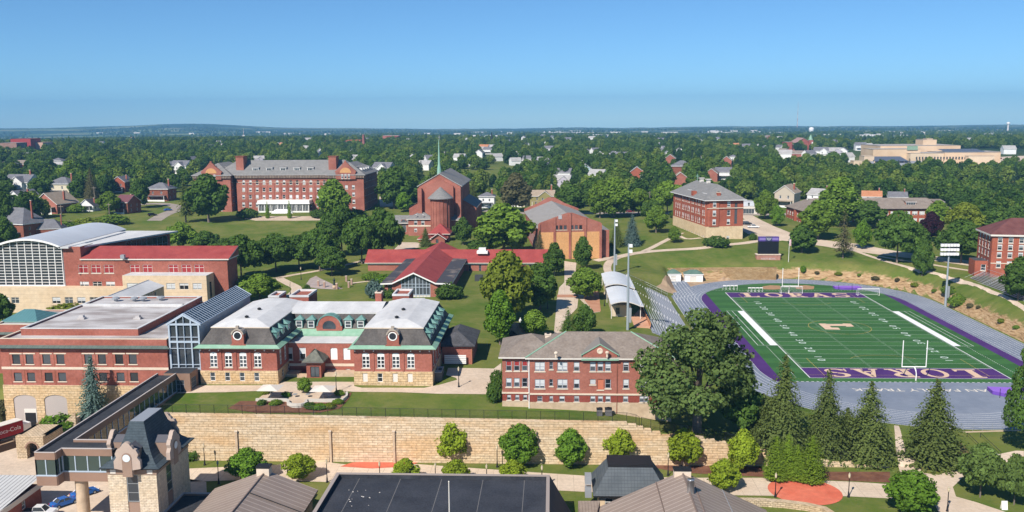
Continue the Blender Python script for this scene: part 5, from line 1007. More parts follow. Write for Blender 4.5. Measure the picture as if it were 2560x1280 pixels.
    block(P,px-3,py-4,px+3,py+1.1,8.6,11.8,BRK2,f=[(2.,.5,1.2,2.2,'dh',{'frame':DARK})],top=False,name='porch_wall'); gable(P,px-3,py-4,px+3,py+1.1,11.8,2.0,REDR,'y',.9,fas=WHITE,wall=BRK2)
    block(P,px-hw-5,py+1,px-hw+.4,py+9,8.6,10.6,BRK2,top=False,name='low_wall'); hip(P,px-hw-5,py+1,px-hw+.4,py+9,10.6,2.4,REDR,over=.6,fas=OFFW); done(P,px,py+5,9)
chapel()
# --- long five-storey hall on the hill
def keane():
    B=start('hilltop_hall','long five storey red brick hall with grey roof, dormers, chimneys and a white porch')
    Y=275.; zb=10.5; ze=33.5; xa,xb=X_(590,440,Y),X_(845,440,Y); rl,rr=-190.5,-170.6; ll,lr=-268.,-247.; wk=({'sill':TRIM,'blind':.5},{'sill':TRIM},{'sill':TRIM,'blind':.8},{'sill':TRIM,'blind':.35})
    px0=[609,626,643,660,676,693,710,727,743,760,777,795,811]
    f=[]
    for p in px0:
        for pt,pb,st in ((450,461.5,'arch'),(469,479,'dh'),(487,497,'dh')): f+=pxrow(Y,xa,zb,[(p,pt,pb,1.6)],st,({'sill':TRIM,'blind':[.5,0,.85,.6][(p+pt)%4],'wall':BRK2},))
        f+=pxrow(Y,xa,zb,[(p,506,517,1.6)],'dh',({'sill':TRIM,'blind':.4},))
    block(B,xa,Y,xb,Y+20,zb-2,ze,BRK2,f=[(o[0],o[1]+2,*o[2:]) for o in f],top=False)
    mb=MB(); mb.box(xa,Y-.12,Z_(700,456,Y),xb,Y-.005,Z_(700,455,Y),TRIM,skip='k'); mb.build('band_course',B)
    mb=MB(); mb.box(xa-.5,Y-.9,ze-1.6,xb+.5,Y-.01,ze-.02,mat('dentil_band',(.16,.11,.085),c2=(.34,.27,.21),s=.9,stripes=[('X',.9,.4,(.07,.05,.045))])); mb.build('cornice',B)
    for i,p in enumerate(px0[:-1]): x=(X_(p,470,Y)+X_(px0[i+1],470,Y))/2; boxes('pilaster',B,[(x-.35,Y-.16,zb+5,x+.35,Y-.005,ze-4)],BRK)
    zr=Z_(700,400,Y+10); hip(B,xa-12,Y,xb+12,Y+20,ze,zr-ze-.28,SHIN,over=1.0,fas=LGSH)
    for nm,(u0,u1) in (('l',(ll,lr)),('r',(rl,rr))):
        Yw=Y-3.; fw=[]
        for q in (.3,.5,.7):
            for zz in (13.5,17.5,21.6,25.7): fw.append((q*(u1-u0)-.8,zz-zb+2,1.6,2.2,'dh',wk[int(zz+q*10)%4]))
        rw=[]
        for i in range(8):
            for zz in (13.5,17.5,21.6,25.7,29.4): rw.append((2.5+i*4.2,zz-zb+2,1.3,2.0,'dh',{'sill':TRIM,'frame':mat('grey_frame',(.36,.38,.42))}))
        block(B,u0,Yw,u1,Y+36,zb-2,ze,BRK2,f=fw,r=rw,top=False,name='wing_wall'); hip(B,u0,Yw,u1,Y+36,ze,6.5,SHIN,over=1.2,axis='y',fas=LGSH)
        mb=MB(); mb.box(u0-.4,Yw-.9,ze-1.5,u1+.4,Yw-.01,ze-.02,MT['dentil_band']); mb.build('cornice',B)
        c=(u0+u1)/2; a=5.6; z0=ze-2.2; ap=Z_(882,405,Yw-.5)
        out=[(c-a,z0),(c+a,z0),(c+a,z0+3.6),(c+a+.5,z0+4.4),(c+a*.45,ap-2.2),(c+.7,ap),(c-.7,ap),(c-a*.45,ap-2.2),(c-a-.5,z0+4.4),(c-a,z0+3.6)]
        mb=MB(); mb.vprism(out,Yw-1.0,Yw+.6,BRK2); mb.vprism([(c+3.2*math.cos(t),z0+3.6+2.9*math.sin(t)) for t in np.linspace(0,math.pi,11)],Yw-1.1,Yw-.9,TANB); mb.box(c-.5,Yw-.9,ap,c+.5,Yw+.3,ap+.8,BRK2); g=mb.build('shaped_gable',B,fix=True)
        for dx in (-1.9,0,1.9): link('window',win_mesh(1.1,2.6,'arch',.4,sill=TRIM,wall=BRK2,depth=.05),g,(c+dx,Yw-1.13,z0+.3))
        gable(B,c-4.8,Yw+.5,c+4.8,Y+8,ze+.6,4.6,SHIN,'y',.3,fas=LGSH)
        for i in range(4): dormer(B,u1-2.2,Y+6+i*6,ze+2.0,math.pi/2,2.4,1.7,1.6,roof=LGSH,wall=WHITE,style='g31',slope=True)
    for p in (639,673.5,708,742,776): x=X_(p,426,Y+2.5); dormer(B,x,Y+2.4,ze+2.2,0,3.4,1.9,2.2,roof=SHIN,wall=WHITE,style='g31',slope=True)
    for p in (601,832):
        x=X_(p,400,Y+4); mb=MB(); mb.box(x-2.2,Y+2.5,ze,x+2.2,Y+9,Z_(p,392,Y+4),BRK2); mb.box(x-2.6,Y+2.2,Z_(p,392,Y+4)+.01,x+2.6,Y+9.3,Z_(p,390,Y+4),BRKD); mb.build('chimney',B)
    pa,pb=X_(644,515,Y-6),X_(774,515,Y-6); zp=19.6; mb=MB(); mb.box(pa,Y-6.5,zp-1.6,pb,Y-.02,zp,WHITE); mb.box(pa+.3,Y-6.2,zb-1,pb-.3,Y-.03,zb+3.1,WHITE); mb.box(pa-.4,Y-6.9,zp-2.0,pb+.4,Y-.02,zp-1.61,WHITE)
    mb.build('porch',B); mb=MB(); mb.poly([(pa+.4,Y-5.9,zb+3.2),(pb-.4,Y-5.9,zb+3.2),(pb-.4,Y-5.9,zp-1.9),(pa+.4,Y-5.9,zp-1.9)],GLAS2); mb.build('porch_glazing',B)
    for i in range(33):
        x=pa+.5+(pb-pa-1.)*i/32; w=.42 if i%4==0 else .13; boxes('porch_column',B,[(x-w/2,Y-6.3,zb+3.11,x+w/2,Y-5.95,zp-2.0)],WHITE)
    mb=MB(); c=X_(706,530,Y-9); rows=[]
    for k,(u,v) in enumerate(((0,4.2),(1.5,4.1),(3,2.8),(4.5,1.3),(6,.1))): rows.append([(c+a*(3.4+u*.75),Y-6.4-u,zb+v) for a in np.linspace(-1,1,9)])
    mb.grid(rows,mat('white_plaster',(.82,.82,.82))); mb.poly([(c-7.9,Y-12.4,zb+.1),(c-3.4,Y-6.4,zb+4.2),(c-3.4,Y-6.4,zb)],WHITE); mb.poly([(c+7.9,Y-12.4,zb+.1),(c+3.4,Y-6.4,zb),(c+3.4,Y-6.4,zb+4.2)],WHITE); mb.build('curved_stair',B,smooth=True)
    done(B,-219,Y+10,12)
keane()
# --- fieldhouse
def gym():
    p=at(1348,648,9); q=at(1502,645,9); Wd=float(q[0]-p[0]); rz=math.radians(6.5)
    B=thing('fieldhouse','brick fieldhouse with tan lower wall, wide grey gable roof and small arched windows','building',(p[0],p[1],8.2),rz)
    Y=float(p[1]); ze=Z_(1350,564,Y)-8.2; za=Z_(1425,538,Y)-8.2; zt=Z_(1425,581,Y)-8.2; D=66.
    w=[(Wd*f-.9,Z_(1425,577,Y)-8.2-0+ -zt,1.6,0,'') for f in ()]
    block(B,0,0,Wd,.8,-1,zt,TANB,name='lower_wall'); zw=.9
    mb=MB(); block(B,0,.05,Wd,.8,zt,ze,BRK2,f=[(Wd*f-.65,zw,1.3,3.3,'arch',{'frame':BRKD,'wall':BRK2,'sill':TRIM}) for f in (.285,.355,.425,.535,.605,.675)],name='upper_wall',top=False)
    mb.vprism([(0,ze),(Wd,ze),(Wd,ze+.9),(Wd*.5+1,za+.8),(Wd*.5-1,za+.8),(0,ze+.9)],0.05,.8,BRK2); mb.build('gable_wall',B,fix=True)
    for f in (0,.25,.5,.75,1): boxes('pilaster',B,[(Wd*f-.45,-.35,-1,Wd*f+.45,-.01,ze+.6 if f in(0,1) else (ze+3.2 if f!=.5 else za+.9))],BRK2)
    mb=MB(); mb.box(Wd*.34-.7,-.1,zt+5.2,Wd*.34+.7,.04,zt+6.7,mat('date_plate',(.40,.40,.42))); mb.build('date_stone',B)
    block(B,.1,.82,Wd-.1,D,-1,ze-1.2,BRK2,top=False,name='side_wall',l=[(4+5*i,4,2.5,5,'g33',{'frame':GREY}) for i in range(11)])
    gable(B,.0,.82,Wd,D,ze-1.2,za-ze+.6,mat('gym_shingle',(.25,.235,.22),.95,c2=(.31,.295,.28),s=2.4,det=7,coord='world',fine=(.6,.1)),'y',.7,fas=BRK2,oend=.0)
    mb=MB(); mb.vprism([(-.5,ze-2),(Wd+.5,ze-2),(Wd+.5,ze),(Wd*.75,ze+.6+ (za-ze)*.5),(Wd*.5+1.5,za+1.2),(Wd*.5-1.5,za+1.2),(Wd*.25,ze+.6+(za-ze)*.5),(-.5,ze)],D,D+.8,BRK2); mb.build('rear_parapet',B,fix=True)
    block(B,Wd+.02,3,Wd+4,30,-1,ze-2.5,BRK2,name='side_block',topm=SHIN)
gym()
# --- corner dormitory
def dorm():
    a=at(1765,598,10.5); rz=math.radians(10.5); B=thing('hill_dormitory','four storey orange brick dormitory with limestone base, grey hipped roof and cross','building',(a[0],a[1],9.),rz)
    z0=9.; Y=float(a[1]); ze=Z_(1770,502,Y)-z0; zt=Z_(1770,567,Y)-z0; W=17.; D=47.; ro=[]
    floors=[(Z_(1780,p1,Y)-z0,2.3) for p1 in (518,540,562)]
    wk={'sill':TRIM,'blind':.4}
    def ops(c,base,w=1.5,hh=2.4): return [(x-w/2,fz-base,w,hh,'dh',{'sill':TRIM,'blind':[.5,0,.7][int(x+fz)%3]}) for x in c for fz,_ in floors]
    lf=[3,5,9,11,14,17.5,19.5,23,25,28,31,33,37,40,43]
    block(B,-.1,-.1,W,D,-3,zt,mat('tan_ashlar',(.58,.44,.27),c2=(.66,.52,.34),s=2,coord='world',fine=(.7,.1)),f=[(3.2,zt-3.,1.3,1.7,'dh',wk),(9.6,zt-3.,1.3,1.7,'dh',wk)],l=[(D-x-.5,zt-2.6,1.,1.4,'dh') for x in lf],name='stone_base')
    block(B,0,0,W,D,zt,ze,BRK3,f=ops((3.6,10.2),zt)+[(12.9,1.,1.4,ze-zt-2.2,'g19',{'frame':BRKD})],l=ops([D-x for x in lf],zt,1.1),r=ops([4+4*i for i in range(10)],zt),top=False)
    mb=MB(); mb.prism([(-.4,1.2),(1.2,-.4),(5.6,-.4),(7.0,1.2)],zt-.02,ze,BRK3); mb.build('corner_bay',B)
    for x in (3.6,): 
        for fz,_ in floors: link('window',win_mesh(1.5,2.4,'dh',.4,sill=TRIM,depth=.04),B,(x-.2,-.46,fz))
    mb=MB(); mb.box(-.12,-.46,floors[0][0]-.7,W+.05,-.405,floors[0][0]-.35,TRIM); mb.build('band_course',B)
    hip(B,-.3,-.3,W,D,ze,6.2,SHIN,over=1.1,axis='y',fas=WHITE,inset=10)
    for y in (9,30): dormer(B,2.4,y,ze+1.3,-math.pi/2,4,1.4,2.5,roof=SHIN,wall=LGSH,style='g31',slope=True)
    for y in (18,): mb=MB(); mb.box(-.6,y-1.2,ze-1,1.2,y+1.2,ze+3,BRK3); mb.build('chimney',B)
    chimney(B,6,2,ze,ze+3.4,1.6,1.2,BRK3)
    for y in (22,31): mb=MB(); mb.box(W/2-.8,y-.8,ze+5.8,W/2+.8,y+.8,ze+7.8,OFFW); mb.box(W/2-1.2,y-1.2,ze+7.81,W/2+1.2,y+1.2,ze+8.1,OFFW); mb.build('roof_cupola',B)
    mb=MB(); mb.box(W/2-.12,D-10.2,ze+6,W/2+.12,D-9.96,ze+9.6,COPP); mb.box(W/2-.9,D-10.18,ze+8.4,W/2+.9,D-9.98,ze+8.65,COPP); mb.build('roof_cross',B)
    D2=start('brick_link','low pale blue porch house behind the dormitory','house'); p=gp(1862,533); x,y,z=map(float,p); block(D2,x-4,y,x+5,y+9,z-1,z+6.5,mat('pale_siding',(.55,.58,.62)),f=[(5.5,5,1.2,1.8,'dh')],topm=LGSH); block(D2,x-4,y-3,x+6,y-.02,z-1,z+4,OFFW,f=[(1,1,7.5,2.8,'g51',{'frame':OFFW})],topm=LGSH,name='porch'); done(D2,x,y,z)
dorm()
def long_hall():
    a=at(2010,566,9.8); ang=math.atan2(*(np.array(at(2010,566,9.8)[:2])-np.array(at(1956,548,9.8)[:2]))[::-1])
    B=thing('brick_dormitory','long two storey brick dormitory under a brown shingle roof with flat dormers','building',(float(a[0]),float(a[1]),8.8))
    az=float(a[1]); L=27.; ch=ang; ze=8.6
    # west wing runs back along ang from the corner
    wk=({'sill':TRIM,'blind':.6},{'sill':TRIM,'blind':.85})
    c,s=math.cos(ang),math.sin(ang)
    W=bpy.data.objects.new('west_wing',None); 
    mb=MB(); p0=(-c*L,-s*L,-1); facade(mb,BRK3,p0,ang,L,ze+1,row(1,L-1,7,2.0,1.5,2.0)+row(1,L-1,7,5.8,1.5,2.0)); 
    for o in row(1,L-1,7,2.0,1.5,2.0,'dh',wk)+row(1,L-1,7,5.8,1.5,2.0,'dh',wk): link('window',win_mesh(o[2],o[3],'dh',.7,sill=TRIM),B,(p0[0]+c*(o[0]+.75),p0[1]+s*(o[0]+.75),p0[2]+o[1]),ang)
    n=(-s,c); q=[(p0[0],p0[1]),(0,0),(n[0]*15,n[1]*15),(p0[0]+n[0]*15,p0[1]+n[1]*15)]; 
    for i in (1,2,3): j=(i+1)%4; mb.poly([(*q[i],-1),(*q[j],-1),(*q[j],ze),(*q[i],ze)],BRK3)
    mb.build('wall',B)
    e=.8; Q=[(q[0][0]-c*e-n[0]*e,q[0][1]-s*e-n[1]*e),(q[1][0]+c*e-n[0]*e,q[1][1]+s*e-n[1]*e),(q[2][0]+c*e+n[0]*e,q[2][1]+s*e+n[1]*e),(q[3][0]-c*e+n[0]*e,q[3][1]-s*e+n[1]*e)]; r0=((q[0][0]+q[3][0])/2+c*7,(q[0][1]+q[3][1])/2+s*7); r1=((q[1][0]+q[2][0])/2+c*4,(q[1][1]+q[2][1])/2+s*4); h=4.2
    mb=MB(); T=lambda p,z:(p[0],p[1],z)
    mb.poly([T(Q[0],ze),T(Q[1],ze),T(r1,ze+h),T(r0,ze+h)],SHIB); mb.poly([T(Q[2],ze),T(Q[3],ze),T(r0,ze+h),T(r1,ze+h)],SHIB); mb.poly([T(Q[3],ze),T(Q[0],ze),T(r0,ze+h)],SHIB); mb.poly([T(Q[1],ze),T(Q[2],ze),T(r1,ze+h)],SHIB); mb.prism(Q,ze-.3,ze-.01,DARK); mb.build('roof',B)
    # long east range
    x0=1.; e1=at(2372,560,9.8); x1=float(e1[0]-a[0]); y0=18.
    f=row(1,x1-x0-1,24,2.0,2.6,2.0,'pair',wk)+row(1,x1-x0-1,24,5.8,2.6,2.0,'pair',wk)
    y0=float(at(2250,523,8.8+ze)[1])-az
    block(B,x0,y0,x1,y0+17,-1,ze,BRK3,f=row(1,x1-x0-1,20,3.0,2.6,2.0,'pair',({'blind':.7},{'blind':.9}))+row(1,x1-x0-1,20,6.6,2.6,2.0,'pair',({'blind':.7},{'blind':.9})),top=False,name='range_wall'); hip(B,x0,y0,x1,y0+17,ze,4.8,SHIB,over=.9,fas=DARK)
    for p in (2135,2248,2318): x=float(at(p,505,8.8+ze+2)[0]-a[0]); dormer(B,x,y0+2.6,ze+1.6,0,5,1.9,3.5,roof=SHIB,wall=BRK3,style='g41',slope=True)
    block(B,-2,13,x0+10,y0+2,-1,ze-.4,BRK3,top=True,topm=SHIB,name='link_wall')
long_hall()
def right_dorm():
    a=at(2474,692,8.4); b=at(2560,712,8.2); ang=math.atan2(float(b[1]-a[1]),float(b[0]-a[0])); ang=math.radians(-9)
    B=thing('right_dormitory','four storey bright red brick dormitory with dark maroon roof and white trimmed windows','building',(float(a[0]),float(a[1]),8.0),ang)
    Y=float(a[1]); ze=Z_(2475,590,Y)-8; L=34.; f=[]
    for pz,hh in ((600,2.0),(618,2.0),(637,2.0),(661,2.3)): 
        z=Z_(2490,pz+1,Y)-8-hh*.4; f+=[(1.8+3.4*i,z,1.5,hh,'dh',{'sill':TRIM,'blind':.3}) for i in range(9)]
    block(B,0,0,L,16,-1.5,ze,BRK3,f=[(o[0],o[1]+1.5,*o[2:]) for o in f],l=[(o[0],o[1]+1.5,*o[2:]) for o in f if o[0]<13],top=False); hip(B,0,0,L,16,ze,5,mat('maroon_shingle',(.12,.045,.042),.9,c2=(.16,.065,.06),s=2,coord='world'),over=.8,fas=OFFW,th=.6)
    mb=MB(); mb.box(-.06,-.08,5.1,L,-.005,5.4,TRIM,skip='k'); mb.build('band_course',B)
    block(B,-4.2,2.8,-.02,10,-1.5,5.6,BRK3,f=[(2,3.6,1.6,2.2,'dh',{'sill':TRIM})],name='side_wing',topm=DSH)
right_dorm()
# ------------------------------------------------------------ retaining wall, fences
def retaining_wall():
    m=stone_mat('wall_stone',(.60,.46,.30),(.68,.55,.39),(.60,.36,.16),1.9,.5,(.44,.32,.20)); B=start('retaining_wall','long tall tan limestone retaining wall stepping down beside the promenade','wall')
    xs=[x for x in WPX if x>WX0+1]; top=[(WX0,float(walltop(WX0+2)))]+[(float(x),float(walltop(x))) for x in WPX]
    out=[(WX0,-2.6),(WX1,-2.6)]+[(x,z+.12) for x,z in top[::-1]]
    mb=MB(); mb.vprism(out,WALLY-.75,WALLY+.45,m); mb.build('stone_wall',B,fix=True)
    for px in (592,826,985):
        x=X_(px,1110,WALLY-.9); z=Z_(px,1079,WALLY-.9); boxes('pilaster',B,[(x-.22,WALLY-1.1,-2.2,x+.22,WALLY-.76,z)],CONCW); boxes('pilaster_cap',B,[(x-.3,WALLY-1.18,z,x+.3,WALLY-.77,z+.25)],TRIM)
    done(B,-72,WALLY,-2)
retaining_wall()
MESH=None
def mesh_mat():
    global MESH
    if MESH: return MESH
    m=bpy.data.materials.new('chain_link'); m.use_nodes=True; p=m.node_tree.nodes['Principled BSDF']; p.inputs['Base Color'].default_value=(.02,.025,.02,1); p.inputs['Alpha'].default_value=.16; p.inputs['Roughness'].default_value=.6; MESH=m; return m
def fence(name,label,pts,h,m,step=2.9,mesh=True,rails=(1.,),r=.05,cat='fence'):
    """pts: polyline of (x,y,z) at the foot"""
    B=start(name,label,cat); P=[Vector([float(c) for c in p]) for p in pts]
    for a,b in zip(P,P[1:]):
        L=(b-a).length; n=max(1,round(L/step))
        for k in rails: mb=MB(); mb.tube([a+Vector((0,0,h*k)),b+Vector((0,0,h*k))],r*.7,m,5); mb.build('rail',B)
        if mesh: mb=MB(); mb.poly([a,b,b+Vector((0,0,h)),a+Vector((0,0,h))],mesh_mat()); mb.build('mesh_panel',B)
        for i in range(n+(b==P[-1])): p=a.lerp(b,i/n); mb=MB(); mb.tube([p-Vector((0,0,.1)),p+Vector((0,0,h+.03))],r,m,6); mb.build('post',B)
    c=P[len(P)//2]; done(B,c.x,c.y,c.z); return B
def wallfence(x0,x1,label):
    pts=[]; xs=[x0]+[float(x) for x in WPX if x0<x<x1]+[x1]
    for x in xs: pts.append((x,WALLY+.2,float(walltop(x))+.12))
    keep=[pts[0]]
    for p in pts[1:]:
        if p[0]-keep[-1][0]>1.2 or p is pts[-1]: keep.append(p)
    return fence('chain_link_fence',label,keep,1.75,DARK,2.9)
wallfence(-144,-47.2,'long black chain link fence along the level top of the retaining wall'); wallfence(-46.8,-20,'black chain link fence stepping down the wall beneath the big oak'); wallfence(-18,1.0,'black fence on the low end of the wall under the spruces')
def gpz(px,py): p=gp(px,py); return (float(p[0]),float(p[1]),float(p[2]))
fence('railing','grey railing along the track edge above the concrete kerb wall',[(at(x,y,.1)) for x,y in ((2408,1077),(2480,1075),(2560,1072),(2620,1070))],1.3,GREY,2.4,False,(1.,.5),.04)
def kerb_wall():
    a,b=at(2405,1080,0),at(2640,1072,0); mb=MB(); mb.prism([(a[0],a[1]-.5),(b[0],b[1]-.5),(b[0],b[1]+.1),(a[0],a[1]+.1)],-1.6,.08,CONCW); tag(mb.build('low_wall'),'low tan concrete wall along the near curve of the track','wall')
kerb_wall()
def field_wall():
    B=start('stone_wall','rough tan stone wall behind the white sheds at the far corner of the field','wall'); m=stone_mat('field_stone',(.40,.26,.12),(.52,.38,.21),(.30,.17,.07),1.1,.5,(.14,.09,.05)); y=127.6
    mb=MB(); mb.vprism([(-29,-.4),(25,-.4),(25,5.0),(8,4.9),(-20,4.7),(-26,4.5),(-29,3.8)],y-.6,y+.6,m); mb.build('stone_face',B,fix=True); done(B,0,y,0)
field_wall()
def rubble_wall():
    P=[gp(x,y) for x,y in ((1850,1262),(1905,1263),(1960,1267),(2015,1274),(2060,1284),(2090,1304))]; P=[(float(p[0]),float(p[1])) for p in P]; o=strip(P,1.1); mb=MB(); z0=-2.4
    mb.prism([(float(x),float(y)) for x,y in o],z0,-.9,RUBB); tag(mb.build('rubble_wall',fix=True),'low rough rubble wall in front of the red paved circle','wall')
rubble_wall()
# ------------------------------------------------------------ foreground roofs
TANR=mat('standing_seam',(.29,.225,.185),.45,c2=(.335,.265,.22),s=4,det=5,coord='world',metal=.15,stripes=[('Y',1.25,.2,(.47,.385,.325))])
def gable_hall(label,apex,left,right,ylen,ch):
    B=start('gable_roof_hall',label); x,y,z=[float(v) for v in apex]; 
    lx,lz=left; rx,rz=right
    mb=MB(); t=.3
    mb.poly([(lx,y-ylen,lz),(x,y-ylen,z),(x,y,z),(lx,y,lz)],TANR); mb.poly([(x,y-ylen,z),(rx,y-ylen,rz),(rx,y,rz),(x,y,z)],TANR)
    mb.poly([(lx,y,lz),(x,y,z),(x,y,z-t),(lx,y,lz-t)],BRNM); mb.poly([(x,y,z),(rx,y,rz),(rx,y,rz-t),(x,y,z-t)],BRNM); mb.poly([(rx,y,rz),(rx,y-ylen,rz),(rx,y-ylen,rz-t),(rx,y,rz-t)],BRNM); mb.poly([(lx,y-ylen,lz),(lx,y,lz),(lx,y,lz-t),(lx,y-ylen,lz-t)],BRNM); mb.build('roof',B)
    mb=MB(); mb.tube([(x,y,z+.04),(x,y-ylen,z+.04)],.16,mat('ridge_cap',(.20,.15,.125),.5),6); mb.build('ridge_cap',B)
    mb=MB(); mb.prism([(lx+.8,y-ylen),(rx-.8,y-ylen),(rx-.8,y-.8),(lx+.8,y-.8)],-2.2,min(lz,rz)-t,CAST); mb.poly([(lx+.8,y-.8,min(lz,rz)-t),(rx-.8,y-.8,min(lz,rz)-t),(x,y-.8,z-t-.2)],CAST); mb.build('wall',B)
    return B,x,y,z
def foreground():
    a=at(666,1176,6.2); B,x,y,z=gable_hall('hall with tan standing seam gable roof beside the stone tower',a,(float(a[0])-9,2.9),(float(a[0])+8.6,2.9),34,1)
    mb=MB(); mb.box(x-1.15,y-1.6,z-.9,x+.95,y-.02,z+1.0,TRIM); mb.box(x-1.25,y-1.7,z+1.0,x+1.05,y+.05,z+1.25,DARK); mb.build('chimney',B)
    for k in (9.,): mb=MB(); mb.tube([(x+.1,y-k,z+.05),(x+8.4,y-k,3.05)],.09,DARK,5); mb.build('roof_joint',B)
    done(B,x,y-12,-2)
    a=at(1705,1178,7.0); B,x,y,z=gable_hall('hall with tan standing seam gable roof and a silver flue',a,(float(a[0])-13.8,.5),(float(a[0])+13.8,.5),34,1)
    mb=MB(); mb.box(x-1.4,y-1.2,z-1.4,x+1.3,y+.3,z+.5,TRIM); mb.box(x-1.5,y-1.3,z+.5,x+1.4,y+.4,z+.72,DARK); mb.build('chimney',B)
    p=at(1726,1241,6.2); mb=MB(); mb.lathe([(.78,4.6),(.78,4.75),(.55,4.9),(.55,8.9),(.58,8.9),(.58,9.0),(.02,9.0)],mat('stainless',(.55,.56,.57),.28,metal=.8),20,float(p[0]),float(p[1])); mb.build('flue',B,smooth=True)
    for dx,s in ((1.4,1),(-4.2,1),(6.6,1)): 
        mb=MB(); q=abs(dx)/13.8; mb.tube([(x+dx,y,z-6.5*q+.05),(x+dx,y-34,z-6.5*q+.05)],.11 if dx!=6.6 else .06,MT['ridge_cap'] if dx<0 or dx==1.4 else GREY,5); mb.build('roof_joint',B)
    done(B,x,y-12,-2)
    # black flat roof
    B=start('flat_roof_hall','wide hall with flat black membrane roof and low parapet'); x0,x1=-99.7,-64.4; yb=-86.4; yf=-122.; zt=6.0
    mb=MB(); mb.poly([(x0,yf,zt-.7),(x1,yf,zt-.7),(x1,yb,zt-.7),(x0,yb,zt-.7)],mat('black_membrane',(.030,.033,.042),.8,c2=(.05,.054,.066),s=6,det=8,coord='world',fine=(.25,.25),stripes=[('X',6.85,.10,(.16,.155,.15)),('Y',5.2,.03,(.07,.07,.075))])); mb.build('roof_deck',B)
    mb=MB(); mb.box(x0,yb-.4,-2.2,x1,yb,zt,BLKR); mb.box(x0,yf,-2.2,x0+.4,yb-.4,zt,BLKR); mb.build('parapet_wall',B); mb=MB(); mb.box(x0-.1,yb-.5,zt,x1+.1,yb+.1,zt+.1,mat('parapet_coping',(.34,.29,.26),.6)); mb.box(x0-.1,yf,zt,x0+.5,yb-.5,zt+.1,MT['parapet_coping']); mb.box(x1-.45,yf,zt-.6,x1+.1,yb-.5,zt+.1,MT['parapet_coping']); mb.build('coping',B)
    mb=MB(); mb.poly([(x1+.1,yf,zt),(x1+4.,yf,-1),(x1+4.,yb,-1),(x1+.1,yb,zt)],mat('side_roof',(.075,.062,.06),.8,c2=(.095,.08,.077),s=3)); mb.poly([(x1,yb,-2),(x1,yb,zt),(x1+4,yb,-1)],BLKR); mb.build('sloped_side',B)
    for k in range(14):
        p=at(860+random.random()*70+ (k%5)*8,1222+random.random()*50,zt-.69); mb=MB(); r=.06+.1*random.random(); mb.lathe([(r,zt-.699),(r*.7,zt-.67),(.01,zt-.66)],OFFW,6,float(p[0]),float(p[1])); mb.build('roof_patch',B)
    done(B,-82,-104,-2)
    # slate pavilion
    B=start('slate_pavilion','small pavilion with dark grey shingle mansard roof and flat top'); r0=(-57.,-83.6,-44.2,-74.); sl=mat('pavilion_slate',(.075,.088,.098),.7,c2=(.10,.115,.125),s=2,coord='world',stripes=[('X',.55,.05,(.055,.065,.075)),('Z',.5,.06,(.055,.065,.075))])
    mb=MB(); frustum(mb,r0,1.3,inset(r0,.5),2.0,sl); frustum(mb,inset(r0,.5),2.0,inset(r0,2.7),5.4,sl); frustum(mb,r0,1.05,r0,1.3,DARK); mb.build('roof',B); q=inset(r0,2.6); mb=MB(); mb.box(q[0],q[1],5.38,q[2],q[3],5.85,DARK); mb.build('roof_cap',B); w=inset(r0,1.0); block(B,w[0],w[1],w[2],w[3],-2.2,1.1,CAST,f=[(1+2.6*i,1.2,1.4,1.5,'dh') for i in range(4)],top=False)
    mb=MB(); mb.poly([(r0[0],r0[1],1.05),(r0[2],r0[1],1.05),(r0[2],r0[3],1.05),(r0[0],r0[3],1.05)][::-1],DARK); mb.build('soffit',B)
    for zz,yy in ((.2,-81),(2.2,-80.2)): boxes('wall_unit',B,[(-58.3,yy-.9,zz,-57.2,yy+.9,zz+1.5)],GREY)
    done(B,-50.6,-79,-2)
    mb=MB(); z=1.2; a,b,c,d=at(1445,1252,z),at(1500,1252,z),at(1490,1290,z),at(1448,1290,z); mb.prism([(float(p[0]),float(p[1])) for p in (d,c,b,a)],-2,z,mat('deck_boards',(.27,.21,.17),c2=(.33,.26,.21),s=1,stripes=[('X',.5,.05,(.15,.11,.09))])); tag(mb.build('roof_deck',fix=True),'tan board deck between the black roof and the pavilion','deck')
    # shed with ribbed roof
    B=start('garage','brick garage with white ribbed metal roof below the skybridge'); zr=3.0; a=at(93,1203,zr-.4); x1=float(a[0]); y1=float(a[1]); x0=x1-16; y0=y1-16
    mb=MB(); rm=mat('ribbed_roof',(.50,.50,.49),.5,c2=(.57,.57,.56),s=3,coord='world',stripes=[('X',.75,.16,(.20,.20,.20))]); mb.poly([(x0,y0,zr-1.4),(x1,y0,zr-1.4),(x1,y1+1.6,zr),(x0,y1+1.6,zr)],rm); mb.box(x1-.02,y0,zr-1.9,x1+.12,y1+1.6,zr-1.0,OFFW); mb.build('roof',B); block(B,x0+.3,y0,x1-.25,y1+1.2,-2.2,zr-1.45,BRK,r=[(11.5,1.5,1.1,1.4,'dh')],top=False); done(B,x0+8,y0+8,-2)
    B=start('link_roof','low brown flat roofed link beside the stone tower'); a=at(432,1262,0.5); b=at(520,1237,.5); block(B,float(a[0]),float(a[1])-8,float(b[0])+1.0,float(b[1]),-2.2,.4,BRNM,topm=BLKR); parapet(B,float(a[0]),float(a[1])-8,float(b[0])+1,float(b[1]),.41,.35,.3,BRNM,MT['coping']); done(B,float(a[0])+4,float(a[1]),-2)
    # arched stone stair block, ramp walls and stair
    B=start('stone_arch_block','rough stone block with arched doorway by the ramp','wall'); m=RUBB; x0,x1,y0=-170.2,-164.6,-61.8; z1=2.7; mb=MB(); r=1.15; xc=-167.0
    out=[(x0,-2.2),(xc-r,-2.2),(xc-r,.2)]+[(xc+r*math.cos(t),.2+r*math.sin(t)) for t in np.linspace(math.pi,0,9)]+[(xc+r,-2.2),(x1,-2.2),(x1,z1),(x0,z1)]
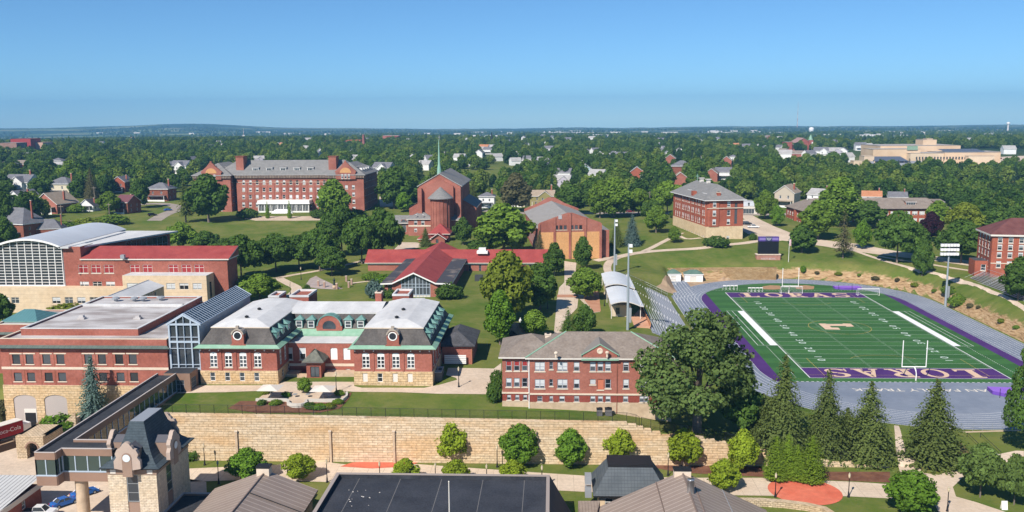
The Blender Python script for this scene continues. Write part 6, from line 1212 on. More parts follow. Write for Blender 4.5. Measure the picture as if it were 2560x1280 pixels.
    mb.vprism(out,y0,y0+1.0,m); mb.box(x0,y0+1.01,-2.2,x0+.7,y0+7,z1,m); mb.box(x1-.7,y0+1.01,-2.2,x1,y0+7,z1,m); mb.box(x0,y0+1.01,z1-.4,x1,y0+7,z1,m); mb.build('wall',B,fix=True); mb=MB()
    for t0,t1 in zip(np.linspace(math.pi,0,10),np.linspace(math.pi,0,10)[1:]): mb.vprism([(xc+r*math.cos(t0),.2+r*math.sin(t0)),(xc+(r+.3)*math.cos(t0),.2+(r+.3)*math.sin(t0)),(xc+(r+.3)*math.cos(t1),.2+(r+.3)*math.sin(t1)),(xc+r*math.cos(t1),.2+r*math.sin(t1))],y0-.12,y0-.01,BRNM)
    mb.build('arch_trim',B,fix=True); done(B,xc,y0+3,-2)
    for n,(pa,pb,pc) in enumerate((((62,1092),(108,1040),'rough stone ramp wall behind the arched block'),((80,1090),(137,1046),'second ramp wall running up beside the shrubs'))):
        a,b=at(*pa,1.2),at(*pb,1.8); mb=MB(); o=strip([(float(a[0]),float(a[1])),(float(b[0]),float(b[1]))],.5); mb.prism([(float(x),float(y)) for x,y in o],-2.2,1.4+.3*n,RUBB); tag(mb.build('ramp_wall',fix=True),pc,'wall')
    B=start('stone_stair','broad stone stair climbing along the foot of the library','stairs'); mb=MB(); p=at(150,1066,0.)
    x0,yy=float(p[0]),-49.0
    for k in range(12): mb.box(x0+k*.42,yy-2.2,-2.3,x0+(k+1)*.42+.02,yy+2.6,-1.7+k*.40,CONC2)
    mb.build('steps',B)
    for s in (-2.4,2.75): mb=MB(); o=[(x0-.3,-2.3),(x0+5.3,-2.3),(x0+5.3,3.9),(x0+4.8,3.9),(x0-.3,-1.0)]; mb.vprism(o,yy+s-.2,yy+s+.2,RUBB); mb.build('stair_wall',B,fix=True)
    done(B,x0+2.5,yy,-2)
    # flagpole in front
    p=at(1122,1207,8.); mb=MB(); mb.tube([(p[0],p[1]-24,5.3),(p[0],p[1]-24,5.4)],.1,GREY)
    q=aty(1122,1206,-108.); mb=MB(); mb.tube([(float(q[0]),-108,5.3),(float(q[0]),-108,float(q[2]))],[.11,.07],OFFW,10); mb.lathe([(.02,float(q[2])-.0),(.12,float(q[2])+.1),(.02,float(q[2])+.25)],OFFW,8,float(q[0]),-108); tag(mb.build('flagpole'),'bare white flagpole standing over the black flat roof','flagpole')
foreground()
# ------------------------------------------------------------ lamps
def lamp_proto():
    t=thing('lamp_post','x','street lamp'); mb=MB(); mb.lathe([(.24,0),(.24,.15),(.17,.3),(.13,.9),(.085,1.1),(.07,3.5),(.11,3.55)],DARK,10); mb.build('post',t,smooth=True)
    mb=MB(); mb.lathe([(.10,3.55),(.17,3.75),(.2,4.0),(.15,4.2)],mat('lamp_glass',(.62,.52,.36),.3),10); mb.build('globe',t,smooth=True); mb=MB(); mb.lathe([(.22,4.2),(.12,4.35),(.03,4.55),(.01,4.6)],mat('lamp_top',(.42,.36,.26),.5),10); mb.build('cap',t); return t
LAMPS=[(825,1155,'black lamp post standing against the retaining wall near the red crescent'),(512,1163,'black lamp post on the lawn right of the stone tower'),(547,1209,'lamp post in the shade right of the tower'),(818,1206,'lamp post behind the left edge of the black roof'),(950,1212,'lamp showing its top above the black roof, nearest the red crescent'),(1089,1216,'lamp showing its top over the black roof right of a yellow-green bush'),(1217,1219,'lamp top over the black roof beside the third clipped tree'),(1355,1222,'lamp top by the right end of the black roof'),(1243,1168,'black lamp post on the lawn below the wall between two street trees'),(1670,1189,'black lamp post between the slate pavilion and the gabled roof'),(1938,1243,'black lamp post on the left rim of the red paved circle'),(2121,1243,'black lamp post on the right rim of the red paved circle'),(2368,1279,'black lamp post at the fork of the concrete paths'),
(841,981,'black lamp post beside the patio umbrellas'),(1147,968,'black lamp post on the concrete plaza left of the brick hall'),(753,699,'lamp post by the lawn path under the dark trees'),(726,737,'lamp post beside the garden steps'),(1511,765,'lamp post on the brick plaza by the press box'),(1369,772,'lamp post on the lawn beside the main walk'),(1702,607,'lamp post on the lawn left of the hill dormitory'),(2451,676,'lamp post in front of the maroon roofed dormitory'),(2165,618,'lamp post by the road below the long dormitory')]
LP=lamp_proto()
for i,(px,py,lb) in enumerate(LAMPS):
    p=gp(px,py); o=LP if i==0 else dup(LP,p); o.location=[float(c) for c in p]; o['label']=lb; o['group']='lamp posts along the campus paths'
# ------------------------------------------------------------ stadium
def light_pole(px,pb,pt,zb,label,flip=1,rows=3):
    p=at(px,pb,zb); h=Z_(px,pt,float(p[1]))-zb; B=thing('light_tower',label,'light pole',p,group='stadium light towers'); mb=MB(); mb.tube([(0,0,-.5),(0,0,h)],[.42,.2],mat('galvanised',(.36,.41,.44),.5,metal=.3),12); mb.build('pole',B,smooth=True)
    mb=MB(); 
    for k in range(rows): mb.box(-.1 if rows<3 else -3,-.1,h-.2-k*1.5,.1 if rows<3 else 3,.1,h-k*1.5,GREY)
    if rows==3: mb.box(-.12,-.25,h-3.4,.12,-.1,h,GREY)
    mb.build('crossarm',B)
    for k in range(rows):
        for j in range(6 if rows==3 else 1):
            x=-2.6+j*1.04 if rows==3 else .55; mb=MB(); mb.box(x-.42,-.75,h-.95-k*1.5,x+.42,-.12,h-.1-k*1.5,WHITE); mb.build('floodlight',B)
    mb=MB(); mb.box(.3,-.4,2.5,.95,.3,6.5,GREY); mb.build('control_box',B)
light_pole(1569,828,609,6.4,'tall grey light tower standing in front of the press box',rows=2); light_pole(2363.6,762.6,609,.3,'light tower with three banks of floodlights at the rock face'); light_pole(1536,679,548,8,'tall grey light tower behind the press box canopies',rows=2)
def press_box():
    B=start('press_box','tan press box with two curved white metal canopies and a brick terrace','stand'); z0=6.6
    block(B,-46.6,28.,-41.2,44,z0-1,10.4,TANB if False else mat('press_wall',(.56,.45,.33),c2=(.62,.51,.39),s=3),f=[(1,2.2,1.2,2.0,'dh',{'frame':BRNM})],topm=MEMB); block(B,-46.6,54,-41.2,70,z0-1,10.4,MT['press_wall'],topm=MEMB)
    mb=MB(); mb.prism([(-41.2,16),(-36.9,16),(-36.9,84),(-41.2,84)],z0-1.5,z0+.35,mat('terrace_brick',(.52,.27,.16),c2=(.60,.34,.22),s=3,coord='world')); mb.build('terrace',B)
    mb=MB(); mb.box(-36.9,16,z0+.35,-36.7,84,z0+1.4,mat('terrace_wall',(.50,.24,.13))); mb.build('parapet',B)
    def canopy_(y0,y1):
        mb=MB(); n=10; rows=[]; low=[]
        for i in range(n+1):
            u=i/n; x=-47.4+9.6*u; z=11.3+1.35*math.sin(math.pi*min(u*.95+.12,1))-.5*u; rows.append([(x,y0-(1.8*(1-u)),z+.12),(x,y1-(1.8*(1-u)),z+.12)]); low.append([(x,y0-(1.8*(1-u)),z-.12),(x,y1-(1.8*(1-u)),z-.12)])
        W_=mat('canopy_metal',(.60,.62,.63),.45,c2=(.66,.68,.69),s=5,stripes=[('Y',1.6,.06,(.5,.52,.53))],coord='world')
        mb.grid([r for r in rows][::-1],W_); mb.grid(low,W_); mb.grid([[a[0] for a in [rows[i]]][0:1]+[low[i][0]] for i in range(n+1)],OFFW); mb.grid([[low[i][1],rows[i][1]] for i in range(n+1)],OFFW); mb.poly([rows[0][0],rows[0][1],low[0][1],low[0][0]][::-1],OFFW); mb.poly([rows[n][0],rows[n][1],low[n][1],low[n][0]],OFFW); mb.build('canopy',B)
    canopy_(24.5,48.5); canopy_(52.,75.)
    for x,y in ((-47,25),(-47,46),(-47,53),(-47,73),(-38.6,26),(-38.6,47),(-38.6,53.5),(-38.6,74)): mb=MB(); mb.tube([(x,y,z0-.5),(x,y,11.6)],.12,OFFW,8); mb.build('canopy_post',B)
    done(B,-43,50,z0)
press_box()
BLG=mat('bleacher_grey',(.235,.255,.30),.55,c2=(.285,.305,.355),s=3,coord='world')
def bleachers():
    B=start('bleachers','wide blue-grey bleachers rising from the track to the press box','bleachers'); y0,y1=8.,96.; n=17; mb=MB(); x0,z0=-22.6,.35; dx,dz=.83,.375
    for k in range(n): 
        yb=y1-(k*0.0); mb.box(x0-(k+1)*dx,y0+k*.25,-.2+k*dz*.9,x0-k*dx,yb-(6-k*.35),z0+k*dz,BLG)
    mb.build('stepped_deck',B)
    for k in range(n): y2=y1-(6-k*.35); MB().box(x0-k*dx-.62,y0+k*.25,z0+k*dz+.30,x0-k*dx-.36,y2,z0+k*dz+.36,mat('bench_plank',(.34,.36,.40),.5)).build('bench',B)
    for a in range(4):
        for k in range(0,n-1,1):
            if k%1==0 and (k+a)%1==0:
                y=y0+10+a*20+k*.6; x=x0-k*dx-.4; z=z0+k*dz; mb=MB(); mb.tube([(x,y-.5,z),(x,y-.5,z+.95),(x,y+.5,z+.95),(x,y+.5,z)],.045,WHITE,5); mb.build('handrail',B)
    done(B,-30,50,0)
    fence('railing','pale railing around the upper end of the bleachers',[(-38.0,88,6.9),(-37.2,96,6.6),(-30,96,3.4),(-22.5,92,.4)],1.5,GREY,2.2,True,(1.,.5),.045)
bleachers()
def bleachers_right():
    a=at(2413,703,6.6); b=at(2515,740,6.6); ang=math.atan2(float(b[1]-a[1]),float(b[0]-a[0])); L=float(np.linalg.norm((b-a)[:2]))+10; z=ground(float(a[0]),float(a[1]))
    B=thing('aluminium_bleachers','silver aluminium bleachers on the grass bank right of the field','bleachers',(float(a[0]),float(a[1]),min(z,6.8)),ang); al=mat('aluminium',(.42,.45,.48),.35,metal=.5,c2=(.5,.53,.56),s=2)
    for k in range(10): MB().box(0,k*.7,.4+k*.3,L,k*.7+.28,.46+k*.3,al).build('bench',B); MB().box(0,k*.7-.35,.12+k*.3,L,k*.7-.05,.16+k*.3,al).build('footboard',B)
    for x in (0,L*.33,L*.66,L): mb=MB(); mb.tube([(x,-.3,0),(x,6.6,3.3)],.06,al,5); mb.tube([(x,6.6,-1),(x,6.6,4.3)],.06,al,5); mb.tube([(x,-.2,1.2),(x,6.6,4.3)],.045,al,5); mb.build('frame',B)
    mb=MB(); mb.tube([(0,6.6,4.3),(L,6.6,4.3)],.05,al,5); mb.build('back_rail',B)
bleachers_right()
def scoreboard():
    x0,x1,y=19.9,28.5,137.8; B=start('scoreboard','large black video scoreboard with purple header on a brick base','scoreboard'); z0=4.9; zb=Z_(1920,635,y); zt=Z_(1920,592,y)
    mb=MB(); mb.box(x0-.6,y-.6,z0-.6,x1+.6,y+2.2,z0+1.1,mat('score_stone',(.58,.45,.31))); mb.box(x0-.5,y-.5,z0+1.11,x1+.5,y+2.1,zb-.35,mat('score_brick',(.36,.17,.13),c2=(.42,.22,.17),s=1)); mb.box(x0-.7,y-.7,zb-.34,x1+.7,y+2.3,zb,TRIM); mb.build('base',B)
    mb=MB(); mb.box(x0+.2,y,zb+.01,x1-.2,y+1.4,zt-1.85,mat('led_screen',(.012,.013,.018),.35)); mb.build('screen',B); mb=MB(); mb.box(x0+.2,y-.05,zt-1.84,x1-.2,y+1.4,zt,mat('header_purple',(.085,.05,.24),.5)); h=mb.build('header',B)
    mb=MB()
    lg=mat('header_panel',(.22,.17,.42)); mb=MB(); mb.box(x0+.5,y-.1,zt-1.35,x0+3.0,y-.055,zt-.45,lg); mb.build('header_panel',B); mb=MB(); mb.box(x1-3.0,y-.1,zt-1.35,x1-.5,y-.055,zt-.45,lg); mb.build('header_panel',B)
    xc=(x0+x1)/2; S=mat('crest_silver',(.42,.46,.50)); mb=MB(); mb.box(xc-1.35,y-.1,zt-1.8,xc+1.35,y-.06,zt+.12,mat('crest_dark',(.05,.05,.12))); mb.build('crest_panel',B)
    for P in ([(xc-1.1,zt-.25),(xc-.75,zt-1.0),(xc,zt-1.55),(xc,zt-1.25),(xc-.5,zt-.85),(xc-.6,zt-.55)],[(xc+1.1,zt-.25),(xc+.6,zt-.55),(xc+.5,zt-.85),(xc,zt-1.25),(xc,zt-1.55),(xc+.75,zt-1.0)],[(xc-.45,zt-.35),(xc,zt-.5),(xc+.45,zt-.35),(xc,zt-.9)]): MB().poly([(x,y-.12,z) for x,z in P],S).build('crest',B)
    t=text_mesh('base_lettering','ROCK BOWL',1.0,mat('sign_letters',(.52,.50,.50))); o=link('base_lettering',t,B,(xc,y-.52,z0+2.0)); o.rotation_euler=(math.pi/2,0,0); done(B,xc,y,z0)
scoreboard()
def goalpost(px,py,label,zt=9.7):
    p=at(px,py,0); B=thing('goalpost',label,'goalpost',p,group='football goalposts'); s=1 if p[1]<20 else -1; mb=MB(); r=.14
    mb.tube([(0,-1.6*s,0),(0,-1.6*s,1.6),(0,-1.3*s,2.5),(0,-.5*s,3.0),(0,0,3.05)],r*1.1,WHITE,8); mb.build('gooseneck',B,smooth=True); mb=MB(); mb.tube([(-2.9,0,3.05),(2.9,0,3.05)],r,WHITE,8); mb.build('crossbar',B)
    for x in (-2.9,2.9): mb=MB(); mb.tube([(x,0,3.0),(x,0,zt)],r*.85,WHITE,8); mb.build('upright',B)
goalpost(2283,947,'white football goalpost behind the near end zone'); goalpost(1975,735.5,'white football goalpost behind the far end zone')
NET=None
def soccer_goal(px0,px1,py,label,rot=0):
    a,b=at(px0,py,.05),at(px1,py,.05); w=float(np.linalg.norm(b-a)); B=thing('soccer_goal',label,'goal',a,math.atan2(float(b[1]-a[1]),float(b[0]-a[0])),group='white soccer goals'); h=2.45; mb=MB()
    mb.tube([(0,0,0),(0,0,h),(w,0,h),(w,0,0)],.10,WHITE,7); mb.build('frame',B); mb=MB()
    for x in (0,w): mb.tube([(x,0,h),(x,1.0,h),(x,2.0,0),(x,0,0)],.05,WHITE,5)
    mb.tube([(0,1,h),(w,1,h)],.04,WHITE,5); mb.tube([(0,2,.04),(w,2,.04)],.04,WHITE,5); mb.build('rear_frame',B)
    global NET
    if not NET:
        NET=bpy.data.materials.new('goal_net'); NET.use_nodes=True; q=NET.node_tree.nodes['Principled BSDF']; q.inputs['Base Color'].default_value=(.8,.8,.8,1); q.inputs['Alpha'].default_value=.14
    mb=MB(); mb.poly([(0,1,h),(w,1,h),(w,2,0),(0,2,0)],NET); mb.poly([(0,0,h),(0,1,h),(0,2,0),(0,0,0)],NET); mb.poly([(w,0,h),(w,1,h),(w,2,0),(w,0,0)],NET); mb.build('net',B)
soccer_goal(1953,2006,733.5,'white soccer goal in front of the far goalpost'); soccer_goal(2145,2198,739,'white soccer goal beside the purple landing mat'); soccer_goal(1660,1690,712,'white soccer goal lying by the sheds')
def hurdles(px,py,label):
    for i in range(4):
        p=at(px+i*9.5,py,.05)
        B=thing('hurdle',label,'hurdle',p,group='white hurdles stacked beyond the far end zone'); mb=MB(); mb.tube([(-.5,0,0),(-.5,0,1.6),(.55,0,1.6),(.55,0,0)],.06,WHITE,5); mb.tube([(-.5,0,0),(-.5,2.2,0)],.06,WHITE,5); mb.tube([(.55,0,0),(.55,2.2,0)],.06,WHITE,5); mb.build('frame',B); mb=MB(); mb.box(-.6,-.05,1.35,.65,.0,1.7,WHITE); mb.build('bar',B)
hurdles(1811,724,'white hurdle in the row left of the long jump pits'); hurdles(1874,729.5,'white hurdle in the row before the far end zone')
def shed(px0,px1,py,label):
    a,b=at(px0,py,.1),at(px1,py,.1); w=float(b[0]-a[0]); B=thing('storage_shed',label,'shed',a,0,group='white storage sheds by the track'); block(B,0,0,w,4.6,-.3,2.7,WHITE,f=[(w*.3,.3,w*.35,2.1,'panel',{'frame':OFFW})],top=False); hip(B,0,0,w,4.6,2.7,1.5,GRNS,over=.25,fas=WHITE)
shed(1667,1702,703,'white shed with green roof nearer the bleachers'); shed(1712,1757,704,'white shed with green roof nearer the scoreboard')
def mat_pad(px,py,w,d,h,rz,label,c=(.27,.13,.55)):
    p=at(px,py,.05); B=thing('landing_mat',label,'landing mat',p,rz); m=mat('mat_top',c,.6,c2=(c[0]*1.1,c[1]*1.1,c[2]*1.08),s=1.5); mb=MB(); mb.prism([(-w/2,-d*.15),(-w*.2,-d*.5),(w/2,-d/2),(w/2,d/2),(-w/2,d/2)],0,h,mat('mat_side',(c[0]*.55,c[1]*.5,c[2]*.7),.7),top=m); mb.build('cushion',B)
    mb=MB(); mb.tube([(-w*.42,-d*.62,0),(-w*.42,-d*.62,2.2)],.06,DARK,6); mb.build('standard',B); mb=MB(); mb.tube([(w*.1,-d*.62,0),(w*.1,-d*.62,2.2)],.06,DARK,6); mb.build('standard',B)
mat_pad(2527,985,8.5,5.5,.8,-.12,'large purple landing mat on the blue near curve'); mat_pad(2118,722,9.5,4,.8,0,'purple landing mat on the turf beyond the far end zone')
struct(drape('sand_pit',[[tuple(at(x,y,.05)[:2]) for x,y in q] for q in (((1906,716),(1925,713),(1950,714),(1952,723),(1930,724),(1908,723)),((1988,714),(2015,713),(2036,716),(2034,723),(2008,724),(1990,722)))],mat('pit_sand',(.33,.19,.10),c2=(.42,.26,.15),s=1.2,coord='world'),.06))
p=gp(1971,655); q=aty(1972,593,float(p[1])); B=thing('flagpole','white flagpole with a hanging flag beside the scoreboard','flagpole',p); mb=MB(); mb.tube([(0,0,0),(.1,0,float(q[2]-p[2]))],[.1,.06],WHITE,8); mb.build('pole',B); mb=MB(); mb.grid([[(.1+.25*k+.05*math.sin(k*2),.12*math.sin(k*3),9.3-j*.9) for k in range(4)] for j in range(4)],mat('flag_cloth',(.55,.18,.2),c2=(.7,.68,.7),s=.5)); mb.build('flag',B)
# ------------------------------------------------------------ patio and small things
def patio_wall():
    P=pxpoly([(640,1003),(716,1004),(720,1013),(733,1019),(752,1019),(767,1013),(771,1005),(857,1005),(867,984)]); z=min(ground(float(p[0]),float(p[1])) for p in P); mb=MB(); o=strip(smooth_line(P,2),.45); n=len(o)//2
    for i in range(n-1): q=[o[i],o[i+1],o[2*n-2-i],o[2*n-1-i]]; mb.prism([(float(a),float(b)) for a,b in q][::-1],z-.6,z+.85,mat('pale_wall',(.55,.52,.46)))
    tag(mb.build('seat_wall',fix=True),'low white curved wall along the front of the patio','wall')
patio_wall()
def umbrella(px,pyb,pyt,w,label):
    p=gp(px,pyb); h=Z_(px,pyt,float(p[1]))-float(p[2]); B=thing('patio_umbrella',label,'umbrella',p,group='white patio umbrellas'); mb=MB(); mb.tube([(0,0,0),(0,0,h)],.06,OFFW,6); mb.build('pole',B); mb=MB(); a=w/2; c=[(-a,-a,h-.75),(a,-a,h-.75),(a,a,h-.75),(-a,a,h-.75)]; cl=mat('umbrella_cloth',(.66,.60,.53),.9)
    for i in range(4): mb.poly([c[i],c[(i+1)%4],(0,0,h)],cl)
    mb.build('canopy',B); MB().box(-.5,-.5,0,.5,.5,.08,DARK).build('base',B)
umbrella(677,1000,961,4.4,'white square umbrella on the left of the patio'); umbrella(808,1000,963,4.4,'white square umbrella on the right of the patio')
for i,(px,py) in enumerate(((738,994),(770,994),(822,996),(700,998))):
    p=gp(px,py); B=thing('cafe_table','grey round cafe table on the patio paving','table',p,group='cafe tables on the patio'); mb=MB(); mb.lathe([(.03,0),(.03,.72)],GREY,6); mb.build('leg',B); mb=MB(); mb.lathe([(.0,.72),(.5,.72),(.5,.76),(.0,.76)],GREY,12); mb.build('tabletop',B)
def ac(px,py,w,d,h,label,m=GREY):
    p=gp(px,py); B=thing('cooling_unit',label,'air conditioner',p); mb=MB(); mb.box(0,0,0,w,d,h,mat('ac_louvre',(.16,.15,.15),.6,stripes=[('X',.12,.04,(.08,.08,.08))])); mb.build('casing',B); mb=MB(); mb.box(-.05,-.05,h+.001,w+.05,d+.05,h+.12,m); mb.build('top',B)
    for x in np.arange(.7,w,1.2): mb=MB(); mb.lathe([(.45,h+.121),(.45,h+.25),(.3,h+.26)],DARK,12,float(x),d/2); mb.build('fan',B)
ac(1076,953,2.4,4.6,1.9,'large grey cooling unit in the shade beside the mansard hall'); ac(1492,1040,1.1,1.1,1.25,'small black condenser against the brick hall, left one',DARK); ac(1513,1040,1.3,1.2,1.3,'small black condenser against the brick hall, right one',DARK)
p=gp(1113,908); B=thing('pipe_stack','stack of white pipes leaning on the brick annex','pipes',(float(p[0]),-28.6,float(p[2])))
for k in range(5): MB().box(0,-.3+.02*k,.3+k*.42,5.0,-.05,.62+k*.42,WHITE).build('pipe',B)
def figure(px,py,h,label,m,base=None):
    p=gp(px,py); B=thing('statue',label,'statue',p); s=h/1.8; mb=MB()
    if base: mb.box(-.5,-.5,0,.5,.5,base,CONCW); 
    z=base or 0
    prof=[(.30,0),(.27,.25),(.22,.7),(.20,1.0),(.235,1.3),(.20,1.45),(.075,1.5),(.07,1.55),(.115,1.65),(.11,1.74),(.05,1.81),(.005,1.82)]
    mb.lathe([(r*s,z+q*s) for r,q in prof],m,14)
    for sx in(-1,1): mb.tube([(sx*.2*s,0,z+1.38*s),(sx*.26*s,-.06*s,z+1.1*s),(sx*.06*s,-.24*s,z+1.2*s)],[.075*s,.06*s,.045*s],m,7)
    mb.build('robed_figure',B,smooth=True)
figure(1301,816,2.4,'white robed statue above the stone grotto',WHITE); figure(836,722,2.6,'dark bronze statue on a plinth in the garden plaza',mat('bronze',(.04,.05,.045),.4),1.2)
for i,(px,py) in enumerate(((796,716),(811,719),(842,723),(866,704),(872,719),(879,712))):
    p=gp(px,py); mb=MB(); mb.box(-.3,-.3,-.2,.3,.3,1.9,mat('pillar_stone',(.38,.25,.20))); mb.box(-.36,-.36,1.9,.36,.36,2.05,TRIM); o=mb.build('stone_pillar',None,loc=p); tag(o,'short red granite pillar around the garden statue','pillar','granite pillars around the statue')
def grotto():
    p=gp(1280,838); B=thing('grotto','dark rubble stone grotto under the white statue','grotto',p); mb=MB()
    rows=[]
    for k,(r,z) in enumerate(((4.2,-.3),(4.0,1.2),(3.2,2.4),(1.8,3.2),(.1,3.5))): rows.append([(r*1.1*math.cos(t)*(1+.18*math.sin(5*t+k)),r*.7*math.sin(t)*(1+.15*math.cos(7*t+k)),z+.25*math.sin(3*t+k)) for t in np.linspace(0,2*math.pi,22)[:-1]])
    mb.grid(rows,mat('grotto_stone',(.20,.13,.09),c2=(.36,.26,.18),s=1,coord='world',bump=.8),True); mb.build('rockwork',B); mb=MB(); mb.vprism([(1.6*math.cos(t),-.2+2.0*math.sin(t)) for t in np.linspace(0,math.pi,12)],-3.4,-1.5,DARK); mb.build('cave_mouth',B)
grotto()
def track_stair():
    a,b=at(2434,1093,0),gp(2484,1143); B=start('outdoor_stair','grey concrete steps with black handrails leading down from the track','stairs'); a=np.array([float(a[0]),float(a[1]),-.2]); b=np.array([float(c) for c in b]); d=(b-a)/11; n=np.array([-d[1],d[0],0])/np.hypot(d[0],d[1])*1.3; mb=MB()
    for k in range(11): p=a+d*k; q=p+d; mb.prism([(p[0]-n[0],p[1]-n[1]),(q[0]-n[0],q[1]-n[1]),(q[0]+n[0],q[1]+n[1]),(p[0]+n[0],p[1]+n[1])],-2.5,p[2]+.1,mat('step_concrete',(.42,.42,.42),c2=(.5,.5,.5),s=1)) 
    mb.build('steps',B,fix=True)
    for s in(-1,1): mb=MB(); P=[a+n*s+np.array([0,0,1.1]),b+n*s+np.array([0,0,1.1])]; mb.tube([P[0]-np.array([0,0,1.1]),P[0],P[1],P[1]-np.array([0,0,1.1])],.05,DARK,6); mb.build('handrail',B)
    done(B,*a)
track_stair()
# ------------------------------------------------------------ vehicles
def car_mesh_parts(kind):
    """side outlines in metres: (x forward, z); returns body and cabin outline"""
    if kind=='sedan': return [(-2.25,.35),(-2.3,.75),(-2.1,.95),(-1.2,1.0),(1.0,.95),(2.0,.8),(2.25,.6),(2.25,.35)],[(-1.55,.98),(-.95,1.42),(.35,1.44),(1.05,.96)],(-1.4,1.4)
    if kind=='suv': return [(-2.25,.4),(-2.3,.9),(-2.2,1.08),(1.0,1.08),(2.0,1.0),(2.3,.75),(2.3,.4)],[(-2.2,1.07),(-1.95,1.68),(.4,1.7),(1.1,1.07)],(-1.4,1.45)
    if kind=='pickup': return [(-2.8,.5),(-2.85,1.05),(-.95,1.08),(-.9,1.1),(1.4,1.1),(2.6,1.02),(2.8,.8),(2.8,.45)],[(-.85,1.09),(-.7,1.78),(.7,1.8),(1.4,1.09)],(-1.75,1.75)
def car_proto(name,kind,paint):
    b,c,wx=car_mesh_parts(kind); w=.92; t=thing(name,'x','car' if kind!='pickup' else 'pickup truck'); mb=MB()
    def prism(out,ins=(0,0)):
        n=len(out); k=len(mb.v); zmax=max(z for _,z in out); zmin=min(z for _,z in out)
        for s in(-1,1):
            for x,z in out: f=(z-zmin)/(zmax-zmin+1e-6); mb.v.append((x,s*(w-ins[0]-(ins[1]-ins[0])*f),z))
        return n,k
    def emit(out,m,ins): 
        n,k=prism(out,ins); mi=mb.mi(m)
        for i in range(n): j=(i+1)%n; mb.f.append((k+i,k+j,k+n+j,k+n+i)); mb.m.append(mi)
        mb.f.append(tuple(k+i for i in range(n))[::-1]); mb.m.append(mi); mb.f.append(tuple(k+n+i for i in range(n))); mb.m.append(mi)
    emit(b,paint,(0,.08)); body=mb.build('body',t,fix=True); mb=MB(); emit(c,GLASS,(.1,.28)); mb.build('window',t,fix=True)
    mb=MB(); zt=c[1][1]; mb.box(c[1][0]+.02,-w+.26,zt-.015,c[2][0]-.02,w-.26,zt+.035,paint)
    for s in(-1,1):
        for (xa,za),(xb,zb_) in ((c[0],c[1]),(c[3],c[2])): mb.tube([(xa,s*(w-.1),za),(xb,s*(w-.27),zb_)],.055,paint,4)
        if kind!='pickup': mb.tube([((c[1][0]+c[2][0])/2,s*(w-.1),c[0][1]),((c[1][0]+c[2][0])/2,s*(w-.27),zt)],.05,paint,4)
    mb.build('roof',t)
    if kind=='pickup': mb=MB(); mb.box(-2.75,-.72,1.085,-1.0,.72,1.1,DARK); mb.build('bed',t)
    for x in wx:
        for s in(-1,1):
            mb=MB(); r=.34; mb.tube([(x,s*(w-.2),r),(x,s*(w+.02),r)],r,mat('tyre',(.02,.02,.02),.8),12); wh=mb.build('wheel',t); mb=MB(); mb.tube([(x,s*(w+.0),r),(x,s*(w+.035),r)],r*.6,GREY,10); mb.build('rim',wh)
    for s in(-1,1): z=b[-2][1]+.05; xf=b[-1][0]; boxes('headlight',t,[(xf-.06,s*.62-.18,z-.05,xf+.03,s*.62+.18,z+.1)],WHITE); xr=b[0][0]; boxes('tail_light',t,[(xr-.08,s*.68-.12,.68,xr+.02,s*.68+.12,.9)],mat('tail_red',(.4,.02,.02),.4))
    return t
PAINT=lambda n,c:mat(n,c,.3,spec=.5)
CARS=[('sedan',PAINT('blue_paint',(.02,.12,.42)),(420,527),.85,'bright blue car on the curving street left of the hilltop hall'),('suv',PAINT('black_paint',(.015,.016,.018)),(381,540),.85,'black car on the street below the bright blue car'),
('sedan',PAINT('grey_paint',(.09,.10,.11)),(1194,527),.05,'dark grey car parked before the small white house'),('pickup',PAINT('white_car_paint',(.7,.7,.7)),(1216,522),.05,'white pickup parked beside the small white house'),('suv',PAINT('maroon_paint',(.16,.012,.02)),(1575,531),0,'maroon car on the street behind the fieldhouse'),
('pickup',MT['white_car_paint'],(1883,570),-.1,'white pickup in the parking lot beside the hill dormitory'),('suv',MT['black_paint'],(1868,562),-.1,'black car behind the white pickup in the parking lot'),('sedan',PAINT('sky_paint',(.03,.22,.45)),(1857,531),0,'light blue car parked behind the hill dormitory'),('suv',PAINT('silver_paint',(.42,.43,.45)),(1888,531),0,'silver car on the street right of the light blue car'),
('sedan',MT['blue_paint'],(212,1239),.95,'blue car parked beside the ramp railing under the skybridge'),('sedan',MT['blue_paint'],(162,1263),.95,'blue car half hidden by the round concrete column'),('pickup',MT['white_car_paint'],(100,1290),.05,'white work truck with roof rack below the brick garage')]
CP_={}
for kind,pt,(px,py),rz,lb in CARS:
    k=(kind,pt.name); p=gp(px,py)
    if k not in CP_: CP_[k]=o=car_proto({'sedan':'parked_car','suv':'parked_car','pickup':'pickup_truck'}[kind],kind,pt); o.location=[float(c) for c in p]; o.rotation_euler=(0,0,rz)
    else: o=dup(CP_[k],p,rz)
    o['label']=lb
    gx,gy_=ground(float(p[0])+2,float(p[1])),ground(float(p[0])-2,float(p[1])); o.location[2]=float(p[2])+.06
k0=list(CP_.values())
lots=[(2365,403),(2385,399),(2412,401),(2440,399),(2470,397),(2500,396),(2530,395),(2545,398),(2350,409),(2395,411),(2425,408),(2460,412),(2490,409),(2520,408),(2550,407),(2372,417)]
for i,(px,py) in enumerate(lots):
    p=gp(px,py+2); o=dup(k0[(i*5)%len(k0)],p,.2+1.57*(i%2)); o['label']='parked car on the pale lot beside the tan school'; o['group']='cars parked beside the tan school'; o['category']='car'; o.name='parked_car'
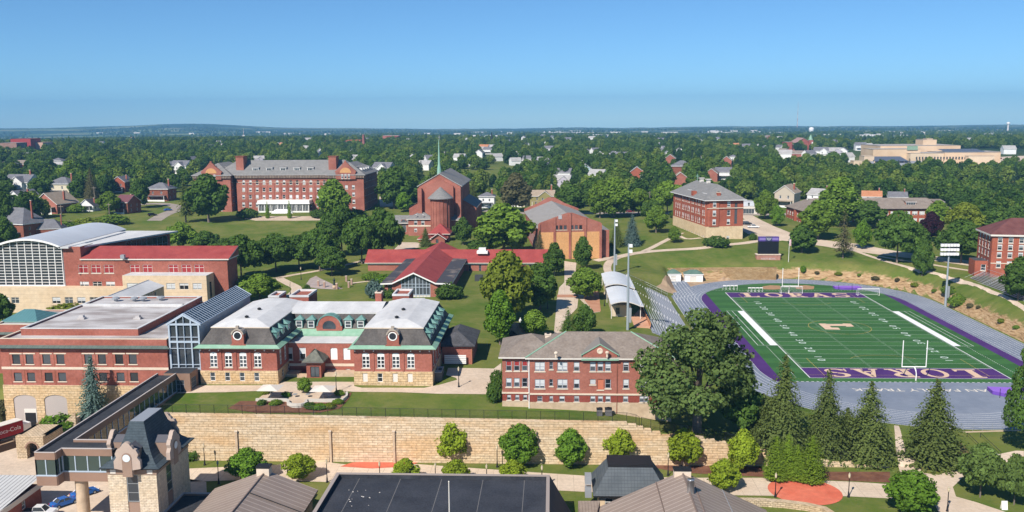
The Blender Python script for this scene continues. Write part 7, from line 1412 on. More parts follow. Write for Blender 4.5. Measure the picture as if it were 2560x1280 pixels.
def truck():
    p=at(12,1108,-2); B=thing('delivery_truck','red box delivery truck at the loading bay','truck',(float(p[0])-1,float(p[1])+2,-1.95),math.radians(62)); R_=mat('truck_red',(.30,.015,.02),.4)
    mb=MB(); mb.box(-3.2,-1.2,.9,3.2,1.2,3.5,R_); mb.build('cargo_box',B); mb=MB(); mb.box(-3.22,-1.22,3.505,3.22,1.22,3.6,OFFW); mb.build('box_roof',B); mb=MB(); mb.box(3.3,-1.1,.7,5.0,1.1,2.5,MT['white_car_paint']); mb.build('cab',B); mb=MB(); mb.box(4.4,-1.0,1.6,5.02,1.0,2.3,GLASS); mb.build('windscreen',B); mb=MB(); mb.box(-3.2,-.9,.55,5,.9,.89,DARK); mb.build('chassis',B)
    for x in (-2,3.9):
        for s in(-1,1): mb=MB(); mb.tube([(x,s*.85,.45),(x,s*1.15,.45)],.45,MT['tyre'],12); mb.build('wheel',B)
    t=text_mesh('side_lettering','Coca-Cola',1.25,WHITE); o=link('side_lettering',t,B,(0,-1.215,2.2)); o.rotation_euler=(math.pi/2,0,0)
    p=at(18,1120,-2); D=thing('skip_bin','brown open rubbish skip in front of the red truck','skip',(float(p[0]),float(p[1])-1,-1.95),math.radians(62)); mb=MB(); b=mat('skip_brown',(.10,.065,.045)); mb.box(-2.6,-1.1,0,2.6,1.1,.1,b); mb.box(-2.6,-1.1,.1,-2.5,1.1,1.5,b); mb.box(2.5,-1.1,.1,2.6,1.1,1.5,b); mb.box(-2.5,-1.1,.1,2.5,-1.0,1.5,b); mb.box(-2.5,1.0,.1,2.5,1.1,1.5,b); mb.build('container',D); mb=MB(); mb.box(-2.4,-.95,.9,2.4,.95,1.0,DIRT); mb.build('rubbish',D)
truck()
# ------------------------------------------------------------ foliage
def leaf_mat(name,lo=None,hi=None,trans=.34):
    """leaves: tint from the object's own colour, or a per-tree random mix of lo..hi"""
    m=bpy.data.materials.new(name); m.use_nodes=True; n=m.node_tree.nodes; l=m.node_tree.links; n.remove(n['Principled BSDF']); out=n['Material Output']
    oi=n.new('ShaderNodeObjectInfo')
    if lo:
        r=n.new('ShaderNodeValToRGB'); r.color_ramp.elements[0].color=(*lo,1); r.color_ramp.elements[1].color=(*hi,1); e=r.color_ramp.elements.new(.5); e.color=tuple((a+b)/2*(1.05 if i==1 else .9) for i,(a,b) in enumerate(zip(lo,hi)))+(1,); l.new(oi.outputs['Random'],r.inputs[0]); col=r.outputs[0]
    else: col=oi.outputs['Color']
    at_=n.new('ShaderNodeAttribute'); at_.attribute_name='tone'
    mr=n.new('ShaderNodeMapRange'); mr.inputs[3].default_value=.55; mr.inputs[4].default_value=1.5; l.new(at_.outputs['Fac'],mr.inputs[0])
    sc=n.new('ShaderNodeVectorMath'); sc.operation='SCALE'; l.new(col,sc.inputs[0]); l.new(mr.outputs[0],sc.inputs['Scale'])
    d=n.new('ShaderNodeBsdfDiffuse'); l.new(sc.outputs[0],d.inputs[0]); t=n.new('ShaderNodeBsdfTranslucent')
    hs=n.new('ShaderNodeMix'); hs.data_type='RGBA'; hs.blend_type='MULTIPLY'; hs.inputs[0].default_value=1; l.new(sc.outputs[0],hs.inputs[6]); hs.inputs[7].default_value=(1.35,1.3,.5,1); l.new(hs.outputs[2],t.inputs[0])
    mx=n.new('ShaderNodeMixShader'); mx.inputs[0].default_value=trans; l.new(d.outputs[0],mx.inputs[1]); l.new(t.outputs[0],mx.inputs[2]); l.new(mx.outputs[0],out.inputs[0]); return m
LEAF=leaf_mat('leaf'); LFAR=leaf_mat('leaf_far',(.042,.090,.022),(.175,.235,.046)); LDARK=leaf_mat('needle_far',(.035,.065,.034),(.055,.09,.042))
BARK=mat('bark',(.13,.10,.08),.95,c2=(.20,.165,.135),s=.5,coord='obj',stretch=(1,1,.3))
def quads(name,C,N,S,tone,m,asp=1.0):
    """one leafy mesh: a bent quad at every centre C with normal N and size S"""
    n=len(C); R=RN.normal(size=(n,3)); T=np.cross(N,R); T/=np.linalg.norm(T,axis=1)[:,None]+1e-9; B=np.cross(N,T); S=S[:,None]
    P=np.stack([C-T*S-B*S*asp*.5,C+T*S*.2-B*S*asp*.8+N*S*.15,C+T*S+B*S*asp*.4,C-T*S*.3+B*S*asp*.8+N*S*.2],1).reshape(-1,3)
    me=bpy.data.meshes.new(name); me.vertices.add(4*n); me.vertices.foreach_set('co',P.astype(np.float32).ravel()); me.loops.add(4*n); me.loops.foreach_set('vertex_index',np.arange(4*n,dtype=np.int32)); me.polygons.add(n); me.polygons.foreach_set('loop_start',np.arange(0,4*n,4,dtype=np.int32))
    a=me.attributes.new('tone','FLOAT','FACE'); a.data.foreach_set('value',np.clip(tone,0,1).astype(np.float32)); me.materials.append(m); me.update(calc_edges=True); return me
def sph(n): d=RN.normal(size=(n,3)); return d/np.linalg.norm(d,axis=1)[:,None]
def crown_mesh(name,lobes,n,size,m,fill=.12,droop=0.,gap=.55):
    L=np.array(lobes,float); wt=(L[:,3]*L[:,4]+L[:,4]*L[:,5]+L[:,3]*L[:,5]); wt/=wt.sum(); k=RN.choice(len(L),n*2,p=wt); d=sph(n*2); rr=np.where(RN.random(n*2)<fill,RN.uniform(.3,.8,n*2),RN.uniform(.82,1.06,n*2))
    bump=1+.24*np.sin(d[:,0]*9+k)*np.sin(d[:,1]*8+2*k)*np.sin(d[:,2]*9+k*.7); C=L[k,:3]+d*rr[:,None]*L[k,3:6]*bump[:,None]
    keep=np.ones(len(C),bool)
    for i,q in enumerate(L):
        e=np.linalg.norm((C-q[:3])/q[3:6],axis=1); keep&=~((e<.68)&(k!=i))
    # let the sky through where a slow noise is low
    g=np.sin(C[:,0]*1.9+C[:,2]*1.1)+np.sin(C[:,1]*2.1-C[:,2]*1.7)+np.sin(C[:,0]*.8-C[:,1]*1.3)
    keep&=(g>-1.7)|(RN.random(len(C))>gap); C=C[keep][:n]; d=d[keep][:n]; k=k[keep][:n]
    N=d+RN.normal(size=d.shape)*.55; N[:,2]+=.25; N/=np.linalg.norm(N,axis=1)[:,None]
    lt=RN.uniform(.25,.75,len(L)); tone=.5*lt[k]+.5*RN.random(len(C)); return quads(name,C,N,size*RN.uniform(.6,1.25,len(C)),tone,m)
def lobes_round(h,w,nl,base=.22,rl=(.30,.42),top=.5,squash=.85,jit=.25):
    out=[]; z0=h*base; hc=h-z0; 
    for i in range(nl):
        f=(i+.5)/nl; z=z0+hc*(.12+.76*f); prof=math.sin(math.pi*min(max((f*.80+.16),0),1))**.7*(1-top*max(f-.55,0)); r=w/2*RN.uniform(*rl)
        a=i*2.39996+RN.uniform(-.5,.5); q=max(w/2*prof-r*.75,0)*RN.uniform(1-jit,1.0); out.append((q*math.cos(a),q*math.sin(a),z,r,r,r*squash))
    out.append((0,0,z0+hc*.55,w*.27,w*.27,hc*.33)); return out
def trunk_mesh(name,h,r,limbs=5,spread=2.5,lean=0.,zl=.35):
    mb=MB(); mb.tube([(0,0,-.4),(0,0,.15),(lean*.3,0,h*.25),(lean,.1,h*.55),(lean*1.1,.15,h*.8)],[r*1.35,r*1.05,r*.85,r*.6,r*.2],BARK,9)
    for i in range(limbs):
        a=i*2.4+.7; z=h*(zl+.25*RN.random()); L=spread*RN.uniform(.7,1.1); mb.tube([(lean*z/h,0,z),(math.cos(a)*L*.5,math.sin(a)*L*.5,z+L*.5),(math.cos(a)*L,math.sin(a)*L,z+L*1.0)],[r*.45,r*.3,r*.1],BARK,6,False)
    return mb.mesh(name,True)
def conifer_mesh(name,h,w,lev,br,size,m,base=.06,pw=.9,droop=.35,dens=7,rag=.2):
    C=[];N=[];S=[];T=[]
    for i in range(lev):
        f=i/(lev-1); z=h*(base+(1-base)*f); R=w/2*(1-f)**pw*RN.uniform(1-rag,1.08)+.12; nb=max(4,int(br*(1-f*.7)))
        for j in range(nb):
            a=RN.uniform(0,2*math.pi); Lb=R*RN.uniform(.72,1.1); tn=RN.random()
            for q in np.linspace(.25,1,max(2,int(dens*(1-f)+2))):
                s=size*(1.15-.5*q)*(1-.35*f); wob=RN.normal(size=3)*s*.45
                C.append((math.cos(a)*Lb*q+wob[0],math.sin(a)*Lb*q+wob[1],z-droop*Lb*q*q*.9+wob[2]*.6)); nn=np.array([math.cos(a)*.55,math.sin(a)*.55,.75])+RN.normal(size=3)*.35; N.append(nn/np.linalg.norm(nn)); S.append(s); T.append(.25+.35*tn+.4*RN.random())
    return quads(name,np.array(C),np.array(N),np.array(S),np.array(T),m,.8)
PROTO={}
def proto(k,crown,trunk,h,w): PROTO[k]=(crown,trunk,h,w)
for i in range(3): proto('street%d'%i,crown_mesh('crown',lobes_round(8,7.4,16,.16,(.30,.40),.55,.95,.18),4200,.27,LEAF,gap=.5),trunk_mesh('trunk',8,.13,6,1.6),8,7.6)
proto('oak',crown_mesh('crown',[(-6.5,0,11,3.6,3.6,3.0),(6.8,-1,12.5,3.8,3.6,3.0),(-2.5,-2.5,17,3.8,3.8,3.2),(3.2,-1,19.2,3.5,3.5,3.0),(0,3.5,15,4.5,4,3.5),(-9.2,-1.5,7.6,2.8,2.8,2.2),(9.5,-.5,8.6,3.0,2.8,2.3),(-4.8,-4.5,8.2,3.2,3,2.4),(4.6,-4.5,9.6,3.4,3.2,2.6),(0,-5.2,13,3.0,2.8,2.5),(-7.5,3.5,13.8,3.0,3,2.6),(7.6,3.5,15.5,3.0,3,2.6),(1.0,-3.2,7,2.4,2.4,1.8),(-10,1.5,10.5,2.2,2.2,1.8),(10.5,1.5,11.5,2.4,2.2,1.9),(0,0,21.6,2.3,2.3,1.7),(-5.5,0,19.2,2.2,2.2,1.8),(6.4,-.5,17.8,2.4,2.4,1.9)],13500,.34,LEAF,.1,gap=.8),trunk_mesh('trunk',20,.8,9,7.0,.4,.22),23.3,25.5)
for i in range(3): proto('maple%d'%i,crown_mesh('crown',lobes_round(13,11,20,.14,(.26,.38),.45,.85,.3),4600,.44,LEAF,gap=.7),trunk_mesh('trunk',13,.3,6,3.0),13,11.2)
for i in range(2): proto('oval%d'%i,crown_mesh('crown',lobes_round(13,8,20,.12,(.32,.42),.6,1.0,.15),4200,.36,LEAF,gap=.4),trunk_mesh('trunk',13,.22,5,1.8),13,8.1)
for i in range(2): proto('spread%d'%i,crown_mesh('crown',lobes_round(11,14,24,.24,(.20,.31),.25,.62,.35),5200,.42,LEAF,.08,gap=.9),trunk_mesh('trunk',10,.26,7,4.2),11,14)
for i in range(2): proto('spruce%d'%i,conifer_mesh('crown',15,10.5,46,36,.40,LEAF,.03,.66,.28,9,.16),trunk_mesh('trunk',12,.25,0),15,10.4)
proto('blue',conifer_mesh('crown',13,7.6,50,36,.34,LEAF,.02,.62,.20,9,.12),trunk_mesh('trunk',10,.2,0),13,7.2)
proto('pine',conifer_mesh('crown',15,7.5,26,13,.42,LEAF,.18,.6,.25,6,.45),trunk_mesh('trunk',14,.28,0),15,7.4)
proto('cedar',conifer_mesh('crown',9,4.4,56,40,.21,LEAF,.01,.50,-.30,6,.05),trunk_mesh('trunk',6,.12,0),9,4.4)
proto('shrub',crown_mesh('crown',[(0,0,.75,1.0,1.0,.75),(.4,.3,.6,.8,.8,.6),(-.5,-.2,.6,.8,.8,.6)],1300,.12,LEAF,gap=.1),trunk_mesh('trunk',1,.05,0),1.55,2.0)
TONE={'Y':(.25,.33,.030),'G':(.155,.245,.036),'D':(.090,.160,.032),'B':(.115,.175,.16),'C':(.16,.24,.026),'K':(.125,.185,.055),'S':(.105,.138,.040),'P':(.045,.018,.028),'O':(.20,.25,.034),'L':(.14,.21,.055),'N':(.13,.125,.062),'E':(.135,.25,.030)}
NT=0; OCC=[]
def tree(kind,px,pb,pt,wpx,tone,label,name=None,group=None,plant=False):
    global NT
    ks=[k for k in PROTO if k.rstrip('0123456789')==kind]; NT+=1; cr,tr,h0,w0=PROTO[ks[NT%len(ks)]]; p=gp(px,pb); s=proj(p)[2]; h=max(Z_(px,pt,float(p[1]))-float(p[2]),.6); wd=wpx/s
    nm=name or {'street':'street_tree','oak':'oak_tree','maple':'maple_tree','oval':'oval_tree','spread':'locust_tree','spruce':'spruce_tree','blue':'blue_spruce','pine':'pine_tree','cedar':'arborvitae','shrub':'shrub'}[kind]
    B=thing(nm,label,'shrub' if kind=='shrub' else 'tree',p,(NT*1.37)%6.28,group,(wd/w0,wd/w0,h/h0)); c=link('crown',cr,B); c.color=(*[v*(.88+.24*((NT*.618)%1)) for v in TONE[tone]],1)
    link('trunk',tr,B); OCC.append((px,pb,pt,wpx)); return B
ST='yellow green street tree '
T=[('street',1131,1151,1053,98,'Y',ST+'casting its shadow on the middle of the retaining wall'),('street',1301,1164,1061,108,'E',ST+'below the left end of the brick hall'),('street',1425,1168,1075,88,'E',ST+'below the middle of the brick hall'),('street',1550,1160,1067,93,'Y',ST+'behind the slate pavilion'),('street',1709,1169,1073,93,'Y',ST+'below the big oak'),('street',1857,1181,1078,88,'Y',ST+'with white trunk at the low end of the wall'),
('street',748,1199,1136,86,'Y',ST+'just right of the tan gabled roof ridge'),('street',618,1198,1122,106,'E','dark green street tree behind the tan gabled roof'),('street',1015,1209,1149,74,'Y',ST+'half hidden by the black roof, beside the red crescent'),('street',1140,1212,1151,74,'Y',ST+'second of the three clipped behind the black roof'),('street',1283,1216,1150,70,'Y',ST+'behind the right end of the black roof'),('street',1808,1227,1150,88,'Y',ST+'right of the silver flue'),('street',2280,1290,1180,136,'E','full round street tree nearest the path junction'),
('shrub',486,1148,1122,38,'D','dark shrub at the foot of the wall right of the stone tower'),
('cedar',1939,1200,1092,62,'C','tall arborvitae on the left of the four by the red circle'),('cedar',1968,1199,1086,52,'C','slim arborvitae second from the left by the red circle'),('cedar',1992,1200,1112,54,'C','shortest arborvitae, third of the four by the red circle'),('cedar',2028,1206,1089,68,'C','arborvitae on the right of the four by the red circle'),
('spruce',1955,1128,890,150,'S','tall dark spruce next to the big oak'),('spruce',2064,1130,925,132,'S','narrow dark spruce, second from the oak'),('spruce',2170,1142,955,150,'S','dark spruce above the low end of the wall'),('spruce',2332,1147,950,170,'S','broad dark spruce standing alone on bare needle ground'),('spruce',1905,1095,985,110,'S','lower dark spruce between the oak and the tall spruce'),('spruce',2115,1120,1020,120,'S','short spruce filling the gap between two tall ones'),
('spread',2450,1243,1112,118,'L','feathery light green locust beside the forked path'),('spread',2535,1262,1140,100,'L','feathery locust at the right edge by the white sign board'),('oak',2590,1150,838,170,'D','dark oak cut by the right edge, shading the track curve'),
('oak',1742,1077,772,372,'K','very large green oak between the brick hall and the track'),('maple',1850,1085,945,115,'D','dark tree behind the right side of the big oak'),('shrub',1240,1004,946,40,'D','clipped dark green bush at the corner of the brick hall, nearer one','clipped_bush'),('shrub',1242,960,925,32,'D','clipped dark green bush at the corner of the brick hall, farther one','clipped_bush'),
('blue',240,1084,893,92,'B','big blue spruce in front of the library windows'),('shrub',150,1098,1038,95,'E','leafy bush on the bank behind the stone arch'),('shrub',200,1085,1042,75,'E','leafy bush beside the stone stair'),('maple',8,812,735,60,'D','dark tree at the left edge behind the teal roof'),('shrub',165,792,760,85,'O','yellowish bush behind the library roof'),('street',762,984,944,38,'G','small tree in the patio bed between the umbrellas'),('maple',12,1062,1000,40,'N','bare purplish bush at the loading bay','bush'),
('maple',1268,802,626,140,'O','large yellow green maple with thick trunk on the chapel lawn'),('maple',1350,774,655,100,'D','dark maple beside the yellow green maple'),('oval',1250,862,724,82,'E','bright oval tree left of the grotto'),('street',1336,842,777,76,'G','low green tree right of the white statue'),('maple',1462,748,668,92,'G','round green tree on the brick plaza by the press box'),('oval',1386,690,606,56,'D','dense green tree left of the main walk'),('oval',1457,674,590,48,'D','narrow dense tree right of the main walk'),('blue',1349,668,577,40,'N','grey conifer beside the fieldhouse'),('pine',1420,838,768,62,'D','ragged yew beside the main walk'),('street',1462,840,764,62,'D','dark round tree behind the brick hall roof'),
('blue',1580,614,535,46,'B','blue spruce on the lawn right of the fieldhouse'),('spruce',1541,617,545,42,'S','dark spruce beside the blue spruce'),('maple',1640,582,513,66,'G','round tree on the lawn left of the hill dormitory'),('street',1685,607,566,34,'G','small tree at the path fork by the hill dormitory'),('maple',1260,640,510,158,'G','broad green maple between the chapel and fieldhouse'),('maple',1158,612,543,52,'D','dark tree against the chapel wall'),('blue',1064,616,568,32,'S','small dark yew by the red roofed pavilion'),('maple',1190,650,600,60,'D','dark low tree behind the red cross roofs'),
('shrub',1122,747,707,52,'D','round dark shrub at the corner of the cross plan hall'),('shrub',975,744,722,30,'D','round dark shrub by the glass gable'),('shrub',930,700,681,42,'G','hedge bush along the left wing of the cross plan hall','hedge_bush'),('shrub',962,706,686,44,'E','second hedge bush by the left wing','hedge_bush'),('shrub',938,745,700,40,'B','pale blue juniper beside the glass gable','juniper'),('street',768,735,711,22,'D','small clipped ball tree by the garden plaza'),
('spread',455,632,556,86,'G','locust above the curved white roof'),('spread',515,640,578,84,'D','locust behind the red roof, left part'),('spread',604,700,588,130,'D','dark spreading locust over the end of the red roof'),('spread',650,755,686,120,'G','locust behind the atrium roof'),('spread',690,680,586,120,'D','dark locust left of the lawn path'),('spread',748,672,590,105,'D','dark locust over the lawn path lamp'),('spread',800,678,572,112,'D','dark locust with visible trunk on the garden lawn'),('spread',855,640,517,128,'D','tall dark locust below the hilltop hall'),('spread',905,660,540,110,'D','dark locust in the middle of the quad grove'),('spread',955,648,523,110,'D','dark locust left of the chapel wing'),('spread',985,632,552,64,'G','small locust beside the chapel lawn'),('spread',830,690,618,90,'D','low dark locust at the front of the quad grove'),('spread',560,640,596,76,'D','locust between red roof and sloping lawn'),('oval',545,752,700,44,'D','narrow dark cedar at the limestone corner'),('spread',720,640,592,80,'D','dark locust deep in the quad grove'),('spread',770,640,580,80,'D','dark locust behind the garden lawn'),('spread',620,735,690,80,'G','bright low locust beside the limestone front'),
('maple',522,556,436,116,'D','massive dark maple before the left wing of the hilltop hall'),('pine',465,556,438,56,'S','tall dark pine left of the massive maple'),('maple',836,552,446,88,'G','green maple before the right wing of the hilltop hall'),('cedar',669,546,504,12,'G','slim cypress left of the white stair'),('cedar',724,546,502,13,'G','slim cypress right of the white stair'),('shrub',880,545,522,60,'D','dark hedge bush by the right wing of the hilltop hall'),('shrub',800,544,522,50,'D','dark hedge bush right of the white porch'),('shrub',620,545,520,40,'D','dark hedge bush left of the white porch'),
('maple',985,522,415,95,'D','dark maple right of the hilltop hall'),('maple',1030,500,440,70,'G','green tree behind the dark maple right of the hilltop hall'),('maple',1010,530,480,50,'E','light bush tree by the chapel link roof'),('spruce',1183,530,446,42,'S','dark spruce right of the chapel'),('oval',1290,530,432,80,'N','thin olive tree before the yellow house'),('maple',1428,536,462,92,'D','dark round maple behind the fieldhouse'),('maple',1500,545,450,70,'G','green maple left of the two tall elms'),('oval',1535,545,445,85,'G','tall green elm behind the fieldhouse street'),('maple',1596,540,470,72,'G','elm over the maroon car'),('spread',1668,538,452,92,'G','spreading elm by the hill dormitory'),('shrub',1690,545,525,26,'D','dark bush at the corner of the hill dormitory'),('spread',1630,560,500,70,'D','dark elm left of the hill dormitory'),
('shrub',1790,616,590,52,'D','spreading juniper below the hill dormitory'),('shrub',1882,600,583,18,'D','small bush at the edge of the parking lot'),
('maple',1912,548,474,60,'G','green maple by the street right of the hill dormitory'),('street',1942,566,514,38,'E','bright young tree at the corner of the long dormitory'),('maple',2045,598,500,100,'G','large maple before the long dormitory'),('oval',2098,566,442,110,'G','tall vase shaped elm above the brown roof'),('maple',2168,570,500,92,'D','dark maple before the brown roof'),('pine',2107,645,522,60,'N','brownish old pine in front of the long dormitory'),('maple',2004,632,562,80,'D','dense dark tree right of the flagpole'),('street',2155,622,553,48,'E','light green tree beside the brown pine'),('spread',2242,658,530,128,'D','dark spreading tree along the road'),('maple',2325,605,528,56,'P','purple leaved beech before the long dormitory'),('spread',2402,658,552,140,'D','broad dark tree left of the maroon roofed dormitory'),('street',2305,690,596,54,'D','slender dark tree on top of the rock bank'),('maple',2410,590,505,95,'O','yellow green tree behind the broad dark tree'),('maple',2545,752,640,92,'D','dark tree behind the aluminium bleachers'),('maple',2480,585,520,80,'D','dark tree behind the maroon roof'),('maple',2530,590,515,80,'D','dark tree at the right edge behind the maroon roof'),('maple',2345,560,500,60,'G','green tree at the end of the brown roof'),('maple',2290,640,560,70,'D','dark tree between the road and long dormitory'),
('maple',10,590,478,64,'D','dark tree at the left edge beside the white gabled house'),('maple',12,640,540,70,'D','dark tree at the left edge over the barrel roof'),('maple',95,500,445,50,'D','dark tree between the white houses'),('maple',275,535,478,60,'G','green tree before the maroon roofed house'),('maple',352,520,445,48,'D','dark tree between two brick houses'),('spruce',230,500,420,44,'N','brownish spruce behind the white garage'),('shrub',190,532,510,34,'G','round bush between the brick bungalow and garage'),('maple',180,470,400,70,'G','green tree behind the cream hipped house'),('maple',255,440,392,70,'G','green tree right of the cream hipped house'),('maple',115,440,402,70,'G','green tree above the white victorian house'),('spruce',175,385,340,26,'D','pointed dark tree on the skyline left'),('spruce',55,385,347,30,'D','dark pointed tree by the red roofed block'),('maple',5,420,370,40,'D','dark tree at the far left edge'),
('shrub',160,580,553,70,'G','scrub bush behind the curved white roof'),('shrub',220,575,545,70,'O','scrub bush on the bank above the curved white roof'),('shrub',280,560,535,60,'G','scrub bush near the utility pole'),('shrub',2370,735,715,34,'G','wild bush on the rock bank left of the light tower'),('shrub',2395,765,735,34,'G','wild bush on the rock face right of the light tower'),('shrub',2008,680,664,14,'E','bush on the rock bank behind the far goalpost'),
('maple',2230,425,398,30,'D','roundish tree before the tan school, left'),('maple',2375,428,397,32,'D','round tree before the tan school, middle'),('maple',2420,430,396,34,'D','wide round tree before the tan school'),('maple',2455,436,405,26,'D','ball shaped dark tree by the school lot'),('maple',2322,420,402,24,'D','small tree before the tan school steps'),('maple',2345,422,398,24,'D','second small tree by the tan school steps')]
for t in T: tree(*t[:7],name=t[7] if len(t)>7 else None)
for i,(px,py,w,h) in enumerate(((2042,684,12,6),(2096,688,15,8),(2148,690,10,6),(2188,699,16,9),(2243,703,12,8),(2286,716,17,10),(2336,730,12,8),(2425,768,16,10),(2446,771,10,7),(2502,806,17,10),(2541,822,14,9))): tree('shrub',px,py,py-h,w,'NOGN'[i%4],'brownish scrub along the top of the quarried rock bank','scrub_bush',group='scrub bushes along the rock bank')
# low planting in the patio bed
for i,(px,py,w) in enumerate(((690,1012,26),(775,1020,30),(800,1022,34),(825,1020,26),(845,1010,22),(655,1012,22),(715,992,20),(665,985,20),(848,988,24))): tree('shrub',px,py,py-13,w,'GDEO'[i%4],'low flowering bush in the red mulch around the patio','planting',group='low bushes around the patio')
# ------------------------------------------------------------ houses
def house(kind,w,d,h,wall,roof,trim=WHITE,porch=True,detail=True,name='house'):
    B=thing(name,'x','house'); wn=lambda x,z:(x-.5,z,1.0,1.5,'dh')
    f=[wn(w*.25,1.0),wn(w*.75,1.0)]+([wn(w*.3,h*.58),wn(w*.7,h*.58)] if h>4.5 else []); r=[wn(d*.25,1),wn(d*.7,1)]+([wn(d*.25,h*.58),wn(d*.7,h*.58)] if h>4.5 else [])
    x0,x1,y0,y1=-w/2,w/2,-d/2,d/2
    block(B,x0,y0,x1,y1,-1.2,h,wall,f=[(a,b+1.2,c,e,g) for a,b,c,e,g in f] if detail else (),r=[(a,b+1.2,c,e,g) for a,b,c,e,g in r] if detail else (),l=[(a,b+1.2,c,e,g) for a,b,c,e,g in r] if detail else (),top=False)
    if kind=='gable': gable(B,x0,y0,x1,y1,h,w*.38,roof,'y',.45,fas=trim,wall=wall)
    if kind=='side': gable(B,x0,y0,x1,y1,h,d*.36,roof,'x',.45,fas=trim,wall=wall)
    if kind=='hip': hip(B,x0,y0,x1,y1,h,w*.26,roof,over=.6,fas=trim)
    if kind=='cross': gable(B,x0,y0,x1,y1,h,d*.34,roof,'x',.45,fas=trim,wall=wall); block(B,-w*.12,y0-2,w*.38,y0+.02,-1.2,h-.05,wall,f=[(w*.12,2.2,1.1,1.5,'dh'),(w*.12,h*.58+1.2,1.1,1.5,'dh')],top=False,name='front_wing'); gable(B,-w*.12,y0-2,w*.38,0,h,w*.2,roof,'y',.4,fas=trim,wall=wall)
    if porch: mb=MB(); mb.box(x0+w*.08,y0-2.2,2.6,x1-w*.08,y0-.02 if kind!='cross' else y0-2.02,2.9,roof); mb.box(x0+w*.08,y0-2.2,-.8,x1-w*.08,y0-2.1,.7,trim); mb.box(x0+w*.1,y0-2.15,.7,x0+w*.1+.2,y0-1.95,2.59,trim); mb.box(x1-w*.1-.2,y0-2.15,.7,x1-w*.1,y0-1.95,2.59,trim); mb.build('porch',B)
    if detail: chimney(B,x1-1.6,0,h,h+w*.38+.6,.7,.7)
    return B
WSID=mat('white_siding',(.70,.71,.70),.7,c2=(.76,.76,.75),s=3,coord='obj'); CREAM=mat('cream_siding',(.62,.56,.42),.8); BLUS=mat('blue_siding',(.38,.50,.54),.8); OLIV=mat('olive_siding',(.27,.24,.10),.8); TANS=mat('tan_siding',(.46,.40,.32),.8); LILA=mat('lilac_siding',(.46,.43,.50),.8); MARO=mat('maroon_roof',(.15,.06,.07),.8)
GSH=mat('house_shingle',(.135,.135,.15),.9,c2=(.18,.18,.195),s=1.5,fine=(.5,.1)); TSH=mat('tan_shingle',(.30,.24,.18),.9,c2=(.36,.29,.22),s=1.5)
HP={'wg':('gable',9,12,6.2,WSID,GSH),'wh':('hip',9,9,6.2,WSID,GSH),'wc':('cross',13,10,6.0,WSID,GSH),'ch':('hip',13,11,6.2,CREAM,GSH),'og':('gable',8.5,12,6.2,BRK3,GSH),'bh':('hip',12,10,6.2,BRKD,GSH),'bg':('gable',12,13,4.2,BRK2,TSH),'mg':('side',9,10,6.2,BRKD,MARO),'ga':('gable',9,8,3.0,WSID,DSH),'bl':('gable',9,11,6.0,BLUS,GSH),'ol':('cross',13,8,5.6,OLIV,TSH),'tn':('gable',9,12,6.4,TANS,TSH),'or':('side',12,9,5.4,WSID,ORSH),'ws':('side',12,9,5.8,WSID,GSH),'bs':('side',15,9,5.2,BRK2,SHIB),'ap':('hip',26,13,6.5,BRKD,GSH),'lg':('cross',12,9,5.6,LILA,LGSH),'gs':('side',12,9,5.4,WSID,LGSH),'rg':('gable',9,11,6,BRK2,SHIB)}
HPW={'wg':'white gabled','wh':'white hipped roof','wc':'white cross gabled','ch':'cream hipped roof','og':'orange brick gabled','bh':'dark brick hipped roof','bg':'brick bungalow','mg':'dark brick maroon roofed','ga':'white single storey','bl':'pale blue gabled','ol':'olive yellow','tn':'tan gabled','or':'white orange roofed','ws':'white grey roofed','bs':'long brick','ap':'long dark brick','lg':'lilac grey','gs':'white pale roofed','rg':'rose brick gabled'}
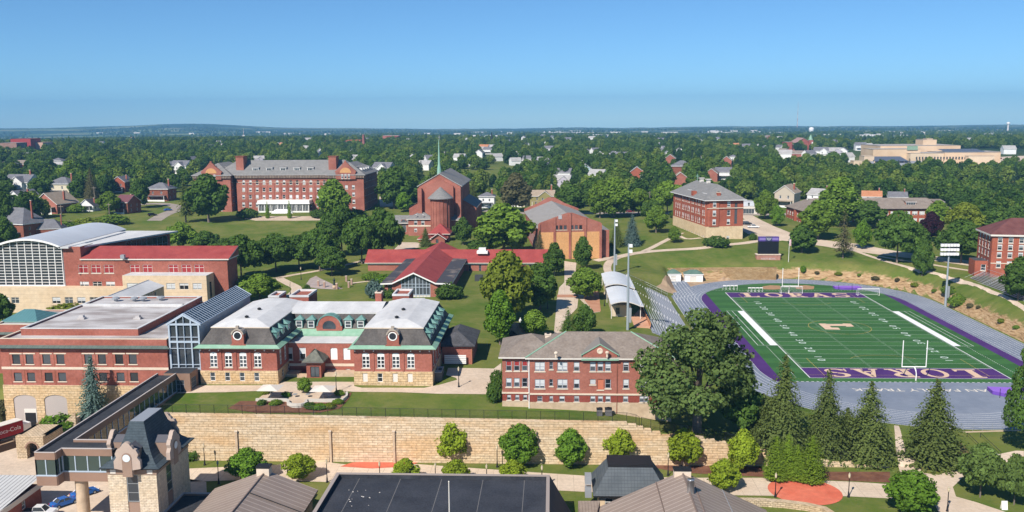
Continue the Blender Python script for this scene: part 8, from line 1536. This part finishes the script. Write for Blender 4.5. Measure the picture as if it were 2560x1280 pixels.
HS=[(62,524,'wg',.25,1.15,'white gabled house standing above the brick apartment roof'),(58,484,'wc',.1,1.35,'large white victorian house with grey roofs'),(142,530,'bg',.2,1.25,'brick bungalow with wooden deck and white dormer'),(162,487,'ch',.1,1.2,'cream house with large grey hipped roof'),(226,526,'ga',.1,1.0,'small white garage with plain gable'),(308,478,'og',0,1.1,'orange brick gabled house left of the dark trees'),(321,531,'mg',.3,1.0,'dark brick house with maroon roof by the street'),(405,500,'bh',.05,1.15,'brick house with hipped grey roof and white porch'),(42,590,'ap',.35,1.0,'long dark brick apartment block with grey hipped roof'),(116,592,'ap',-.2,.62,'dark roofed house with white dormers behind the curved roof'),(68,408,'ws',.1,1.2,'white house with pale grey roof under dark trees'),(62,424,'bs',.1,1.0,'low dark red brick house on the left slope'),(22,428,'bh',.2,1.0,'dark roofed brick house at the left edge'),(148,420,'wh',0,1.1,'white house glimpsed through the left trees'),(155,432,'gs',0,1.1,'cream pale roofed house under the left trees'),(428,434,'wg',.5,1.1,'white gabled house left of the hilltop hall'),(456,434,'wc',.2,1.2,'white cross gabled house beside the hilltop hall gable'),(478,416,'wg',.3,1.0,'pale house above the left gable of the hilltop hall'),
(960,440,'wc',.3,1.2,'pale blue white house right of the hilltop hall roof'),(1036,408,'wg',.2,1,None),(1064,425,'gs',.4,1,None),(1200,395,'wg',.2,1,None),(1222,385,'ws',.3,1,None),(1245,380,'wc',.1,1,None),(1218,517,'wh',.02,1.0,'small white foursquare house with dark hipped roof'),(1298,514,'ch',.4,.9,'cream house behind the thin olive tree'),(1356,514,'ol',.05,1.1,'olive yellow house with tan roof behind the fieldhouse'),(1300,402,'wh',0,1,None),(1352,374,'or',.2,1,None),(1372,382,'ws',.1,1,None),(1410,450,'ws',.3,1,None),(1463,442,'bl',.05,1.1,'pale blue gabled house among trees'),(1495,452,'gs',.5,1,None),(1406,468,'lg',.2,1,None),(1465,404,'wg',.2,1,None),(1500,400,'wg',.1,1,None),(1535,400,'wg',-.2,1,None),(1548,402,'wc',.2,1,None),(1592,450,'og',.1,1.1,'brick house with wide white gable behind the elms'),(1620,452,'or',.3,.9,None),(1676,412,'rg',.2,1.1,None),(1704,440,'bh',.1,1.3,'large brick house with grey hipped roof above the hill dormitory'),(1700,460,'bg',.1,1,'brick house with brown gables above the hill dormitory roof'),(1780,452,'rg',.3,1,None),(1808,448,'ws',.1,1,None),(1866,376,'ws',.1,1,None),(1814,372,'wg',.3,1,None),(1834,375,'or',.1,1.1,None),(1792,386,'gs',.2,1,None),(1912,382,'wg',.1,1,None),(1905,362,'ws',.1,1,None),(1698,388,'wg',.1,1,None),(1585,376,'wg',.3,1,None),(1610,385,'gs',.3,1,None),
(1968,514,'tn',.5,1.25,'tan gabled house beside the long dormitory'),(2050,508,'gs',.9,1.0,'pale grey house with steep roof behind the long dormitory'),(2178,510,'or',.3,.9,'white house with orange roof behind the long dormitory'),(2242,512,'ws',.2,.85,'dark blue roofed house behind the long dormitory'),(2052,392,'wc',.2,1.2,None),(2086,391,'lg',.1,1.2,None),(2108,391,'wg',.4,1.1,None),(2132,370,'wg',.1,1,None),(2150,376,'ws',.1,1.2,None),(2168,374,'gs',.1,1,None),(2085,368,'bh',.1,1.2,None),(1962,398,'gs',.3,1.2,None),(1990,395,'bs',.3,1,None),(2520,385,'gs',.1,1.2,None),(1115,400,'wg',.1,1,None),(1150,405,'gs',.2,1,None),(885,392,'wg',.1,1,None),(840,385,'ws',.2,1,None),(762,380,'gs',.1,1,None),(700,372,'wg',.1,1,None),(300,385,'gs',.1,1,None),(345,372,'ws',.3,1,None),(250,372,'ws',.1,1.2,None),(560,375,'wg',.1,1,None),(1265,362,'ws',.2,1,None),(1310,352,'wg',.2,1,None),(1420,356,'ws',.2,1,None),(1480,352,'gs',.2,1,None),(1650,358,'ws',.1,1,None),(1750,362,'wg',.1,1,None),(2300,362,'ws',.1,1,None),(2420,358,'gs',.1,1,None)]
for i in range(84):
    a_=np.random.default_rng(i); HS.append((float(a_.uniform(-10,2120) if i%4 else a_.uniform(1050,2000)),float(348+70*a_.random()**1.3),['wg','ws','gs','wh','wg','or','rg','ws','lg','gs'][i%10],float(a_.uniform(-.6,.6)),float(a_.uniform(.8,1.15)),None))
LM=[(505,'the hilltop hall gable'),(770,'the hilltop hall roof'),(1100,'the chapel spire'),(1230,'the small white foursquare'),(1420,'the fieldhouse'),(1545,'the tall elms'),(1765,'the hill dormitory'),(1910,'the scoreboard'),(2000,'the distant red church'),(2150,'the tan school'),(2400,'the tan school lot')]
HOCC=[]; HPR={}
for px,py,k,rz,sc,lb in HS:
    p=gp(px,py); s=proj(p)[2]; far=s<3.6
    key=(k,far)
    if key not in HPR: HPR[key]=house(*HP[k],detail=not far,porch=not far or k in('wc','ws')); o=HPR[key]; o.location=[float(c) for c in p]; o.rotation_euler=(0,0,-rz); o.scale=(sc,)*3
    else: o=dup(HPR[key],p,-rz,sc)
    g='houses scattered among the trees behind the campus'
    if not lb:
        l=min(LM,key=lambda q:abs(q[0]-px)); sd='in line with' if abs(l[0]-px)<18 else ('left of' if px<l[0] else 'right of'); fr='near' if py>430 else ('far' if py>385 else 'farthest'); lb='%s house in %s trees %s %s'%(HPW[k],fr,sd,l[1]); g=lb
    o['label']=lb; o['group']=g; HOCC.append((px,py,HP[k][1]*sc*s*.55,(HP[k][3]+HP[k][1]*.35)*sc*s,float(np.linalg.norm(p-CPOS))))
# ------------------------------------------------------------ background woods
FOOT=[(-275,262,-164,320),(-145,182,-95,250),(-86,112,-30,202),(-18,155,30,230),(45,196,140,262),(86,72,135,125),(-250,30,-150,90),(-140,40,-60,125)]
EDGE=np.array([(-400,520),(0,590),(60,570),(200,515),(300,478),(340,500),(430,490),(480,452),(500,425),(945,432),(955,512),(1040,515),(1160,520),(1182,505),(1245,505),(1300,500),(1330,492),(1385,505),(1420,520),(1600,515),(1690,500),(1860,500),(1950,508),(2030,500),(2130,500),(2370,508),(2400,590),(2560,600),(3000,620)],float)
CLEAR=[(2115,372,2700,428),(1985,378,2150,408),(940,485,1000,525),(1940,380,2046,412),(2330,415,2470,440),(2115,380,2320,441),(330,498,462,562),(0,575,180,640),(1195,470,1245,535)]
def far_trees():
    pts=[]
    def cand(n,r0,r1):
        a=RN.uniform(-.62,.56,n)-.0467; r=np.sqrt(RN.uniform(r0*r0,r1*r1,n)); return CPOS[0]+np.sin(a)*r,CPOS[1]+np.cos(a)*r,r
    for n,r0,r1 in ((15000,430,1500),(12000,1500,3200),(9000,3200,6500)):
        xs,ys,rs=cand(n,r0,r1); dn=vn(xs,ys,90,11)*.6+vn(xs,ys,35,12)*.4; 
        if r0>1400: dn=vn(xs,ys,420,13)*.6+vn(xs,ys,150,14)*.4
        for x,y,r,q in zip(xs,ys,rs,dn):
            if q<(.30 if r0<1400 else (.42 if r<3200 else .50)): continue
            if any(a<x<c and b<y<d for a,b,c,d in FOOT): continue
            z=ground(x,y); px,py,s=proj((x,y,z))
            if py>np.interp(px,EDGE[:,0],EDGE[:,1]): continue
            if any(a<px<c and b<py<d for a,b,c,d in CLEAR): continue
            h=RN.triangular(7,11,17) if r<1500 else RN.uniform(9,13); hp=h*s; wp=hp*.42; bad=False
            for hx,hy,hw,hh,hr in HOCC:
                if r<hr+14 and abs(px-hx)<hw*.6+wp*.7 and py-hp<hy-hh*.3 and py>hy-hh-2:
                    if RN.random()<(.88 if hr<900 else .62): bad=True; break
            if not bad: pts.append((x,y,z,h,r,px,py))
    return pts
FT=far_trees(); FT.sort(key=lambda t:t[4])
FARP=[]
for i in range(5): FARP.append((crown_mesh('broadleaf_tree',lobes_round(12,[11,12,10,9,13][i],13,[.08,.1,.06,.05,.1][i],(.30,.42),.5,.85,.25),1500,.62,LFAR,gap=.35),'broadleaf_tree'))
FARP.append((conifer_mesh('conifer_tree',13,7,22,13,.6,LDARK,.04,.8,.3,4),'conifer_tree'))
NIND=max(0,296-len(T)-9); ZN=[(0,'on the left hillside above the barrel roof'),(330,'in the woods left of the hilltop hall'),(500,'in the woods behind the hilltop hall'),(945,'in the woods between the hilltop hall and chapel spire'),(1170,'in the woods right of the chapel'),(1420,'in the woods behind the fieldhouse'),(1690,'in the woods behind the hill dormitory'),(1950,'in the woods behind the long dormitory'),(2370,'in the dense woods behind the maroon roofed dormitory')]
for i,(x,y,z,h,r,px,py) in enumerate([t for t in FT if -60<t[5]<2620][:NIND]):
    k=5 if (i*7)%19==0 else i%5; me,nm=FARP[k]; o=link(nm,me,None,(x,y,z-.2),(i*2.1)%6.28); q=h/12.; o.scale=(q*(.9+.25*((i*.37)%1)),)*2+(q,)
    zn=[b for a,b in ZN if px>=a] or [ZN[0][1]]; sz='tall' if h>12.6 else ('mid sized' if h>10.4 else 'lower'); tag(o,('%s dark conifer ' if k==5 else '%s green broadleaf tree ')%sz+zn[-1],'tree','%s %s trees %s'%(sz,'conifer' if k==5 else 'broadleaf',zn[-1]))
used={t[:2] for t in [t for t in FT if -60<t[5]<2620][:NIND]}
rest=[t for t in FT if t[:2] not in used]
def woodland(name,pts,sc0):
    me=bpy.data.meshes.new(name); me.vertices.add(len(pts)); me.vertices.foreach_set('co',np.array([(t[0],t[1],t[2]-.2) for t in pts],np.float32).ravel()); a=me.attributes.new('size','FLOAT','POINT'); a.data.foreach_set('value',np.array([t[3]/12*sc0 for t in pts],np.float32)); o=link(name,me); o['kind']='stuff'; o['label']='distant woods and street trees of the town'
    pc=bpy.data.collections.new('tree_kinds')
    for k,(m_,n_) in enumerate(FARP): q=bpy.data.objects.new('wood_tree',m_); pc.objects.link(q)
    g=bpy.data.node_groups.new('scatter','GeometryNodeTree'); g.interface.new_socket('Geometry',in_out='INPUT',socket_type='NodeSocketGeometry'); g.interface.new_socket('Geometry',in_out='OUTPUT',socket_type='NodeSocketGeometry'); n=g.nodes; l=g.links
    gi=n.new('NodeGroupInput'); go=n.new('NodeGroupOutput'); ci=n.new('GeometryNodeCollectionInfo'); ci.inputs['Collection'].default_value=pc; ci.inputs['Separate Children'].default_value=True; ci.inputs['Reset Children'].default_value=True
    ip=n.new('GeometryNodeInstanceOnPoints'); ip.inputs['Pick Instance'].default_value=True; na=n.new('GeometryNodeInputNamedAttribute'); na.data_type='FLOAT'; na.inputs['Name'].default_value='size'; rv=n.new('FunctionNodeRandomValue'); rv.data_type='FLOAT_VECTOR'; rv.inputs[0].default_value=(0,0,0); rv.inputs[1].default_value=(0,0,6.28)
    ri=n.new('FunctionNodeRandomValue'); ri.data_type='INT'; ri.inputs[4].default_value=0; ri.inputs[5].default_value=5
    l.new(gi.outputs[0],ip.inputs['Points']); l.new(ci.outputs[0],ip.inputs['Instance']); l.new(na.outputs[0],ip.inputs['Scale']); l.new(rv.outputs[0],ip.inputs['Rotation']); l.new(ri.outputs[2],ip.inputs['Instance Index']); l.new(ip.outputs[0],go.inputs[0])
    md=o.modifiers.new('scatter','NODES'); md.node_group=g; return o
woodland('woodland',rest,1.0)
print('trees',NT,'far',len(FT),'individual far',NIND)
# ------------------------------------------------------------ far landmarks
def fb(B,Y,x0,x1,yt,yb,dep,m,nm='wing',top=None,base=None):
    """block seen between px x0..x1 and py yt..yb on the plane Y"""
    a,b=X_(x0,yb,Y),X_(x1,yb,Y); z0=Z_((x0+x1)/2,yb,Y) if base is None else base; z1=Z_((x0+x1)/2,yt,Y); mb=MB(); mb.box(a,Y,z0-4,b,Y+dep,z1,m); mb.poly([(a-.3,Y-.3,z1+.05),(b+.3,Y-.3,z1+.05),(b+.3,Y+dep,z1+.05),(a-.3,Y+dep,z1+.05)],top or m); mb.build(nm,B); return a,b,z0,z1
def far_school():
    p=gp(2300,419); Y=float(p[1]); z=float(p[2]); T1=mat('school_tan',(.56,.40,.26),c2=(.64,.48,.33),s=14,coord='world'); T2=mat('school_pale',(.64,.52,.38),c2=(.58,.45,.32),s=12,coord='world'); RF=mat('school_roof',(.42,.38,.34),c2=(.34,.32,.30),s=20,coord='world'); BR=mat('dark_blue_roof',(.10,.12,.16),.6)
    B=start('school_building','sprawling tan brick school on the hill at the far right','school')
    fb(B,Y+90,2200,2400,364,390,60,T1,top=RF); a,b,c,d=fb(B,Y+110,2307,2341,349,366,20,T1,'tower',top=RF); fb(B,Y+112,2317,2332,346,349,10,T1,'tower_top',top=RF); fb(B,Y+60,2182,2300,373,400,30,T1,top=RF); fb(B,Y+50,2275,2365,383,408,35,T2,top=RF); fb(B,Y+48,2360,2500,381,410,50,T1,top=RF); fb(B,Y+40,2420,2485,390,412,8,T2,top=RF); fb(B,Y+58,2485,2500,379,403,30,T2,top=RF)
    y=Y+60; x0,x1=X_(2365,378,y),X_(2465,378,y); zz=Z_(2400,381,y-12)
    mb=MB(); zr=Z_(2430,372,y+20); mb.poly([(x0,y,zz),(x1,y,zz),(x1,y+22,zr),(x0,y+22,zr)],BR); mb.poly([(x1,y,zz),(x1,y+44,zz),(x1,y+22,zr)],T1); mb.build('gym_roof',B)
    mb=MB(); mb.box(X_(2268,378,Y+59),Y+59,Z_(2268,375,Y+59),X_(2294,378,Y+59),Y+59.9,Z_(2268,365,Y+59),mat('green_panel',(.22,.33,.24))); mb.build('green_panel',B)
    for i in range(26): x=2290+i*7.6; boxes('window',B,[(X_(x,395,Y+47.5),Y+47.4,Z_(x,398,Y+47.5),X_(x+3.2,395,Y+47.5),Y+47.9,Z_(x,392,Y+47.5))],GLAS2)
    done(B,float(p[0]),Y+80,z)
    S=start('grandstand','stadium grandstand with dark blue roof below the tan school','grandstand'); y=Y+10; x0,x1=X_(2188,402,y),X_(2272,402,y); z1=Z_(2230,403,y); z2=Z_(2230,391,y+22); mb=MB(); mb.poly([(x0,y,z1),(x1,y,z1),(x1,y+22,z2),(x0,y+22,z2)],BR); mb.poly([(x0,y,z1-.6),(x0,y+22,z2-.6),(x1,y+22,z2-.6),(x1,y,z1-.6)],BR); mb.build('roof',S)
    for i in range(9): x=x0+(x1-x0)*i/8; boxes('column',S,[(x-.4,y+1,z-2,x+.4,y+1.8,z1+.2)],T2)
    mb=MB(); 
    for k in range(8): mb.box(x0-8,y-14+k*2.6,z-3,x1+14,y-14+(k+1)*2.6,z+k*.8,mat('stand_grey',(.28,.29,.32)))
    mb.build('seating',S); fb(S,Y+16,2160,2185,390,407,14,T2,'end_tower'); fb(S,Y-4,2134,2166,402,411,10,T2,'gate_wall'); done(S,(x0+x1)/2,y,z)
far_school()
def red_church():
    p=gp(1998,378); Y=float(p[1])+20; B=start('red_church','red brick church with green spire beside the distant road','church'); m=mat('church_brick',(.30,.085,.065),c2=(.36,.12,.095),s=8,coord='world')
    fb(B,Y,1993,2024,355,378,30,m,'nave'); a,b=X_(1991,356,Y),X_(2026,356,Y); z=Z_(2008,356,Y); gable(B,a,Y,b,Y+30,z,Z_(2008,345,Y)-z,mat('church_roof',(.36,.22,.20)),'y',1,fas=OFFW,wall=m); fb(B,Y-3,2022,2032,350,378,8,m,'tower'); x=X_(2027,350,Y); zt=Z_(2027,350,Y); mb=MB(); mb.lathe([(3.2,zt),(1.4,zt+5),(.1,Z_(2022,336,Y))],COPP,8,x,Y+1); mb.build('spire',B); fb(B,Y-6,1962,1980,355,376,16,m,'rectory',top=LGSH); fb(B,Y-2,1979,1994,361,377,14,m,'link',top=LGSH); mb=MB(); mb.box(X_(2029.5,360,Y-9),Y-9,Z_(2030,388,Y-9),X_(2032.5,360,Y-9),Y-8.4,Z_(2030,355,Y-9),WHITE); mb.build('white_pylon',B); done(B,float(p[0]),Y,float(p[2]))
red_church()
def far_blocks():
    RB=mat('far_red_brick',(.33,.12,.095),c2=(.40,.16,.13),s=10,coord='world'); OR=mat('far_orange_roof',(.46,.16,.09)); PK=mat('far_pink_stone',(.52,.33,.25),c2=(.58,.40,.32),s=12,coord='world'); BW=mat('far_brown',(.24,.14,.11),c2=(.3,.19,.15),s=10,coord='world')
    def mk(name,label,py,px,L,cat='building'):
        p=gp(px,py); B=start(name,label,cat); Y=float(p[1])
        for i,(x0,x1,yt,m,top,dy) in enumerate(L): fb(B,Y+dy,x0,x1,yt,py,22,m,'wing',top)
        done(B,*[float(c) for c in p]); return B,Y
    B,Y=mk('brick_institution','rambling red brick complex with tall chimney on the skyline',373,860,[(800,822,353,RB,OR,8),(822,850,354,PK,LGSH,20),(850,872,352,RB,OR,0),(868,905,350,OR,OR,18),(870,905,358,PK,PK,-6),(850,866,367,RB,RB,-12)])
    x=X_(911,350,Y); C=start('chimney_stack','tall round brick chimney on the skyline','chimney'); mb=MB(); mb.lathe([(2.4,Z_(911,372,Y)),(1.9,Z_(911,337,Y)),(2.1,Z_(911,336.5,Y)),(.1,Z_(911,336.4,Y))],RB,14,x,Y-5); mb.build('shaft',C,smooth=True); done(C,x,Y-5,10)
    B,Y=mk('theatre_block','tall red block with pale cornice and sloping wing on the skyline',360,968,[(957,996,339,RB,OFFW,0),(967,994,341,mat('maroon_front',(.22,.06,.06)),None,-.8),(930,1000,357,PK,OFFW,-8)])
    a=X_(957,350,Y); mb=MB(); mb.vprism([(a-26,Z_(940,360,Y)),(a,Z_(957,360,Y)),(a,Z_(957,346,Y)),(a-8,Z_(951,348,Y)),(a-18,Z_(945,354,Y)),(a-26,Z_(940,357,Y))],Y+1,Y+12,RB); o=mb.build('sloping_wing',B,fix=True); o.location=[-v for v in B.location]
    mk('orange_roof_block','orange roofed school block left of the chapel spire',364,1040,[(1025,1054,353,OR,OR,0),(1030,1052,360,RB,RB,-3)])
    mk('brown_block','large brown brick block with red penthouse at the far left',392,36,[(2,44,357,BW,LGSH,0),(30,80,347,mat('penthouse_red',(.32,.05,.05)),None,30),(5,50,372,BW,BW,-20),(60,110,356,PK,PK,40)])
    mk('grey_roof_church','grey roofed church below a dark spire',364,1240,[(1202,1275,352,mat('far_grey_roof',(.25,.28,.33)),None,0)],'church')
    p=gp(1230,366); Y=float(p[1]); x=X_(1230,350,Y); mb=MB(); mb.lathe([(2.6,float(p[2])),(2.2,Z_(1230,350,Y)),(.1,Z_(1230,329,Y))],DARK,8,x,Y-8); tag(mb.build('church_spire'),'thin dark church spire against the blue hills','spire')
    mk('white_block','white flat roofed block behind the left trees',364,206,[(197,216,354,OFFW,OFFW,0)]); mk('pale_school','long pale building in the trees right of the tan school',362,2480,[(2442,2498,351,OFFW,OFFW,0),(2455,2475,349,OFFW,OFFW,10)])
    mk('orange_block','small orange roofed building left of the hilltop hall ridge',378,655,[(641,660,370,OR,OR,0)])
far_blocks()
def water_tower(px,pb,pt,label,slim):
    p=gp(px,pb); Y=float(p[1]); s=proj(p)[2]; h=(pb-pt)/s; B=thing('water_tower',label,'water tower',p); r=(4.2 if slim else 6)/s; mb=MB()
    if slim: mb.lathe([(r*.55,0),(r*.5,h*.72)],OFFW,14); mb.build('shaft',B,smooth=True); mb=MB(); mb.lathe([(r*.5,h*.72),(r,h*.82),(r,h*.93),(.1,h)],WHITE,14)
    else: mb.lathe([(r*.3,0),(r*.3,h*.3)],OFFW,14); mb.build('shaft',B,smooth=True); mb=MB(); mb.lathe([(r*.4,h*.25),(r,h*.45),(r,h*.85),(r*.6,h*.97),(.1,h)],WHITE,16)
    mb.build('tank',B,smooth=True)
water_tower(2028,336,318,'stubby white water tower on the skyline',False); water_tower(2519,332,305,'slim white water tower on the far right skyline',True)
def mast(px,pb,pt,label):
    p=gp(px,pb); s=proj(p)[2]; h=(pb-pt)/s; B=thing('radio_mast',label,'mast',p); w=.55/s; rw=mat('mast_red',(.45,.22,.2))
    for k in range(8): mb=MB(); z0,z1=h*k/8,h*(k+1)/8; f0,f1=1.6-k*.16,1.6-(k+1)*.16; frustum(mb,(-w*f0,-w*f0,w*f0,w*f0),z0,(-w*f1,-w*f1,w*f1,w*f1),z1,OFFW if k%2 else rw); mb.build('section',B)
mast(610,352,321,'red and white lattice mast before the left hills'); mast(1993,320,254,'very tall thin radio mast on the right skyline')
fm=MB(); fm.box(-14,-8,-2,14,8,6,OFFW); fm.box(-14.3,-8.3,6,14.3,8.3,6.6,WHITE); FM=fm.mesh('commercial_building')
rs=np.random.default_rng(5)
for i in range(95):
    px=float(rs.choice([rs.uniform(1380,2000),rs.uniform(2000,2500),rs.uniform(640,1400),rs.uniform(60,640)],p=[.45,.25,.22,.08])); py=float(rs.uniform(330,347)); p=gp(px,py); o=link('commercial_building',FM,None,p,rs.uniform(-.3,.3)); q=rs.uniform(.7,2.2); o.scale=(q*rs.uniform(.8,2.2),q,rs.uniform(.8,1.5)); tag(o,'small pale building far off below the blue hills','building','pale far buildings below the hills')
def pole(px,pb,pt,label):
    p=gp(px,pb); h=Z_(px,pt,float(p[1]))-float(p[2]); B=thing('utility_pole',label,'utility pole',p); mb=MB(); mb.tube([(0,0,0),(0,0,h)],[.2,.13],mat('pole_wood',(.30,.25,.20)),7); mb.build('pole',B); mb=MB(); mb.box(-1.3,-.08,h-1.0,1.3,.08,h-.8,MT['pole_wood']); mb.build('crossarm',B)
for a in ((275,556,507,'wooden utility pole behind the curved white roof'),(155,556,512,'thin utility pole beside the brick bungalow'),(237,502,466,'utility pole left of the dark spruce'),(175,567,548,'short utility pole over the dark hipped roof'),(1624,520,478,'pale utility pole among the elms'),(1946,515,485,'utility pole beside the tan gabled house')): pole(*a)
B=start('sign_board','white sandwich board on the grass at the lower right','sign'); p=gp(2512,1275); x,y,z=map(float,p); mb=MB(); mb.poly([(x-.5,y,z),(x+.5,y,z),(x+.5,y+.3,z+1.5),(x-.5,y+.3,z+1.5)],WHITE); mb.build('panel',B); mb=MB(); mb.poly([(x+.5,y+.6,z),(x-.5,y+.6,z),(x-.5,y+.3,z+1.5),(x+.5,y+.3,z+1.5)],OFFW); mb.build('panel',B); done(B,x,y,z)
# ------------------------------------------------------------ air
def haze():
    m=bpy.data.materials.new('haze_air'); m.use_nodes=True; n=m.node_tree.nodes; n.remove(n['Principled BSDF']); v=n.new('ShaderNodeVolumePrincipled'); v.inputs['Color'].default_value=(.25,.60,1,1); v.inputs['Density'].default_value=1.2e-4; v.inputs['Anisotropy'].default_value=.0
    m.node_tree.links.new(v.outputs[0],n['Material Output'].inputs['Volume']); m.cycles.homogeneous_volume=True
    mb=MB(); mb.box(float(GX[0])-20,float(GY[0])-60,float(GZ.min())-1,float(GX[-1])+20,float(GY[-1])+20,300,m); o=mb.build('haze'); o['kind']='stuff'; o['label']='pale blue summer haze over the whole valley'
haze()
